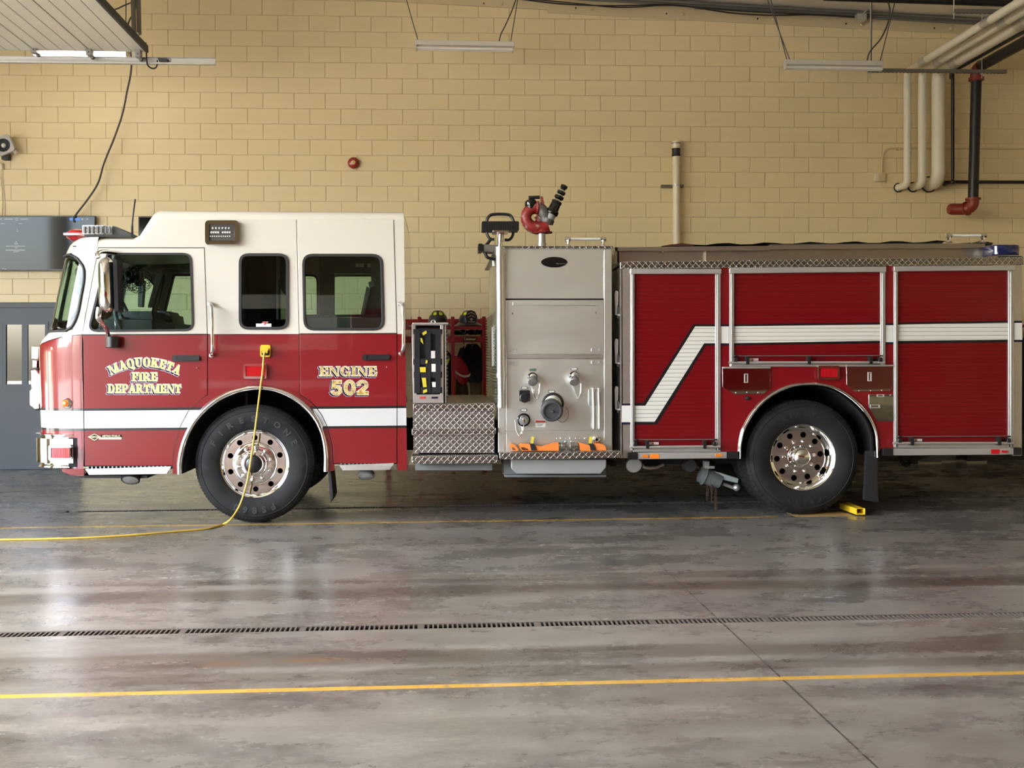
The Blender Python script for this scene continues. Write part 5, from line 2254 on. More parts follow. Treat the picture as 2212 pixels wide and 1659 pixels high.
def rub(u0, u1, va, vb, h_, caps):
    m_ = MB()
    m_.plate([(u0, va), (u1, vb), (u1, vb + h_), (u0, va + h_)], [], -.04, .03, 0, 0)
    r_ = m_.build('rub_rail', M['extr'], ENG, bevel=.006)
    m_ = MB()
    for c0, c1 in caps:
        m_.plate(rrect(c0, lerp(va, vb, (c0 - u0) / (u1 - u0)) - .6, c1, lerp(va, vb, (c1 - u0) / (u1 - u0)) + h_ + .6, 2), [], -.046, .03, 0, 0)
    m_.build('rail_end_cap', M['blackpl'], r_, bevel=.005)
    return r_


r1 = rub(1357, 1591, 977.5, 975.5, 14, ((1355, 1376), (1567, 1592)))
r2 = rub(1905, 2202, 968.5, 966.5, 15, ((1904, 1925), (2184, 2201)))
for u, v, w_, h_, mm, par in ((1391.5, 984.5, 13, 6, 'amber', r1), (1549.5, 982.5, 14, 6, 'amber', r1), (2164, 974.5, 13, 5, 'redlens', r2)):
    m_ = MB()
    m_.plate(rrect(u - w_ / 2, v - h_ / 2, u + w_ / 2, v + h_ / 2, 2.5), [], -.054, -.04, 0, 0)
    m_.build('clearance_light', M[mm], par, bevel=.004)
for u0, u1, v0, v1, mm, par in ((1402, 1421.5, 980, 989.5, 'orange', r1), (2136, 2154.5, 970, 979.5, 'redlens', r2)):
    m_ = MB()
    m_.pbox(u0, v0, u1, v1, -.044, -.04, 0, 0)
    m_.build('side_reflector', M[mm], par, smooth=0)

# ---- tread-plate cornice, hose bed wall, top items
b = MB()
zt0, zt1 = S(1341, 566)[1], S(2209, 555)[1]
b.splate([(sx(1340), S(1341, 581)[1]), (sx(2208.5), S(2208, 571.5)[1]), (sx(2208.5), zt1), (sx(1340), zt0)], [], -.016, .02)
b.splate([(sx(1340), zt0 - .03), (sx(2208.5), zt1 - .03), (sx(2208.5), zt1), (sx(1340), zt0)], [], .02, TW)
b.build('tread_cornice', M['treadb'], ENG, bevel=.004)
hy = .38
b = MB()
b.plate([(1328, 534), (1660, 531), (1664, 528), (2080, 526), (2126, 526.5), (2128, 534), (2080, 536), (1664, 538.5), (1660, 541), (1328, 542)], [], hy - .05, hy + .04, 0, hy - .05)
b.plate([(1334, 540), (2128, 533), (2130, 562), (1334, 570)], [], hy, hy + .03, 0, hy - .05)
b.pbox(1328, 534, 1334, 570, hy - .05, hy + .04, 0, hy - .05)
b.pbox(1525.5, 538, 1528.5, 568, hy - .04, hy, 0, hy - .05)
b.plate([(1529, 540), (1538, 540), (1538, 566), (1529, 566)], [], hy - .01, hy, 0, hy - .05)
b.box(P(2128, 540, hy).x - .03, P(2128, 540, hy).x, hy, TW - hy, S(2100, 562, hy)[1], S(2100, 526, hy)[1])
b.box(P(1330, 540, hy).x, P(1330, 540, hy).x + .03, hy, TW - hy, S(1330, 570, hy)[1], S(1330, 534, hy)[1])
b.plate([(1328, 534), (2128, 526), (2128, 562), (1328, 570)], [], TW - hy, TW - hy + .03, 0, hy - .05)
b.build('hose_bed_wall', mat('hose_bed_aluminium', (.50, .46, .40, 1), .34, 1.0), ENG, bevel=.004)
b = MB()
xx0, xx1 = P(1440, 531, .5).x, P(2032, 526, .5).x
rows = []
for i in range(25):
    xx = lerp(xx0, xx1, i / 24)
    zz = lerp(S(1440, 532, hy)[1], S(2032, 525, hy)[1], i / 24)
    rows.append([(xx, yy, zz + .012 + .010 * sin(i * 1.7) * (j == 0) + .03 * sin(pi * j / 6)) for j, yy in enumerate([lerp(hy - .04, TW - hy, k / 6) for k in range(7)])])
b.grid(rows)
cov = b.build('hose_bed_cover', M['matblack'], ENG)
b = MB()
b.plate([(1430, 531.5), (1455, 528), (1472, 527), (1495, 528.5), (1500, 531)], [], hy - .02, 1.2, 0, hy)
b.build('cover_flap', M['canvas'], cov)
b = MB()
b.plate([(1664, 528), (2028, 525), (2036, 522), (2030, 527), (1664, 530)], [], hy - .05, .9, 0, hy)
b.plate([(2060, 524.5), (2108, 522), (2104, 526), (2060, 526)], [], hy + .1, .9, 0, hy)
b.plate([(2132, 525), (2143, 515), (2168, 520), (2164, 525)], [], hy + .2, .9, 0, hy)
b.build('cover_edge', M['rubber'], cov)
m_ = MB()
m_.lathe([(0, -.012), (.008, -.01), (.010, 0)], P(1432, 543, hy - .001), (0, 1, 0), 12)
m_.build('bed_bolt', M['chrome'], ENG)
# blue rear beacon
b = MB()
bp = []
for k in range(40):
    a_ = 2 * pi * k / 40
    ca, sa = cos(a_), sin(a_)
    bp.append((P(2166, 540, .2).x + .135 * (abs(ca) ** .55) * (1 if ca > 0 else -1), .24 + .15 * (abs(sa) ** .6) * (1 if sa > 0 else -1)))
zb1, zb2 = S(2160, 552, .15)[1], S(2160, 529, .15)[1]
rows = []
for f_, zz in ((0.0, zb1), (.95, zb1), (1.0, lerp(zb1, zb2, .1)), (1.0, lerp(zb1, zb2, .85)), (.95, lerp(zb1, zb2, .95)), (.8, zb2), (.0, zb2 + .005)):
    rows.append([(lerp(P(2166, 540, .2).x, a_, max(f_, .001)), lerp(.24, c_, max(f_, .001)), zz) for a_, c_ in bp])
b.grid(rows, 0, True)
be = b.build('blue_beacon', M['blue'], ENG, smooth=40)
b = MB()
for k in range(7):
    b.ball(P(2160 + k * 7, 556, .1), .022, (1.4, 1, .6), 8)
b.build('beacon_wiring', M['rubber'], be)

# ---- polished locker doors around the rear arch
def hexdoor(pts, latch_, par_lbl, rivets, lip=None):
    m_ = MB()
    m_.plate(pts, [], -.012, .0, 0, 0)
    d_ = m_.build('polished_locker_door', M['polished'], ENG, bevel=.002)
    m_ = MB()
    (u, v, w_, h_) = latch_[0]
    for (u, v, w_, h_) in latch_:
        m_.plate(rrect(u - w_ / 2, v - h_ / 2, u + w_ / 2, v + h_ / 2, .8), [rrect(u - w_ / 2 + 2, v - h_ / 2 + 2, u + w_ / 2 - 2, v + h_ / 2 - 2, .5)], -.020, -.012, 0, 0)
    m_.build('push_latch', M['extr'], d_, bevel=.002)
    for (u, v) in rivets:
        m_ = MB()
        m_.lathe([(0, -.007), (.005, -.006), (.007, 0)], P(u, v, -.012), (0, 1, 0), 10)
        m_.build('rivet', M['chrome'], d_)
    if lip:
        m_ = MB()
        m_.pbox(*lip, -.022, .0, 0, 0)
        m_.build('top_lip', M['extr'], d_, bevel=.002)


hexdoor([(1559.5, 795), (1663, 794), (1663, 838), (1648, 850.5), (1586, 851.5), (1560, 836)], [(1611, 817, 8, 20)], '', [(1590, 848.5), (1614, 847.5), (1638, 848)], (1559.5, 792.5, 1663, 796))
hexdoor([(1827, 791), (1929, 790), (1928, 836), (1922, 844), (1845, 845.5), (1828, 831)], [(1877.5, 813.5, 8, 20)], '', [(1856, 844.5), (1881, 844), (1905, 843.5)], (1827, 788, 1929, 791.5))
hexdoor([(1875.5, 852), (1929, 851.5), (1929, 909.5), (1894, 909.5), (1875.5, 879)], [(1889, 877.5, 21, 8), (1901, 854.5, 15, 6)], '', [(1924, 853.5)])
m_ = MB()
m_.lathe([(0, -.03), (.012, -.026), (.016, -.012), (.018, 0)], P(1614, 860, -.001), (0, 1, 0), 14)
m_.build('door_stud', M['rubber'], ENG)
# ================================================================== sign-written lettering on the doors
def bx_(x0, x1, y0, y1):
    return [(x0, y0), (x1, y0), (x1, y1), (x0, y1)]


def ring_(cx, cy, ro, so, ri, si, a0=0, a1=360, n=22):
    out = []
    for i in range(n):
        t0, t1 = radians(lerp(a0, a1, i / n)), radians(lerp(a0, a1, (i + 1) / n))
        out.append([(cx + ri * cos(t0), cy + si * sin(t0)), (cx + ro * cos(t0), cy + so * sin(t0)), (cx + ro * cos(t1), cy + so * sin(t1)), (cx + ri * cos(t1), cy + si * sin(t1))])
    return out


def sb(x0, x1):      # bottom serif, slightly bracketed
    m_ = (x0 + x1) / 2
    return [bx_(x0, x1, 0, .085), [(x0 + .05, .085), (x1 - .05, .085), (m_ + .1, .17), (m_ - .1, .17)]]


def st_(x0, x1):
    m_ = (x0 + x1) / 2
    return [bx_(x0, x1, .915, 1), [(x0 + .05, .915), (m_ - .1, .83), (m_ + .1, .83), (x1 - .05, .915)]]


GL = {
    'M': (1.44, [[(.08, 1), (.40, 1), (.82, 0), (.64, 0)], [(1.0, 1), (1.1, 1), (.82, 0), (.70, 0)], bx_(.12, .20, 0, .95), bx_(1.02, 1.30, 0, 1)] + sb(0, .32) + sb(.92, 1.42) + [bx_(0, .40, .915, 1), bx_(1.0, 1.42, .915, 1)]),
    'A': (1.04, [[(.40, 1.02), (.58, 1.02), (.98, 0), (.66, 0)], [(.42, 1.0), (.55, .80), (.22, 0), (.09, 0)], [(.26, .26), (.74, .26), (.70, .37), (.30, .37)]] + sb(0, .36) + sb(.56, 1.08)),
    'O': (1.02, ring_(.5, .5, .49, .52, .19, .43)),
    'Q': (1.02, ring_(.5, .5, .49, .52, .19, .43) + [[(.40, .06), (.60, .08), (.72, -.06), (.56, -.12)], [(.56, -.12), (.68, .0), (1.02, -.02), (.98, -.14), (.80, -.22)]]),
    'U': (1.04, [bx_(.14, .42, .34, 1), bx_(.80, .90, .34, 1)] + ring_(.52, .34, .38, .36, .10, .25, 180, 270, 8) + ring_(.52, .34, .38, .36, .28, .25, 270, 360, 8) + st_(0, .56) + st_(.66, 1.04)),
    'K': (1.10, [bx_(.12, .40, 0, 1), [(.36, .42), (.48, .40), (.92, 1), (.78, 1)], [(.44, .56), (.62, .66), (1.04, 0), (.70, 0)]] + sb(0, .52) + st_(0, .52) + st_(.62, 1.04) + sb(.62, 1.12)),
    'E': (.94, [bx_(.12, .40, 0, 1), bx_(.0, .84, .90, 1), bx_(0, .86, 0, .10), bx_(.38, .64, .46, .57), [(.56, .46), (.68, .30), (.68, .74), (.56, .57)], [(.56, .90), (.80, .62), (.88, .62), (.86, .95)], [(.54, .10), (.86, .05), (.93, .42), (.86, .42)]]),
    'F': (.88, [bx_(.12, .40, 0, 1), bx_(.0, .84, .90, 1), bx_(.38, .62, .44, .55), [(.54, .44), (.66, .28), (.66, .72), (.54, .55)], [(.54, .90), (.80, .58), (.88, .58), (.86, .95)]] + sb(0, .56)),
    'I': (.56, [bx_(.14, .42, 0, 1)] + sb(0, .56) + st_(0, .56)),
    'R': (1.10, [bx_(.12, .40, 0, 1), bx_(.0, .45, .90, 1), bx_(.36, .46, .46, .56)] + ring_(.44, .73, .46, .27, .17, .17, -90, 90, 12) + [[(.40, .50), (.66, .52), (1.10, 0), (.76, 0)]] + sb(0, .52) + sb(.74, 1.12)),
    'P': (.98, [bx_(.12, .40, 0, 1), bx_(.0, .45, .90, 1), bx_(.36, .46, .40, .50)] + ring_(.44, .70, .50, .30, .20, .20, -90, 90, 12) + sb(0, .56)),
    'D': (1.08, [bx_(.12, .40, 0, 1), bx_(.0, .45, .91, 1), bx_(0, .45, 0, .09)] + ring_(.42, .5, .62, .5, .32, .41, -90, 90, 14)),
    'T': (.96, [bx_(.34, .62, 0, 1), bx_(.06, .90, .89, 1), [(.08, 1), (.0, .62), (.07, .62), (.34, .89)], [(.88, 1), (.62, .89), (.89, .62), (.96, .62)]] + sb(.20, .76)),
    'N': (1.16, [bx_(.13, .23, 0, .95), bx_(.92, 1.02, .05, 1), [(.02, 1), (.36, 1), (1.02, 0), (.84, 0)]] + sb(0, .38) + st_(.76, 1.18) + [bx_(0, .3, .915, 1)]),
    'G': (1.10, ring_(.52, .5, .50, .52, .20, .43, 42, 330, 20) + [bx_(.70, .98, .06, .42), bx_(.58, 1.08, .36, .45), [(.74, .86), (.86, .62), (.93, .62), (.93, .98)]]),
    '0': (.98, ring_(.47, .5, .46, .52, .17, .32)),
    '5': (.98, [bx_(.14, .86, .76, 1), [(.14, 1), (.38, 1), (.34, .46), (.08, .42)], [(.08, .42), (.34, .46), (.40, .62), (.30, .62)]] + ring_(.44, .32, .45, .345, .16, .13, -165, 125, 22)),
    '2': (.96, ring_(.46, .67, .44, .345, .16, .13, -38, 190, 20) + [[(.82, .48), (.56, .58), (.02, .20), (.02, 0.0), (.36, .14)], bx_(.02, .92, 0, .24)]),
}


def ccw(p):
    a = sum(p[i - 1][0] * p[i][1] - p[i][0] * p[i - 1][1] for i in range(len(p)))
    return p if a > 0 else p[::-1]


def grow(p, d):
    p = ccw(p)
    n = len(p)
    out = []
    for i in range(n):
        a, b_, c = [Vector(p[k % n]).to_2d() for k in (i - 1, i, i + 1)]
        e0, e1 = (b_ - a), (c - b_)
        if e0.length < 1e-7 or e1.length < 1e-7:
            out.append(tuple(b_))
            continue
        e0.normalize()
        e1.normalize()
        n0, n1 = Vector((e0.y, -e0.x)), Vector((e1.y, -e1.x))
        out.append(tuple(b_ + (n0 + n1) * (d / max(.6, 1 + n0.dot(n1)))))
    return out


def sign(lines, name, parent, y0):
    """lines: (text, u left, u right, v base, v top, arc radius px or 0, fill material)"""
    polys = []
    for text, ul, ur, vb, vt, arc_, mm in lines:
        adv = [GL[c][0] for c in text]
        gap = .03
        tot = sum(adv) + gap * (len(text) - 1)
        um = (ul + ur) / 2
        H, Wd = vb - vt, ur - ul
        k = Wd / tot
        x = 0
        for ch, a_ in zip(text, adv):
            mid = x + a_ / 2 - tot / 2
            for p in GL[ch][1]:
                q_ = []
                for (px_, py_) in p:
                    if arc_:
                        th = mid * k / arc_
                        lx, ly = (px_ - a_ / 2) * k, py_ * H
                        # letters sit on the arc
                        cu_, cv_ = um + arc_ * sin(th), vb + arc_ * (1 - cos(th))
                        q_.append(S(cu_ + lx * cos(th) + ly * sin(th), cv_ + lx * sin(th) - ly * cos(th)))
                    else:
                        q_.append(S(um + (mid - a_ / 2 + px_) * k, vb - py_ * H))
                polys.append((q_, mm))
            x += a_ + gap
    sh = Vector(S(300, 800)) - Vector(S(302.6, 797.6))
    lay = [('lav', lambda p: [grow(p, .0045), grow([(a_ + sh.x, c_ + sh.y) for a_, c_ in p], .0055)], .0008),
           ('ink', lambda p: [grow([(a_ + sh.x * t_, c_ + sh.y * t_) for a_, c_ in p], .0018) for t_ in (1, .66, .33)], .0013),
           ('cream', lambda p: [grow(p, .0022)], .0018)]
    base = None
    for mm, fn, d in lay:
        m_ = MB()
        k = 0
        for p, f_ in polys:
            for g_ in fn(p):
                m_.add([(a_, y0 - d - k * 2e-7, c_) for a_, c_ in g_], [tuple(range(len(g_)))])
                k += 1
        o = m_.build(name if base is None else {'ink': 'drop_shadow', 'cream': 'letter_outline'}[mm], M[mm], parent if base is None or True else base, smooth=0, merge=False)
        base = base or o
    for mm in sorted(set(f_ for p, f_ in polys)):
        m_ = MB()
        k = 0
        for p, f_ in polys:
            if f_ == mm:
                g_ = grow(p, -.0012)
                m_.add([(a_, y0 - .0024 - k * 2e-7, c_) for a_, c_ in g_], [tuple(range(len(g_)))])
                k += 1
        m_.build('gold_letters', M[mm], parent, smooth=0, merge=False)


M['goldflat'] = mat('gold_paint', (.83, .60, .17, 1), .4)
sign([('MAQUOKETA', 237, 389, 792, 772.5, 152, 'goldflat'), ('FIRE', 285, 341, 823.5, 804.5, 0, 'goldflat'), ('DEPARTMENT', 233, 392, 849, 830, 0, 'goldflat')], 'department_lettering', fd, -.004)
sign([('ENGINE', 690, 815, 812.5, 791.5, 0, 'goldtex'), ('502', 714, 797, 853, 821.5, 0, 'goldtex')], 'engine_number_lettering', rd, -.004)

# maker's plate on the front door: diamond badge and script bar
b = MB()
b.plate([(189.5, 943.5), (205, 936), (219.5, 943.5), (205, 952.5)], [], -.010, -.004, 0, 0)
b.plate([(218, 939), (263, 938.8), (263.5, 944), (219, 944.5)], [], -.008, -.004, 0, 0)
bdg = b.build('maker_badge', M['blackgloss'], fd, bevel=.001)
b = MB()
b.plate([(190.5, 943.5), (205, 936.6), (218.5, 943.5), (205, 951.6)], [[(193, 943.5), (205, 938), (216, 943.5), (205, 950)]], -.012, -.008, 0, 0)
b.plate([(216, 944.6), (263, 944.4), (263, 949), (214, 949)], [], -.010, -.004, 0, 0)
vs, fs = text_on('SPARTAN', .024, .0004)
w_ = max(v[0] for v in vs)
k = (S(215, 943)[0] - S(194.5, 943)[0]) / w_
b.add([(S(194.5, 943)[0] + a_ * k, -.0135, S(200, 946)[1] + c_) for a_, c_ in vs], fs)
vs, fs = text_on('METRO STAR-X', .020, .0004)
w_ = max(v[0] for v in vs)
k = (S(260.5, 943)[0] - S(222, 943)[0]) / w_
b.add([(S(222, 943)[0] + a_ * k, -.0125, S(240, 943.3)[1] + c_) for a_, c_ in vs], fs)
b.build('badge_print', mat('pale_gold_print', (.80, .72, .45, 1), .3, .5), bdg, smooth=0)
# ================================================================== things on the engine and in the bay
# ---- orange hose with couplings lying on the running board
by = -.085
bz = S(1200, 977.5, by)[1]
hs = thing('fire_hose', (P(1205, 976, by).x, by, bz), 'short orange hose with silver couplings lying folded on the running board', 'hose')


def hose_part(out, hole, name, y0, y1):
    m_ = MB()
    m_.plate(rp(out, 3, 3), [rp(hole, 2, 3)] if hole else [], y0, y1, 0, by)
    return m_.build(name, M['hoseorange'], hs, smooth=50, bevel=.004)


hose_part([(1121, 964), (1126, 961.2), (1145, 963), (1160, 966.8), (1172, 967.5), (1188, 963), (1206, 958.5), (1207, 977.2), (1127, 977.2), (1122, 971)], [(1124.5, 969.5), (1131, 969.5), (1139, 972.5), (1143, 976), (1128, 976)], 'hose_section', by - .03, by + .05)
hose_part([(1102, 964), (1106, 961.5), (1112, 964.5), (1120, 974), (1119, 977.2), (1106, 977), (1102.5, 971)], [(1105, 968.5), (1109, 970), (1115, 975.2), (1107, 975.5)], 'hose_loop', by - .025, by + .05)
hose_part([(1249, 958.5), (1262, 962.5), (1276, 966), (1280, 961.8), (1291, 961.3), (1302, 962.8), (1308, 969), (1308.5, 976), (1274, 977.2), (1253, 977.2)], None, 'hose_section', by - .03, by + .05)
M['cplg'] = mat('coupling_alloy', (.50, .49, .46, 1), .25, 1.0)
for (ua, ub) in ((1206, 1225), (1248, 1230)):
    m_ = MB()
    p0, p1 = P(ua, 967, by), P(ub, 967, by)
    d_ = p1 - p0
    rr = S(0, 957.5, by)[1] - S(0, 967, by)[1]
    rr = min(rr, p0.z - bz - .001)
    m_.lathe([(.0, .0), (rr * .86, 0), (rr * .9, d_.length * .3), (rr * .9, d_.length * .34), (rr * 1.0, d_.length * .36), (rr * 1.0, d_.length * .5), (rr * .88, d_.length * .54), (rr * .88, d_.length * .64), (rr * 1.0, d_.length * .68), (rr * 1.0, d_.length * .95), (rr * .9, d_.length), (0, d_.length)], p0, d_, 28)
    for k in range(3):
        a_ = 2 * pi * k / 3 + pi / 2
        e1 = Vector((0, 1, 0)) * cos(a_) + Vector((0, 0, 1)) * sin(a_)
        m_.cyl(p0 + d_ * .8 + e1 * rr * .9, p0 + d_ * .8 + e1 * rr * 1.16, .007, n=8)
    m_.build('hose_coupling', M['cplg'], hs)
for uu, tl, tr in ((1147, (1146, 966), 4), (1275, (1272, 964), 3)):
    m_ = MB()
    m_.plate([(uu - 3, 962), (uu + 6, 962), (uu + 12, 976), (uu, 976)], [], by - .04, by + .05, 0, by)
    s_ = m_.build('hose_strap', M['webbing'], hs, bevel=.003)
    m_ = MB()
    m_.plate([(tl[0], 962), (tl[0] + 6, 962), (tl[0] + 8, 948), (tl[0] + 2, 946.5)], [], by + .01, by + .016, 0, by)
    m_.build('strap_tag', M['yelweb'], s_, smooth=0)
def low_z(o):
    k_ = [v.co.z for c in o.children for e in [c] + list(c.children) for v in e.data.vertices]
    return min(k_)


hs.location.z += S(1200, 976, -.155)[1] + .0015 - low_z(hs)
# ---- two spanners hanging in their bracket
for i, u in enumerate((1282, 1294)):
    m_ = MB()
    pts = [P(u - 1, 838, -.042), P(u, 876, -.042), P(u + .6, 900, -.042), P(u + .4, 926, -.042)]
    m_.tube(pts, [.0085, .0085, .0075, .009], 8)
    m_.plate(rrect(u - 2.6, 837, u + 2, 846, 1), [], -.052, -.034, 0, 0)
    o = m_.build('hydrant_spanner', M['galv'])
    tag(o, ['long steel hydrant spanner hanging on the pump panel, the left one', 'long steel hydrant spanner hanging on the pump panel, the right one'][i], 'spanner', 'spanners on the pump panel')

# ---- yellow shore cord from the socket down to the floor
pts = [P(572, 760, -.082), P(570, 768, -.082), P(567.5, 800, -.076), P(562, 842, -.075), P(554, 905, -.055), P(546, 965, -.06), P(536, 1030, -.065), P(528, 1062, -.08), P(519, 1089, -.10), P(508, 1109, -.13), P(496, 1124, -.17)]
fl_ = [PF(482, 1134.5), PF(462, 1141), PF(440, 1145), PF(380, 1150), PF(300, 1157), PF(200, 1163), PF(100, 1166.5), PF(0, 1168), PF(-200, 1170)]
pts += [p + Vector((0, 0, .008)) for p in fl_]
b = MB()
b.tube(cat(pts, 8), .0085, 8)
tag(b.build('extension_cord', M['yelcord']), 'yellow power cord running from the cab socket down across the floor', 'cord')

# ---- yellow wheel stop behind the rear wheel with its base strip under the tyre
ws_ = thing('wheel_stop', (PF(1800, 1114).x, PF(1800, 1114).y + .15, 0), 'yellow steel wheel stop on the floor behind the rear wheel', 'wheel stop')
b = MB()
x0, x1 = PF(1715, 1114).x, PF(1836, 1113).x
yb = -.03
b.box(x0, x1, yb, yb + .28, .0, .002)
b.build('base_strip', mat('worn_yellow_steel', (.38, .24, .08, 1), .6), ws_, smooth=0)
b = MB()
xa, xb = PF(1812, 1108).x, PF(1852, 1115).x
zt = .065
b.splate([(xa + .08, .010), (xa + .165, .010), (xa + .165, zt), (xa + .155, zt), (xa + .155, .02), (xa + .09, .02), (xa + .09, zt), (xa + .08, zt)], [], yb - .01, yb + .42)
b.box(xa + .08, xa + .165, yb + .02, yb + .42, zt - .008, zt)
b.build('stop_channel', mat('safety_yellow', (.75, .50, .02, 1), .45), ws_, bevel=.004)


# ---- hanging fluorescent lights
def ceiling_at(x):
    return ceil_z(x)


def strip_light(u0, u1, v0, v1, y, lit, label):
    p0, p1 = P(u0, v0, y), P(u1, v1, y)
    x0, x1, zt = p0.x, p1.x, max(p0.z, p1.z)
    t = thing('strip_light', ((x0 + x1) / 2, y, zt - .13), label, 'light', 'hanging strip lights')
    sl_ = (p1.z - p0.z) / (x1 - x0)
    zf = lambda x, d: p0.z + sl_ * (x - x0) - d
    hh = .060
    m_ = MB()
    m_.splate([(x0, zf(x0, 0)), (x1, zf(x1, 0)), (x1, zf(x1, hh)), (x0, zf(x0, hh))], [], y - .055, y + .055)
    m_.splate([(x0 + .02, zf(x0, hh)), (x1 - .02, zf(x1, hh)), (x1 - .03, zf(x1, hh + .03)), (x0 + .03, zf(x0, hh + .03))], [], y - .02, y + .02)
    m_.build('fixture_channel', M['white'], t, bevel=.004)
    for xx in (x0 + .01, x1 - .025):
        m_ = MB()
        m_.box(xx, xx + .016, y - .05, y + .05, zf(xx, .115), zf(xx, .05))
        m_.build('lamp_holder', M['white'], t, bevel=.003)
    for yy in (y - .033, y + .033):
        m_ = MB()
        m_.tube([(x0 + .02, yy, zf(x0, .092)), (x1 - .02, yy, zf(x1, .092))], .0165, 14)
        m_.build('fluorescent_tube', M['lit'] if lit else M['tube'], t)
    return t


M['lit'] = mat('lit_tube', (1, 1, 1, 1), .3, emit=(1, .93, .86, 1), es=1.3)
t1 = strip_light(896, 1110.5, 88, 92, 4.2, False, 'switched-off white strip light hanging before the block wall, the left one')
t2 = strip_light(1693, 1906, 130, 133.5, 4.2, False, 'switched-off white strip light hanging before the block wall beside the white pipes')
t3 = strip_light(70, 278, 100, 103.5, 4.2, True, 'lit fluorescent strip light glowing above the overhead door track')


def wire(t, pts, r_=.006, name='hanger_wire', n=6, mm='cable'):
    m_ = MB()
    m_.tube(cat(pts, 6), r_, n)
    m_.build(name, M[mm], t)


def hang(t, u, v, du, y=4.2):
    a_ = P(u, v, y)
    c_ = P(u + du, v - 60, y)
    z = ceiling_at(a_.x)
    k = (z - a_.z) / (c_.z - a_.z)
    wire(t, [a_, a_ + (c_ - a_) * (k - .01)])


hang(t1, 903, 88, -17)
hang(t1, 1103, 91, 10)
wire(t1, [P(1078, 91, 4.2), P(1082, 74, 4.2), P(1092, 54, 4.2), P(1107, 20, 4.2), P(1118, -12, 4.25), P(1128, -45, 4.3)], .008, 'power_lead')
hang(t2, 1700, 130, -16)
hang(t2, 1706, 130, -22)
hang(t2, 1901, 133, 15)
wire(t2, [P(1873, 132, 4.2), P(1879, 112, 4.2), P(1903, 83, 4.2), P(1918, 50, 4.3), P(1922, 20, 4.4), P(1915, -6, 4.4), P(1908, -30, 4.4)], .010, 'power_lead')
hang(t3, 76, 100, 0)
hang(t3, 272, 103, 0)
wire(t2, [P(1882, 133, 4.3), P(1883, 14, 4.3), P(1883, -14, 4.3)], .007)

# ---- overhead door stowed flat under the roof at upper left
dx1 = P(315, 112, 3.3).x
dz1 = P(315, 112, 3.3).z
od = thing('overhead_door', (dx1 - 2.3, 1.2, dz1), 'white ribbed overhead door stowed flat on its tracks at upper left', 'door')
M['doorskin'] = mat('door_skin', (.84, .81, .72, 1), .45, 0, .1)
q = N(M['doorskin'])
x, y, z, g = q.pos()
fr = q.math('FRACT', q.math('DIVIDE', q.math('SUBTRACT', x, dx1), .1525))
q.ln(q.mix(q.math('LESS_THAN', fr, .05), (.84, .81, .72, 1), (.20, .18, .15, 1)), q.b.inputs['Base Color'])
q.bump(q.math('MINIMUM', q.math('MULTIPLY', q.math('MINIMUM', fr, q.math('SUBTRACT', 1.0, fr)), 14.0), 1.0), .8, .006)
xx = dx1
k = 0
while xx > dx1 - 4.3:
    m_ = MB()
    xn = xx - .605
    m_.box(xn + .004, xx, -1.15, 3.3, dz1, dz1 + .05)
    m_.build('door_section', M['doorskin'], od, smooth=0, bevel=.004)
    xx = xn
    k += 1
b = MB()
b.box(dx1, dx1 + .03, -1.15, 3.3, dz1 - .012, dz1 + .07)
b.build('bottom_seal', M['darkgrey'], od, bevel=.005)
for ty, nm in ((3.42, 'door_track'), (-1.27, 'door_track')):
    b = MB()
    xe = P(466, 134, 3.42).x
    zt = P(466, 126.5, 3.42).z
    zb_ = P(466, 142, 3.42).z
    s_ = 1 if ty > 0 else -1
    x00 = XL + .05
    b.box(x00, xe, ty - .004, ty, zb_, zt)
    b.box(x00, xe, ty - .055, ty, zb_ - .0, zb_ + .006)
    b.box(x00, xe, ty - .058, ty - .052, zb_, zb_ + .020)
    b.box(x00, xe, ty - .04, ty, zt - .005, zt)
    b.build(nm, M['galv'], od, bevel=.002)
for (u, v) in ((83, 119), (200, 124), (305, 128)):
    m_ = MB()
    p_ = P(u, v, 3.36)
    m_.lathe([(.0, -.03), (.022, -.03), (.024, -.02), (.024, .01), (.0, .012)], p_, (0, 1, 0), 16)
    m_.tube([p_ + Vector((0, -.05, 0)), p_ + Vector((0, -.18, .02))], .008, 8)
    m_.box(p_.x - .03, p_.x + .03, p_.y - .16, p_.y - .06, p_.z - .01, max(dz1, p_.z + .02))
    m_.build('track_roller', M['darksteel'], od, bevel=.003)
p_ = P(116, 46, 1.7)
m_ = MB()
m_.box(p_.x - .09, p_.x + .09, 1.2, 1.26, dz1 - .018, dz1)
m_.box(p_.x - .03, p_.x + .03, 1.16, 1.30, dz1 - .035, dz1 - .016)
m_.build('lock_plate', M['darksteel'], od, bevel=.003)
for (ua, va, ub, vb) in ((283, -20, 290, 72), (297, -20, 301, 76)):
    m_ = MB()
    y_ = 3.44
    x0, z0 = S(ua, va, y_)
    x1, z1 = S(ub, vb, y_)
    z0 = ceil_z(x0) - .0
    m_.splate([(x0 - .025, z0), (x0 + .025, z0), (x1 + .022, z1), (x1 - .028, z1)], [], y_, y_ + .006)
    m_.splate([(x0 + .020, z0), (x0 + .026, z0), (x1 + .023, z1), (x1 + .017, z1)], [], y_ - .04, y_ + .006)
    for k in range(20):
        f_ = (k + .5) / 20
        xm_, zm_ = lerp(x0, x1, f_), lerp(z0, z1, f_)
        m_.box(xm_ - .010, xm_ + .006, y_ - .0015, y_, zm_ - .008, zm_ + .008)
    m_.build('hanger_angle', M['strut'], od, smooth=0)
m_ = MB()
m_.splate([S(286, 110, 3.42), S(294, 110, 3.42), S(294, 124, 3.42), S(286, 124, 3.42)], [], 3.42, 3.43)
m_.splate([S(294, 70, 3.43), S(299, 70, 3.43), S(299, 124, 3.43), S(294, 124, 3.43)], [], 3.43, 3.436)
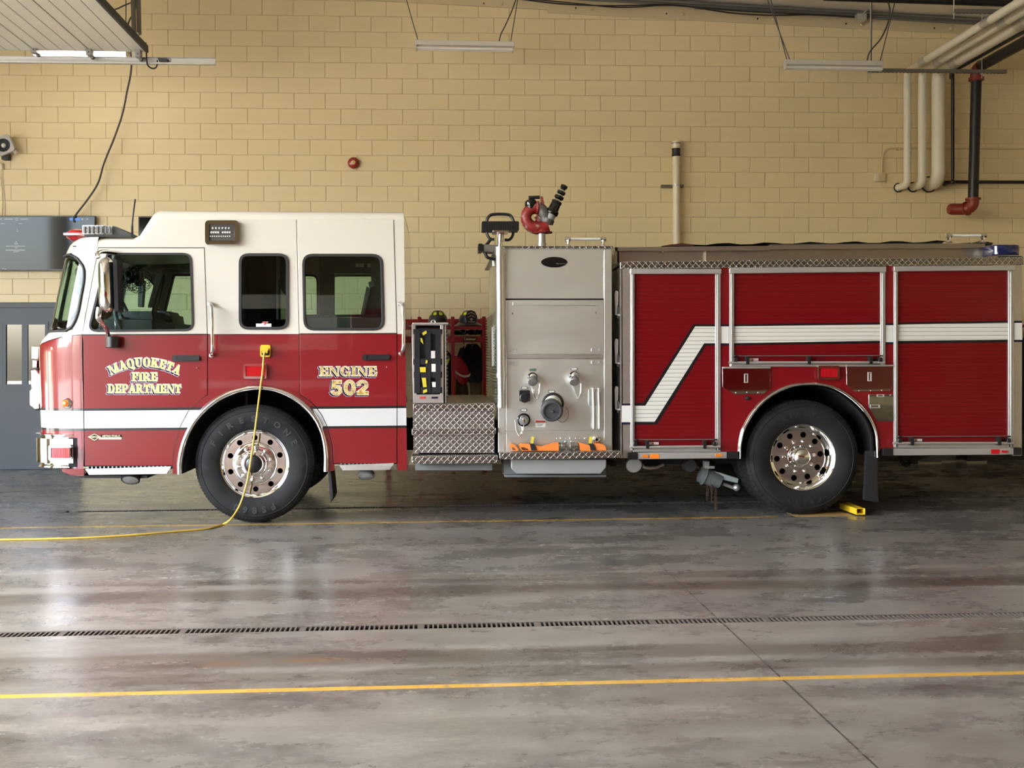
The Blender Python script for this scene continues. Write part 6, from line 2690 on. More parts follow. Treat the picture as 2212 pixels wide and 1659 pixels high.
m_.build('track_bracket', M['galv'], od)
m_ = MB()
m_.tube(cat([P(315, 92, 3.3), P(316, 105, 3.3), P(317, 130, 3.32), P(320, 142, 3.35), P(330, 148, 3.37), P(338, 144, 3.37), P(340, 130, 3.37)], 6), .008, 6)
m_.build('pull_strap', M['rubber'], od)
m_ = MB()
m_.splate([S(340, 125, 3.36), S(362, 127, 3.36), S(362, 134, 3.36), S(344, 133, 3.36)], [], 3.36, 3.42)
m_.splate([S(291, 112, 3.35), S(296, 113, 3.35), S(304, 128, 3.35), S(301, 131, 3.35)], [], 3.35, 3.37)
m_.build('strap_anchor', M['darkgrey'], od)

# ---- thick cord hanging from the door track down to the screen
b = MB()
b.tube(cat([P(295, -40, 4.9), P(292, 20, 4.8), P(276, 58, 4.9), P(284, 140, 5.1), P(274, 200, 5.25), P(264, 248, 5.3), P(246, 300, 5.3), P(225, 352, 5.32), P(212, 395, 5.33), P(190, 430, 5.35), P(162, 467, 5.36), P(160, 480, 5.37)], 8), .012, 8)
tag(b.build('hanging_cable', M['cable']), 'dark cable hanging down the wall from the door track to the screen', 'cable')
b = MB()
b.tube(cat([P(230, 23, 4.6), P(250, 20, 4.6), P(268, 12, 4.6), P(283, 6, 4.6), P(300, 2, 4.6), P(302, -20, 4.6), P(302, -60, 4.6)], 6), .009, 8)
tag(b.build('door_cable', M['cable']), 'short dark cable looping behind the edge of the overhead door', 'cable')

# ---- wall screens
M['screen'] = mat('screen_glass', (.004, .004, .006, 1), .06, 0, 0, spec=.24)
def tv(u0, u1, v0, v1, label, ui):
    y = WY - .09
    p0, p1 = P(u0, v0, y), P(u1, v1, y)
    t = thing('wall_screen', ((p0.x + p1.x) / 2, WY - .05, p1.z), label, 'television')
    m_ = MB()
    m_.plate([(u0, v0), (u1, v0), (u1, v1), (u0, v1)], [], y, WY - .03)
    m_.build('screen_case', M['blackpl'], t, bevel=.006)
    m_ = MB()
    m_.plate([(u0 + 2, v0 + 2.5), (u1 - 2, v0 + 2.5), (u1 - 2, v1 - 3.5), (u0 + 2, v1 - 3.5)], [], y - .002, y)
    s_ = m_.build('screen_panel', M['screen'], t, smooth=0)
    m_ = MB()
    m_.box((p0.x + p1.x) / 2 - .2, (p0.x + p1.x) / 2 + .2, WY - .04, WY, p1.z + .2, p1.z + .5)
    m_.build('wall_bracket', M['darksteel'], t)
    if ui:
        M['ui'] = mat('screen_print', (.2, .2, .2, 1), .5, emit=(.75, .78, .8, 1), es=.025)
        M['uiblue'] = mat('screen_bar', (.05, .1, .3, 1), .5, emit=(.12, .3, .9, 1), es=.05)
        m_ = MB()
        for (a0, a1, c0, c1) in ((0, 4, 472, 474.5), (9, 28, 472.5, 474.5), (43, 60, 472.5, 474.5), (176, 180, 471.5, 475), (187, 190, 471.5, 475), (1, 11, 482.5, 484), (40, 47, 482.5, 484),
                                 (36.5, 38, 495, 497), (36, 38.5, 499, 501), (13, 54, 531, 532.6), (32, 38, 534.5, 536), (12, 54, 539.5, 541.2), (29, 42, 543, 544.4), (5, 8, 579, 581), (10, 13, 580, 582)):
            m_.plate([(a0, c0), (a1, c0), (a1, c1), (a0, c1)], [], y - .004, y - .002)
        tr = [(35, 520), (31, 527.5), (39, 527.5)]
        m_.plate(tr, [[(35, 522), (33, 526.3), (37, 526.3)]], y - .004, y - .002)
        c_ = [(36 + 3.3 * cos(a_), 473.5 + 3.3 * sin(a_)) for a_ in [i * pi / 8 for i in range(16)]]
        m_.plate(c_, [[(36 + 2.2 * cos(a_), 473.5 + 2.2 * sin(a_)) for a_ in [i * pi / 8 for i in range(16)]]], y - .004, y - .002)
        m_.build('screen_text', M['ui'], s_, smooth=0)
        m_ = MB()
        m_.plate([(150, 471), (173, 471), (173, 476), (150, 476)], [], y - .004, y - .002)
        m_.build('screen_button', M['uiblue'], s_, smooth=0)
    return t


tv(-45, 206, 466, 585, 'large black wall screen at left showing faint white text', True)
tv(299, 545, 467.5, 588, 'black wall screen mostly hidden behind the cab, its edge beside the antenna', False)

# ---- red alarm bell
t = thing('alarm_bell', P(764, 365, WY - .04), 'round red alarm bell on the block wall above the cab', 'bell')
t.location.y = WY - .04
m_ = MB()
c_ = P(764, 353, WY)
c_.y = WY
m_.lathe([(.066, .0), (.066, -.03), (.04, -.032)], c_, (0, 1, 0), 32)
m_.build('bell_base', M['darkgrey'], t)
m_ = MB()
m_.lathe([(.074, -.028), (.076, -.034), (.070, -.052), (.052, -.072), (.03, -.080), (.0, -.080)], c_, (0, 1, 0), 36)
m_.build('gong', mat('red_enamel', (.34, .02, .012, 1), .3, 0, .6), t)
m_ = MB()
m_.lathe([(.0, -.088), (.012, -.088), (.016, -.084), (.028, -.084), (.030, -.076)], c_, (0, 1, 0), 24)
m_.build('centre_disc', mat('brass_disc', (.70, .52, .25, 1), .35, .4), t)

# ---- siren/speaker with lamp at far left
t = thing('wall_siren', P(14, 330, WY - .12), 'grey horn siren with a small lamp on the wall at far left', 'siren')
c_ = P(10, 315, WY - .12)
m_ = MB()
ax = Vector((.15, -1, -.15)).normalized()
R_ = Matrix.Rotation(radians(-24), 4, 'Y')
n0 = len(m_.v)
m_.splate(rp([(-.115, -.115), (.115, -.115), (.115, .115), (-.115, .115)], .05), [circ(0, 0, .085, 28)], -.05, .0)
m_.splate(rp([(-.10, -.10), (.10, -.10), (.10, .10), (-.10, .10)], .05), [], .0, .07)
m_.xform(Matrix.Translation(c_) @ R_, n0)
m_.build('siren_body', mat('siren_grey', (.50, .49, .47, 1), .5), t, bevel=.006)
m_ = MB()
m_.lathe([(.086, -.05), (.07, -.02), (.045, -.002), (.0, -.001)], c_, (0, 1, 0), 28)
m_.build('horn_mouth', M['darkgrey'], t)
m_ = MB()
m_.ball(c_ + Vector((-.005, -.02, .0)), .030, (1, 1, 1), 16)
m_.build('horn_plug', M['stk'], t)
m_ = MB()
a_ = P(24, 321, WY - .12)
d_ = (P(37, 332, WY - .12) - a_)
m_.tube([a_ - d_ * .1, a_ + d_ * .45], .022, 14)
m_.tube([a_ + d_ * .4, a_ + d_ * .5, a_ + d_ * .9], [.024, .032, .036], 16)
m_.build('side_lamp', M['galv'], t)
m_ = MB()
m_.box(c_.x - .05, c_.x + .03, c_.y + .02, WY, c_.z - .17, c_.z - .08)
m_.build('siren_bracket', M['darkgrey'], t)
m_ = MB()
m_.plate([(-8, 350), (4, 354), (4, 366), (-8, 364)], [], WY - .05, WY, 0, WY - .05)
m_.tube(cat([P(2, 366, WY - .03), P(6, 400, WY - .012), P(10, 440, WY - .012), P(9, 470, WY - .012)], 5), .005, 6)
m_.tube(cat([P(-3, 366, WY - .03), P(3, 400, WY - .012), P(5, 440, WY - .012), P(4, 470, WY - .012)], 5), .005, 6)
tag(m_.build('wire_connector', M['pvc']), 'small white wire connector with thin wires below the siren', 'connector')

# ---- vertical white vent pipe on the wall
t = thing('vent_pipe', P(1461, 560, WY - .10), 'white plastic vent pipe with a black coupling standing before the wall behind the engine', 'pipe')
yy = WY - .10


def V(v, u=1461.0):
    return P(u + (v - 420) * .004, v, yy)


m_ = MB()
m_.tube([V(338), V(960)], .048, 24)
for v0, v1 in ((348, 356), (367, 375.5)):
    m_.tube([V(v0), V(v1)], .0535, 24)
m_.build('pipe_run', M['pvc'], t)
m_ = MB()
m_.tube([V(321.5), V(336)], .055, 24)
m_.tube([V(334), V(336.5)], .059, 24)
m_.tube([V(321), V(323)], .058, 24)
m_.build('rubber_coupling', M['rubber'], t)
m_ = MB()
m_.tube([V(322), V(317), V(313), V(306), V(305)], [.048, .056, .062, .062, .058], 24)
m_.build('pipe_cap', M['pvc'], t)
m_ = MB()
m_.tube([V(311.5), V(308.5)], [.0625, .0625], 24)
m_.build('vent_slots', M['darksteel'], t)
m_ = MB()
m_.pbox(1429, 399, 1477, 404.5, WY - .07, WY, 0, WY - .07)
m_.build('strut_arm', M['strut'], t)
m_ = MB()
m_.tube([V(398.5), V(403)], .052, 24)
m_.build('pipe_clamp', M['galv'], t)

# ---- pipes at upper right
py = 4.95


def drop(u, v0, v1, r_, hook, matk, label, name, yy=5.16, band=None):
    """vertical run, swept elbow at the top towards the viewer, elbow into the wall at the bottom"""
    a_, c_ = P(u, v0, yy), P(u, v1, yy)
    c_.x = lerp(a_.x, c_.x, .9)
    t = thing(name, (a_.x, yy, c_.z - r_), label, 'pipe')
    z = a_.z
    R_ = r_ * 1.6
    top = [(c_.x, yy, c_.z + R_), (a_.x, yy, z - R_)]
    el = [(a_.x, yy - R_ * (1 - cos(k_)), z - R_ + R_ * sin(k_)) for k_ in [i * pi / 12 for i in range(1, 7)]]
    m_ = MB()
    m_.tube(top + el + [(a_.x, yy - 7.5, z + .0)], r_, 24)
    m_.build('pipe_run', M[matk], t)
    if hook:
        m_ = MB()
        m_.tube([(c_.x, yy, c_.z + R_ * 1.5)] + [(c_.x, yy + R_ * (1 - cos(k_)), c_.z + R_ - R_ * sin(k_)) for k_ in [i * pi / 12 for i in range(0, 7)]] + [(c_.x, WY - .003, c_.z)], r_ * 1.02, 24)
        m_.build('lower_elbow', M[matk], t)
        m_ = MB()
        o_ = Vector((c_.x, WY - .012, c_.z))
        m_.tube([o_ + Vector((r_ * 1.18 * cos(k_), 0, r_ * 1.18 * sin(k_))) for k_ in [i * pi / 14 for i in range(28)]], .008, 6, closed=True)
        m_.build('wall_collar', M['rubber'], t)
    return t, a_, c_


ta, a1_, c1_ = drop(1960, 154, 398, .049, 1, 'pipejkt', 'white insulated pipe dropping down the wall at right, thin leftmost of three', 'insulated_pipe')
tb, a2_, c2_ = drop(1992, 154, 397, .054, 1, 'pipejkt', 'white insulated pipe dropping down the wall at right, middle of three', 'insulated_pipe')
tc, a3_, c3_ = drop(2027, 152.5, 391, .088, 1, 'pipejkt', 'fat white insulated pipe dropping down the wall, rightmost of three', 'insulated_pipe')
td, a4_, c4_ = drop(2058, 155, 393, .022, 0, 'blackpipe', 'thin black gas pipe beside the fat white pipe', 'gas_pipe')
m_ = MB()
m_.tube([P(2060, 393, WY - .06), P(2400, 394, WY - .06)], .022, 14)
m_.tube([P(2040, 395, WY - .035), P(2056, 394, WY - .05), P(2062, 394, WY - .06)], .026, 14)
m_.ball((c4_.x, 5.16, c4_.z), .033)
m_.tube([(c4_.x, 5.16, c4_.z), (c4_.x, WY - .06, c4_.z)], .022, 14)
m_.tube([P(2056, 160, 4.95), P(2056, 170, 4.95)], .030, 14)
m_.build('branch_run', M['blackpipe'], td)
te = thing('drain_pipe', P(2104, 460, 4.95), 'thick black drain pipe with rusty red fittings on the wall at right', 'pipe')
m_ = MB()
zt = P(2108, 160, 4.95).z
xt, xb = P(2109, 172, 4.95).x, P(2101, 436, 4.95).x
m_.tube([P(2109, 172, 4.95), P(2102, 436, 4.95)], .067, 26)
m_.tube([(xt, 4.80, zt + .075), (xt, -2.5, zt + .075)], .070, 26)
m_.build('pipe_run', M['blackpipe'], te)
m_ = MB()
m_.tube(cat([P(2109, 176, 4.95), P(2109, 164, 4.95), (xt, 4.92, zt + .05), (xt, 4.80, zt + .075)], 5), .078, 24)
m_.tube([P(2109, 168, 4.95), P(2109, 174, 4.95)], [.098, .098], 24)
m_.build('upper_fitting', M['redpipe'], te)
m_ = MB()
m_.tube([P(2102, 428, 4.95), P(2102, 432, 4.95)], [.098, .098], 24)
m_.tube(cat([P(2102, 430, 4.95), P(2101, 442, 4.95), P(2092, 450, 5.0), P(2078, 452, 5.05), P(2058, 452, 5.1)], 6), [.075] * 25, 24)
m_.tube([P(2090, 450, 5.0), P(2087, 451, 5.02)], [.094, .094], 24)
m_.tube([P(2062, 452, 5.1), P(2052, 452, 5.1), P(2049, 452, 5.1)], [.078, .07, .06], 24)
m_.build('lower_fitting', M['redpipe'], te)
m_ = MB()
yy = 1.2
m_.tube([(xt, yy, zt + .04), (xt, yy + .07, zt + .04)], [.10, .10], 24)
m_.box(xt - .13, xt - .09, yy, yy + .05, zt + .02, zt + .07)
m_.box(xt + .09, xt + .13, yy, yy + .05, zt + .02, zt + .07)
m_.build('grooved_coupling', M['redpipe'], te)
# tape bands on the pipes
for par, a_, r_, yy, mm, L in ((ta, a1_, .051, 3.55, 'orgtape', .30), (tb, a2_, .056, 4.1, 'stkgrn', .26), (tc, a3_, .090, 3.2, 'stkgrn', .42)):
    m_ = MB()
    m_.grid([[(a_.x + r_ * cos(k_), yy_, a_.z + r_ * sin(k_)) for yy_ in (yy, yy - L)] for k_ in [radians(-75 + 8 * j_) for j_ in range(9)]])
    m_.build('pipe_tape', M[mm], par)
m_ = MB()
m_.tube([(a4_.x, 2.75, a4_.z), (a4_.x, 2.42, a4_.z)], .031, 20)
m_.build('pipe_tape', M['yeltape'], td)


# trapeze struts carrying the pipes
def trapeze(u0, u1, v, y, label, rods):
    p0, p1 = P(u0, v, y), P(u1, v, y)
    zt = p0.z
    t = thing('trapeze_strut', ((p0.x + p1.x) / 2, y, zt - .045), label, 'pipe hanger')
    m_ = MB()
    m_.box(p0.x, p1.x, y - .02, y + .02, zt - .041, zt)
    nt = int((p1.x - p0.x) / .05)
    for k in range(nt):
        m_.box(p0.x + .01 + k * .05, p0.x + .035 + k * .05, y - .018, y + .018, zt - .046, zt - .041)
    m_.build('channel', M['strut'], t, smooth=0)
    for u in rods:
        m_ = MB()
        q_ = P(u, v, y)
        m_.cyl((q_.x, y, zt - .11), (q_.x, y, ceil_z(q_.x) - .004), .0065, n=8)
        m_.lathe([(.016, -.06), (.016, -.046)], (q_.x, y, zt), (0, 0, 1), 6, cap=True)
        m_.build('threaded_rod', M['galv'], t)
    return t


trapeze(1876, 2174, 148.5, 4.62, 'brown steel strut carrying the pipes close to the wall', (1880.5, 2121))
trapeze(2060, 2480, 20, 2.9, 'brown steel strut carrying the pipes nearer the viewer', (2060.5, 2440))
for par, a_, r_ in ((ta, a1_, .049), (tb, a2_, .054), (tc, a3_, .088)):
    for yy in (4.62, 2.9):
        m_ = MB()
        m_.tube([(a_.x, yy - .10, a_.z), (a_.x, yy + .10, a_.z)], r_ + .004, 22, cap=False)
        m_.box(a_.x - .012, a_.x + .012, yy - .02, yy + .02, a_.z - r_ - .002, a_.z - r_ + .01)
        m_.build('pipe_saddle', M['galv'], par)
# conduit and junction box beside the pipes
t = thing('conduit_run', P(1905, 391, WY - .03), 'thin tan conduit bending to a small junction box by the white pipes', 'conduit')
m_ = MB()
yw = WY - .03
m_.tube([P(1904.5, 372, yw), P(1906, 345, yw)] + [Vector(p) for p in cat([P(1906, 345, yw), P(1908, 333, yw), P(1915, 324, yw), P(1926, 320.5, yw)], 4)] + [P(2000, 321, yw), P(2400, 322, yw)], .011, 10)
m_.build('conduit_pipe', M['ledger'], t)
m_ = MB()
m_.pbox(1897, 373, 1913, 391, WY - .07, WY - .002, 0, WY - .07)
m_.build('junction_box', M['ledger'], t, bevel=.004)
m_ = MB()
m_.pbox(1891, 374, 1896.5, 391, WY - .05, WY - .002, 0, WY - .05)
m_.build('box_cover', M['pvc'], t, bevel=.003)
m_ = MB()
m_.pbox(1938, 319, 1941, 325, WY - .045, WY - .002, 0, WY - .02)
m_.build('conduit_strap', M['ledger'], t)

# ---- bundled conduits and black cables along the top of the wall
def along(u0, v0, u1, v1, y, r_, mm, name, label, wob=0.0, ext=400):
    m_ = MB()
    pts = []
    for k in range(0, 25):
        f_ = k / 24
        pts.append(P(lerp(u0, u1, f_), lerp(v0, v1, f_) + wob * sin(f_ * pi * 3.1) ** 2, y))
    m_.tube(pts, r_, 8)
    o = m_.build(name, M[mm])
    return tag(o, label, 'conduit' if mm == 'conduit' else 'cable', 'services along the top of the wall')


along(1330, -4, 2230, 49, 5.36, .020, 'conduit', 'electrical_conduit', 'dull metal conduit along the wall top, the uppermost of three')
along(1120, -10, 2230, 53.5, 5.42, .020, 'conduit', 'electrical_conduit', 'dull metal conduit along the wall top, the middle of three')
along(1500, 17, 2230, 58, 5.38, .016, 'conduit', 'electrical_conduit', 'dull metal conduit along the wall top, the lowest of three')
b = MB()
b.tube(cat([P(1120, -2, 5.3), P(1220, 9, 5.3), P(1330, 12.5, 5.3), P(1440, 10, 5.3), P(1500, 16, 5.3), P(1580, 28, 5.3), P(1660, 33, 5.3), P(1760, 32, 5.3), P(1846, 37, 5.3)], 6), .009, 6)
tag(b.build('black_cable', M['rubber']), 'black cable sagging lowest under the conduits along the wall top', 'cable')
b = MB()
b.tube(cat([P(1125, -4, 5.26), P(1240, 7, 5.26), P(1340, 16, 5.26), P(1440, 11.5, 5.26), P(1520, 17, 5.26), P(1620, 25, 5.26), P(1740, 31, 5.26), P(1846, 36, 5.26)], 6), .008, 6)
tag(b.build('black_cable', M['rubber']), 'black cable strung just above the lowest sagging one along the wall top', 'cable')
b = MB()
b.pbox(1852, 29, 1872, 42, 5.22, 5.33, 0, 5.22)
b.tube([P(1862, 33, 5.215), P(1875, 18, 5.2), P(1890, 10, 5.1)], .010, 8)
tag(b.build('conduit_box', M['galv']), 'metal junction box where a conduit branches up to the ceiling', 'junction box')
b = MB()
zc = P(1900, -2, 3.9).z
b.tube([P(1780, -6, 3.6), P(2450, 16, 3.6)], .042, 16)
tp_ = b.build('sprinkler_main', M['blackpipe'])
tag(tp_, 'black iron pipe under the ceiling at the upper right corner', 'pipe')
b = MB()
b.tube([P(2175, 7, 3.6), P(2192, 7.5, 3.6)], .058, 18)
b.build('pipe_coupling', M['blackpipe'], tp_) if False else None

# ---- gear racks behind the engine
gy0, gy1 = 4.72, 5.30
zt = S(980, 684, gy0)[1]
t = thing('gear_rack', (P(985, 700, gy0).x, (gy0 + gy1) / 2, 0), 'red tube-frame turnout gear rack standing along the wall behind the engine', 'rack')
posts = [P(u, 700, gy0).x for u in (835, 906, 978, 1045.5, 1112)]
for xx in posts:
    for yy in (gy0, gy1):
        m_ = MB()
        m_.box(xx - .022, xx + .022, yy - .02, yy + .02, 0, zt)
        m_.build('rack_post', M['redframe'], t, bevel=.004)
zs = S(980, 706, gy0)[1]
zr = S(980, 733, gy0)[1]
m_ = MB()
m_.box(posts[0], posts[-1], gy1 - .015, gy1 + .015, zt - .09, zt - .01)
m_.box(posts[0], posts[-1], gy1 - .015, gy1 + .015, zr - .03, zr + .05)
m_.build('back_rail', M['redframe'], t)
m_ = MB()
m_.box(posts[0], posts[-1], gy0, gy1, zs - .02, zs)
m_.box(posts[0], posts[-1], gy0 - .016, gy0 + .012, zs - .035, zs + .005)
m_.build('top_shelf', M['redframe'], t)
m_ = MB()
m_.box(posts[0], posts[-1], gy0 + .03, gy1, zr + .03, zr + .04)
m_.build('lower_shelf', M['redframe'], t)
m_ = MB()
m_.box(posts[0], posts[-1], gy0 - .016, gy0 + .012, zr - .036, zr + .036)
m_.build('name_rail', M['redframe'], t, bevel=.004)
m_ = MB()
m_.box(posts[0], posts[-1], gy0, gy1, .40, .43)
m_.build('bench_shelf', M['redframe'], t)
m_ = MB()
m_.plate(rrect(1000, 727.5, 1030, 737.5, 1), [], gy0 - .026, gy0 - .017, 0, gy0 - .02)
np_ = m_.build('name_plate', M['blackgloss'], t)
m_ = MB()
vs, fs = text_on('T. Bushmeyer', .034, .0006)
w_ = max(v[0] for v in vs)
p0, p1 = P(1002, 734.5, gy0 - .027), P(1028, 734.5, gy0 - .027)
m_.add([(p0.x + a_ / w_ * (p1.x - p0.x), gy0 - .027, p0.z + c_) for a_, c_ in vs], fs)
m_.build('plate_text', M['gold'], np_, smooth=0)
for u in (1002, 1020):
    m_ = MB()
    m_.tube(cat([P(u, 738, gy0 + .02), P(u, 748, gy0 - .02), P(u, 750, gy0 - .05)], 4), .006, 6)
    m_.build('coat_hook', M['chrome'], t)
# the rack goes on behind the pump and body; only its foot shows under the engine
t2_ = thing('gear_rack', (P(1700, 700, gy0).x, (gy0 + gy1) / 2, 0), 'long gear rack with dark lower cupboards behind the engine body, its foot showing underneath', 'rack')
m_ = MB()
xa, xb = posts[-1] + .05, XR - 1.0
m_.box(xa, xb, gy1 - .14, gy1, .0, .42)
m_.build('cupboard_base', mat('dark_cupboard', (.030, .027, .024, 1), .6), t2_, smooth=0)
m_ = MB()
m_.box(xa, xb, gy0 + .3, gy1 - .02, .42, zt - .3)
m_.build('hanging_gear', M['navy'], t2_, smooth=0)
m_ = MB()
m_.box(xa, xb, gy0, gy1, zs - .03, zs)
m_.build('top_shelf', M['redframe'], t2_, smooth=0)
for k in range(13):
    xx = lerp(xa, xb - .05, k / 12)
    m_ = MB()
    m_.box(xx, xx + .044, gy1 - .04, gy1 - .0, 0.43, zt - .01)
    m_.build('rack_post', M['redframe'], t2_, bevel=.004)
# small red uprights at left of the bin
HX = [(946, 'black fire helmet with lime patches on the rack, left one, no front shield', 0, .0), (1012, 'black fire helmet with a front shield on the gear rack, right of the red post', 1, .2)]


def helmet(u, label, shield, turn):
    base = Vector((P(u, 703, 4.95).x, 4.95, zs))
    h_ = thing('fire_helmet', base, label, 'helmet', 'helmets on the gear rack')
    ca, sa = cos(turn), sin(turn)

    def W(x, y, z):
        return (base.x + x * ca - y * sa, base.y + x * sa + y * ca, base.z + z)
    m_ = MB()
    rows = []
    for i in range(9):
        f_ = i / 8
        a_ = f_ * pi / 2
        rows.append([W(.125 * cos(a_) ** .8 * cos(t_), .145 * cos(a_) ** .8 * sin(t_), .055 + .165 * sin(a_)) for t_ in [2 * pi * k / 28 for k in range(28)]])
    m_.grid(rows, 0, True)
    rows = []
    for r_, zz in ((1.0, .06), (1.25, .045), (1.52, .028), (1.55, .020), (1.25, .034), (.98, .045)):
        rows.append([W(.125 * r_ * cos(t_), .145 * r_ * sin(t_) * (1.12 if sin(t_) > 0 else 1.0), zz - .012 * abs(cos(t_)) * (r_ - 1) * 2) for t_ in [2 * pi * k / 28 for k in range(28)]])
    m_.grid(rows, 0, True)
    m_.build('helmet_shell', mat('helmet_black_' + ('b' if shield else 'a'), (.012, .012, .013, 1), .35), h_)
    for k in range(8):
        t_ = 2 * pi * k / 8 - pi / 2 + (.39 if not shield else .1)
        m_ = MB()
        pts = []
        for (dt, el) in ((-.20, .62), (.20, .62), (.26, .86), (.0, 1.02), (-.26, .86)):
            a_ = el
            pts.append(W(.127 * cos(a_) ** .8 * cos(t_ + dt), .147 * cos(a_) ** .8 * sin(t_ + dt), .057 + .167 * sin(a_)))
        m_.add(pts, [(0, 1, 2, 3, 4)])
        m_.build('lime_patch', M['hivis'], h_, smooth=0)
    if shield:
        m_ = MB()
        sh_ = [(-.055, .05), (.055, .05), (.075, .14), (.05, .195), (0, .215), (-.05, .195), (-.075, .14)]
        yo = -.165
        m_.add([W(a_, yo + .02 * (c_ - .05), c_) for a_, c_ in sh_] + [W(a_, yo + .012 + .02 * (c_ - .05), c_) for a_, c_ in sh_], [tuple(range(7)), tuple(range(13, 6, -1))] + [(i, (i + 1) % 7, 7 + (i + 1) % 7, 7 + i) for i in range(7)])
        s_ = m_.build('front_shield', M['blackpl'], h_, smooth=0)
        m_ = MB()
        for zc_, w2, b_ in ((.165, .055, .018), (.13, .048, .014)):
            pp = [(-w2, zc_ - .012), (0, zc_ + b_ - .004), (w2, zc_ - .012), (w2, zc_ - .002), (0, zc_ + b_ + .008), (-w2, zc_ - .002)]
            m_.add([W(a_, yo - .003, c_) for a_, c_ in pp], [(0, 1, 4, 5), (1, 2, 3, 4)])
        m_.add([W(a_, yo - .003, c_) for a_, c_ in [(-.045, .058), (.045, .058), (.045, .072), (-.045, .072)]], [(0, 1, 2, 3)])
        m_.add([W(.018 * cos(k * pi / 6), yo - .003, .098 + .018 * sin(k * pi / 6)) for k in range(12)], [tuple(range(12))])
        m_.build('shield_print', mat('shield_rose_print', (.42, .30, .27, 1), .5), s_, smooth=0)
    return h_


for a_ in HX:
    helmet(*a_)


# gloves / goggles on the lower shelf
def blob(name, mm, parts, parent=None):
    m_ = MB()
    for c_, r_, s_ in parts:
        m_.ball(c_, r_, s_, 14)
    return m_.build(name, mm, parent, smooth=60)


zl = zr + .060
for (ul, ur, lbl, nm, rg) in ((984, 1010, 'dark gloves with grey strap on the lower shelf of the rack, left pair', 'work_gloves', 1), (1014, 1041, 'dark gloves with grey cord on the lower shelf beside the right red post', 'work_gloves', 2)):
    xa, xb = P(ul, 720, 4.95).x, P(ur, 720, 4.95).x
    t = thing(nm, ((xa + xb) / 2, 4.95, zl), lbl, 'gloves')
    random.seed(rg)
    m_ = MB()
    for k in range(2):
        xm = lerp(xa, xb, .3 + .4 * k)
        m_.tube(cat([(xm - .04, 5.05, zl + .034), (xm - .01, 4.98, zl + .036), (xm + .02, 4.92, zl + .034)], 4), [.032, .034, .034, .034, .033, .033, .032, .031, .028], 12)
        for j in range(4):
            d_ = (j - 1.5) * .020
            m_.tube(cat([(xm + .01 + d_, 4.93, zl + .045), (xm + .02 + d_ * 1.3, 4.88, zl + .05 - .004 * j), (xm + .025 + d_ * 1.5, 4.84, zl + .025)], 3), [.0125] * 6 + [.009], 8)
        m_.tube(cat([(xm + .03, 4.97, zl + .03), (xm + .06, 4.93, zl + .03), (xm + .07, 4.90, zl + .022)], 3), [.014] * 6 + [.010], 8)
    m_.build('glove_pair', M['navy'], t, smooth=60)
    m_ = MB()
    m_.tube(cat([(lerp(xa, xb, random.random()), 4.84 + .03 * random.random(), zl + .02 + .09 * random.random() * (k % 2)) for k in range(6)], 6), .006, 6)
    m_.build('glove_strap', M['ltgrey'], t)


# hanging coats / bags: lofted cloth
def drape(levels, seed, folds=7, amp=.015):
    """levels: (z, x centre, half width, y centre, half depth)"""
    random.seed(seed)
    ph = [random.random() * 6 for _ in range(3)]
    m_ = MB()
    rows = []
    n = 36
    for i, (z, xc, hw, yc, hd) in enumerate(levels):
        row = []
        for k in range(n):
            t_ = 2 * pi * k / n
            w_ = 1 + amp / max(hw, .02) * (sin(folds * t_ + ph[0] + i * .35) + .5 * sin(3 * t_ + ph[1] - i * .5))
            row.append((xc + hw * w_ * cos(t_), yc + hd * w_ * sin(t_), z + .006 * sin(5 * t_ + ph[2])))
        rows.append(row)
    m_.grid(rows, 0, True)
    m_.f.append(tuple(range(n)))
    m_.f.append(tuple((len(rows) - 1) * n + k for k in range(n)))
    m_.m += [0, 0]
    return m_


def zc(v, y=4.95):
    return S(1000, v, y)[1]


def xc(u, y=4.95):
    return P(u, 780, y).x


# dark jacket on the right hook
L = [(743, 1020, 8), (750, 1021, 13), (762, 1022, 18), (780, 1025, 21), (800, 1027, 21), (818, 1026, 17), (826, 1026, 12)]
lv = [(zc(v), xc(u), w_ * .006, 5.045, .035 if i else .02) for i, (v, u, w_) in enumerate(L)]
o = drape(lv, 3).build('turnout_jacket', M['navy'], smooth=60)
tag(o, 'dark turnout jacket hanging on the rack hook, behind the red bag', 'jacket')
# red bag with reflective stripe
t = thing('gear_bag', (xc(998), 4.84, zc(830)), 'red gear bag with a pale reflective stripe hanging before the dark jacket', 'bag')
L = [(770, 988, 5), (778, 990, 9), (786, 993, 13), (796, 996, 16), (808, 998, 16), (816, 999, 14), (824, 1000, 10), (829, 1001, 5)]
drape([(zc(v, 4.84), xc(u, 4.84), w_ * .006, 4.835, .045) for v, u, w_ in L], 5, 3, .006).build('bag_body', M['redcloth'], t, smooth=60)
m_ = MB()
pts = [P(u, v, 4.775) for u, v in ((983, 802), (988, 806), (996, 811), (1005, 813), (1013, 811), (1016, 808))]
c_ = cat(pts, 4)
m_.grid([[Vector(p) + Vector((0, 0, .014)) for p in c_], [Vector(p) - Vector((0, 0, .014)) for p in c_], [Vector(p) + Vector((0, .02, -.016)) for p in c_]])
m_.build('reflective_stripe', M['silverref'], t, smooth=0)
m_ = MB()
m_.tube(cat([P(988, 772, 4.84), P(994, 758, 4.86), P(1001, 750, 4.8), P(1003, 748, 4.72)], 5), .008, 8)
m_.tube(cat([P(1018, 790, 4.80), P(1020, 775, 4.82), P(1018, 760, 4.8), P(1020, 750, 4.72)], 5), .006, 8)
m_.build('bag_strap', M['navy'], t)
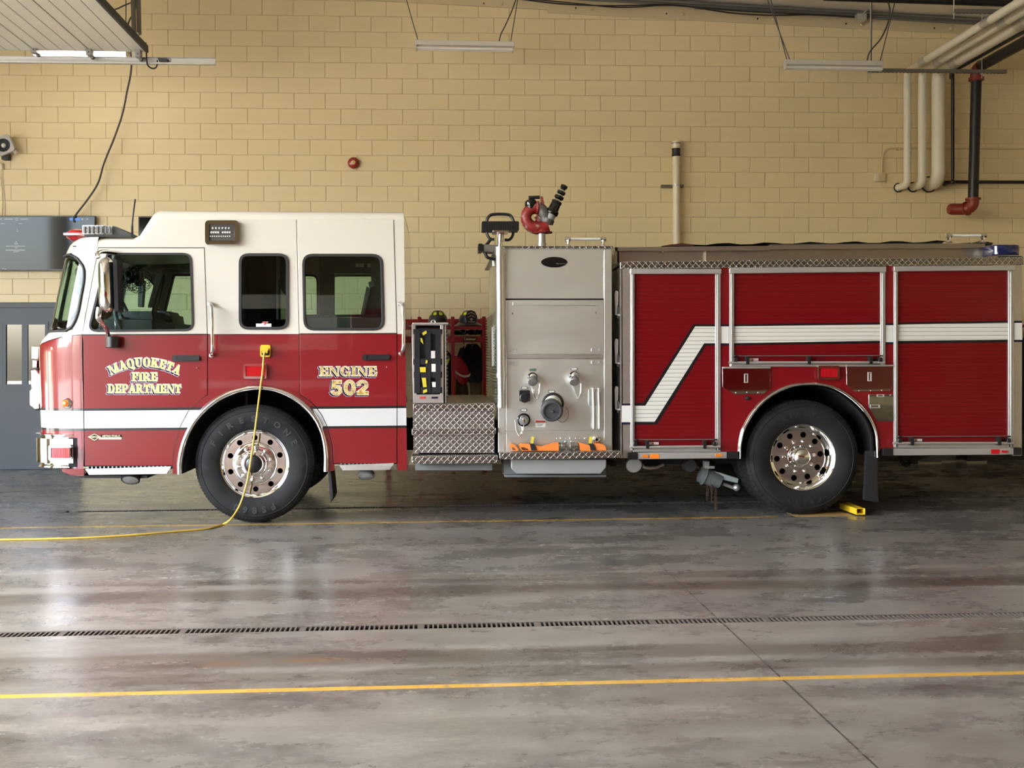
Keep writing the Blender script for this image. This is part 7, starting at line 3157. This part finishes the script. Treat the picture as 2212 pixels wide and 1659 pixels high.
# hood / cloth above the bag
L = [(752, 1000, 4), (760, 999, 8), (772, 998, 11), (784, 999, 13), (792, 1002, 11), (797, 1004, 6)]
o = drape([(zc(v, 4.93), xc(u, 4.93), w_ * .006, 4.945, .036) for v, u, w_ in L], 8, 5, .008).build('dark_hood', M['webbing'], smooth=60)
tag(o, 'black hood hanging on the left hook above the red bag', 'hood')
# tan turnout trousers
for (nm, us, lbl, sd, yy) in (('turnout_trousers', [(800, 1026, 8), (812, 1028, 14), (830, 1030, 16), (850, 1032, 17), (880, 1034, 16), (905, 1034, 14)], 'tan turnout trousers hanging at the right side of the rack bay', 11, 5.18),
                              ('turnout_trousers', [(812, 990, 7), (822, 993, 12), (840, 994, 15), (862, 995, 15), (890, 996, 14), (905, 996, 12)], 'brown turnout trousers hanging below the red bag', 13, 5.18)):
    o = drape([(zc(v, yy), xc(u, yy), w_ * .0058, yy, .055) for v, u, w_ in us], sd, 6, .014).build(nm, M['tan'], smooth=60)
    tag(o, lbl, 'trousers')
# coat in the next bay, beside the hose bin
t = thing('turnout_coat', (xc(962), 5.0, zc(890)), 'dark turnout coat with lime trim hanging just right of the hose bin', 'coat')
L = [(752, 955, 5), (762, 958, 12), (776, 961, 17), (800, 961, 18), (830, 961, 18), (870, 961, 18), (890, 961, 17)]
drape([(zc(v, 5.0), xc(u, 5.0), w_ * .006, 5.0, .06) for v, u, w_ in L], 21, 6, .014).build('coat_body', M['navy'], t, smooth=60)
m_ = MB()
m_.tube(cat([P(966, 785, 4.88), P(969, 778, 4.88), P(971, 770, 4.89)], 4), [.014] * 8 + [.010], 8)
m_.build('lime_trim', M['hivis'], t)
m_ = MB()
m_.tube(cat([P(960, 762, 4.9), P(966, 768, 4.88), P(970, 772, 4.88), P(968, 784, 4.88)], 4), .012, 8)
m_.build('tan_collar', M['tan'], t)

# ---- shoes on the floor under the racks, seen below the body
def shoe(x, y, L, col, sole, name, label, turn):
    t = thing(name, (x, y, 0), label, 'shoe', 'shoes under the gear rack')
    ca, sa = cos(turn), sin(turn)
    prof = [(-.5, .30, .08), (-.42, .36, .085), (-.25, .36, .08), (-.1, .30, .078), (.1, .24, .085), (.25, .17, .09), (.4, .12, .082), (.49, .07, .05)]
    m_ = MB()
    rows = []
    for (f_, hh, w_) in prof:
        row = []
        for k in range(12):
            t_ = 2 * pi * k / 12
            px_, py_, pz_ = f_ * L, w_ * .55 * cos(t_), .028 + max(0, sin(t_)) * hh * L * .95
            row.append((x + px_ * ca - py_ * sa, y + px_ * sa + py_ * ca, pz_))
        rows.append(row)
    m_.grid(rows, 0, True)
    n = 12
    m_.f.append(tuple(range(n)))
    m_.m.append(0)
    m_.build('shoe_upper', M[col], t, smooth=70)
    m_ = MB()
    out = [(-.52, .036), (-.45, .044), (-.1, .042), (.2, .050), (.42, .044), (.51, .018), (.51, -.018), (.42, -.042), (.2, -.046), (-.1, -.038), (-.45, -.044), (-.52, -.036)]
    lo_ = [(x + f_ * L * ca - g_ * sa, y + f_ * L * sa + g_ * ca, 0) for f_, g_ in out]
    m_.add(lo_ + [(a_, c_, .03 + .01 * (abs(out[i][0]) > .45)) for i, (a_, c_, d_) in enumerate(lo_)], [tuple(range(12)), tuple(range(23, 11, -1))] + [(i, (i + 1) % 12, 12 + (i + 1) % 12, 12 + i) for i in range(12)])
    m_.build('sole', M[sole], t, smooth=0)


for (u, v, col, sole, lbl, tn) in ((2008, 1002, 'shoegrey', 'sole', 'grey shoe on the floor behind the engine tail, nearest of the grey pair', pi), (2040, 999, 'shoegrey', 'sole', 'grey shoe standing behind the other grey shoe', pi + .1),
                                   (2082, 997, 'shoeblk', 'sole', 'black shoe with pale sole on the floor, left of the black pair', pi), (2108, 1000, 'shoeblk', 'sole', 'black shoe with white marks on the floor, right of the black pair', .1)):
    p_ = PF(u, v)
    shoe(p_.x, p_.y, .29, col, sole, 'shoe', lbl, tn)
# ================================================================== the second engine parked behind the viewer (seen in the polished doors)
e2 = thing('second_engine', (3.0, -16.0, 0), 'second red engine parked on the other side, reflected in the polished doors', 'fire engine')
b = MB()
b.splate(rp([(-5.0, .45), (-5.1, 1.6), (-4.6, 2.8), (-2.2, 2.8), (-2.1, .45)], .15), [], -17.2, -14.75)
b.build('cab_block', M['cabpaint'], e2, bevel=.05)
b = MB()
b.box(-1.9, 11.0, -17.2, -14.75, .55, 2.5)
b.build('body_block', M['red'], e2, bevel=.03)
b = MB()
b.box(-4.6, -3.2, -14.75, -14.745, 1.75, 2.5)
b.build('cab_glass', M['blackgloss'], e2)
for xx in (-3.6, 6.5):
    for yy, s_ in ((-14.78, -1), (-17.17, 1)):
        tyre_mesh(xx, yy, RT, s_, False).build('engine_wheel', M['tyre'], e2)
b = MB()
b.box(-1.8, 10.9, -14.75, -14.70, .6, .68)
b.build('side_rail', M['alu'], e2)
# ------------------------------------------------------------------ one object per piece where a part came in several
def split_loose(o):
    bm = bmesh.new()
    bm.from_mesh(o.data)
    bm.faces.ensure_lookup_table()
    seen, groups = set(), []
    for f in bm.faces:
        if f.index in seen:
            continue
        st, g_ = [f], []
        seen.add(f.index)
        while st:
            x_ = st.pop()
            g_.append(x_.index)
            for v in x_.verts:
                for k in v.link_faces:
                    if k.index not in seen:
                        seen.add(k.index)
                        st.append(k)
        groups.append(g_)
    if len(groups) > 1:
        for g_ in groups[1:]:
            b2 = bm.copy()
            b2.faces.ensure_lookup_table()
            keep = set(g_)
            bmesh.ops.delete(b2, geom=[f for f in b2.faces if f.index not in keep], context='FACES')
            c = o.copy()
            c.data = o.data.copy()
            b2.to_mesh(c.data)
            b2.free()
            COL.objects.link(c)
        keep = set(groups[0])
        bmesh.ops.delete(bm, geom=[f for f in bm.faces if f.index not in keep], context='FACES')
        bm.to_mesh(o.data)
    bm.free()


SPLIT = ('mirror_arm', 'push_latch', 'branch_run', 'door_seal', 'rail_end_cap', 'black_band', 'jump_seat', 'bar_end', 'door_sill', 'guide_rail', 'step_riser', 'pump_frame', 'warning_placard', 'offside_post', 'strap_anchor', 'entry_step_x', 'offside_doors', 'offside_panes', 'offside_gaskets', 'guard_loop', 'flood_loop', 'cover_edge')
for o in list(COL.objects):
    if o.type == 'MESH' and o.name.split('.')[0] in SPLIT and not o.children:
        split_loose(o)
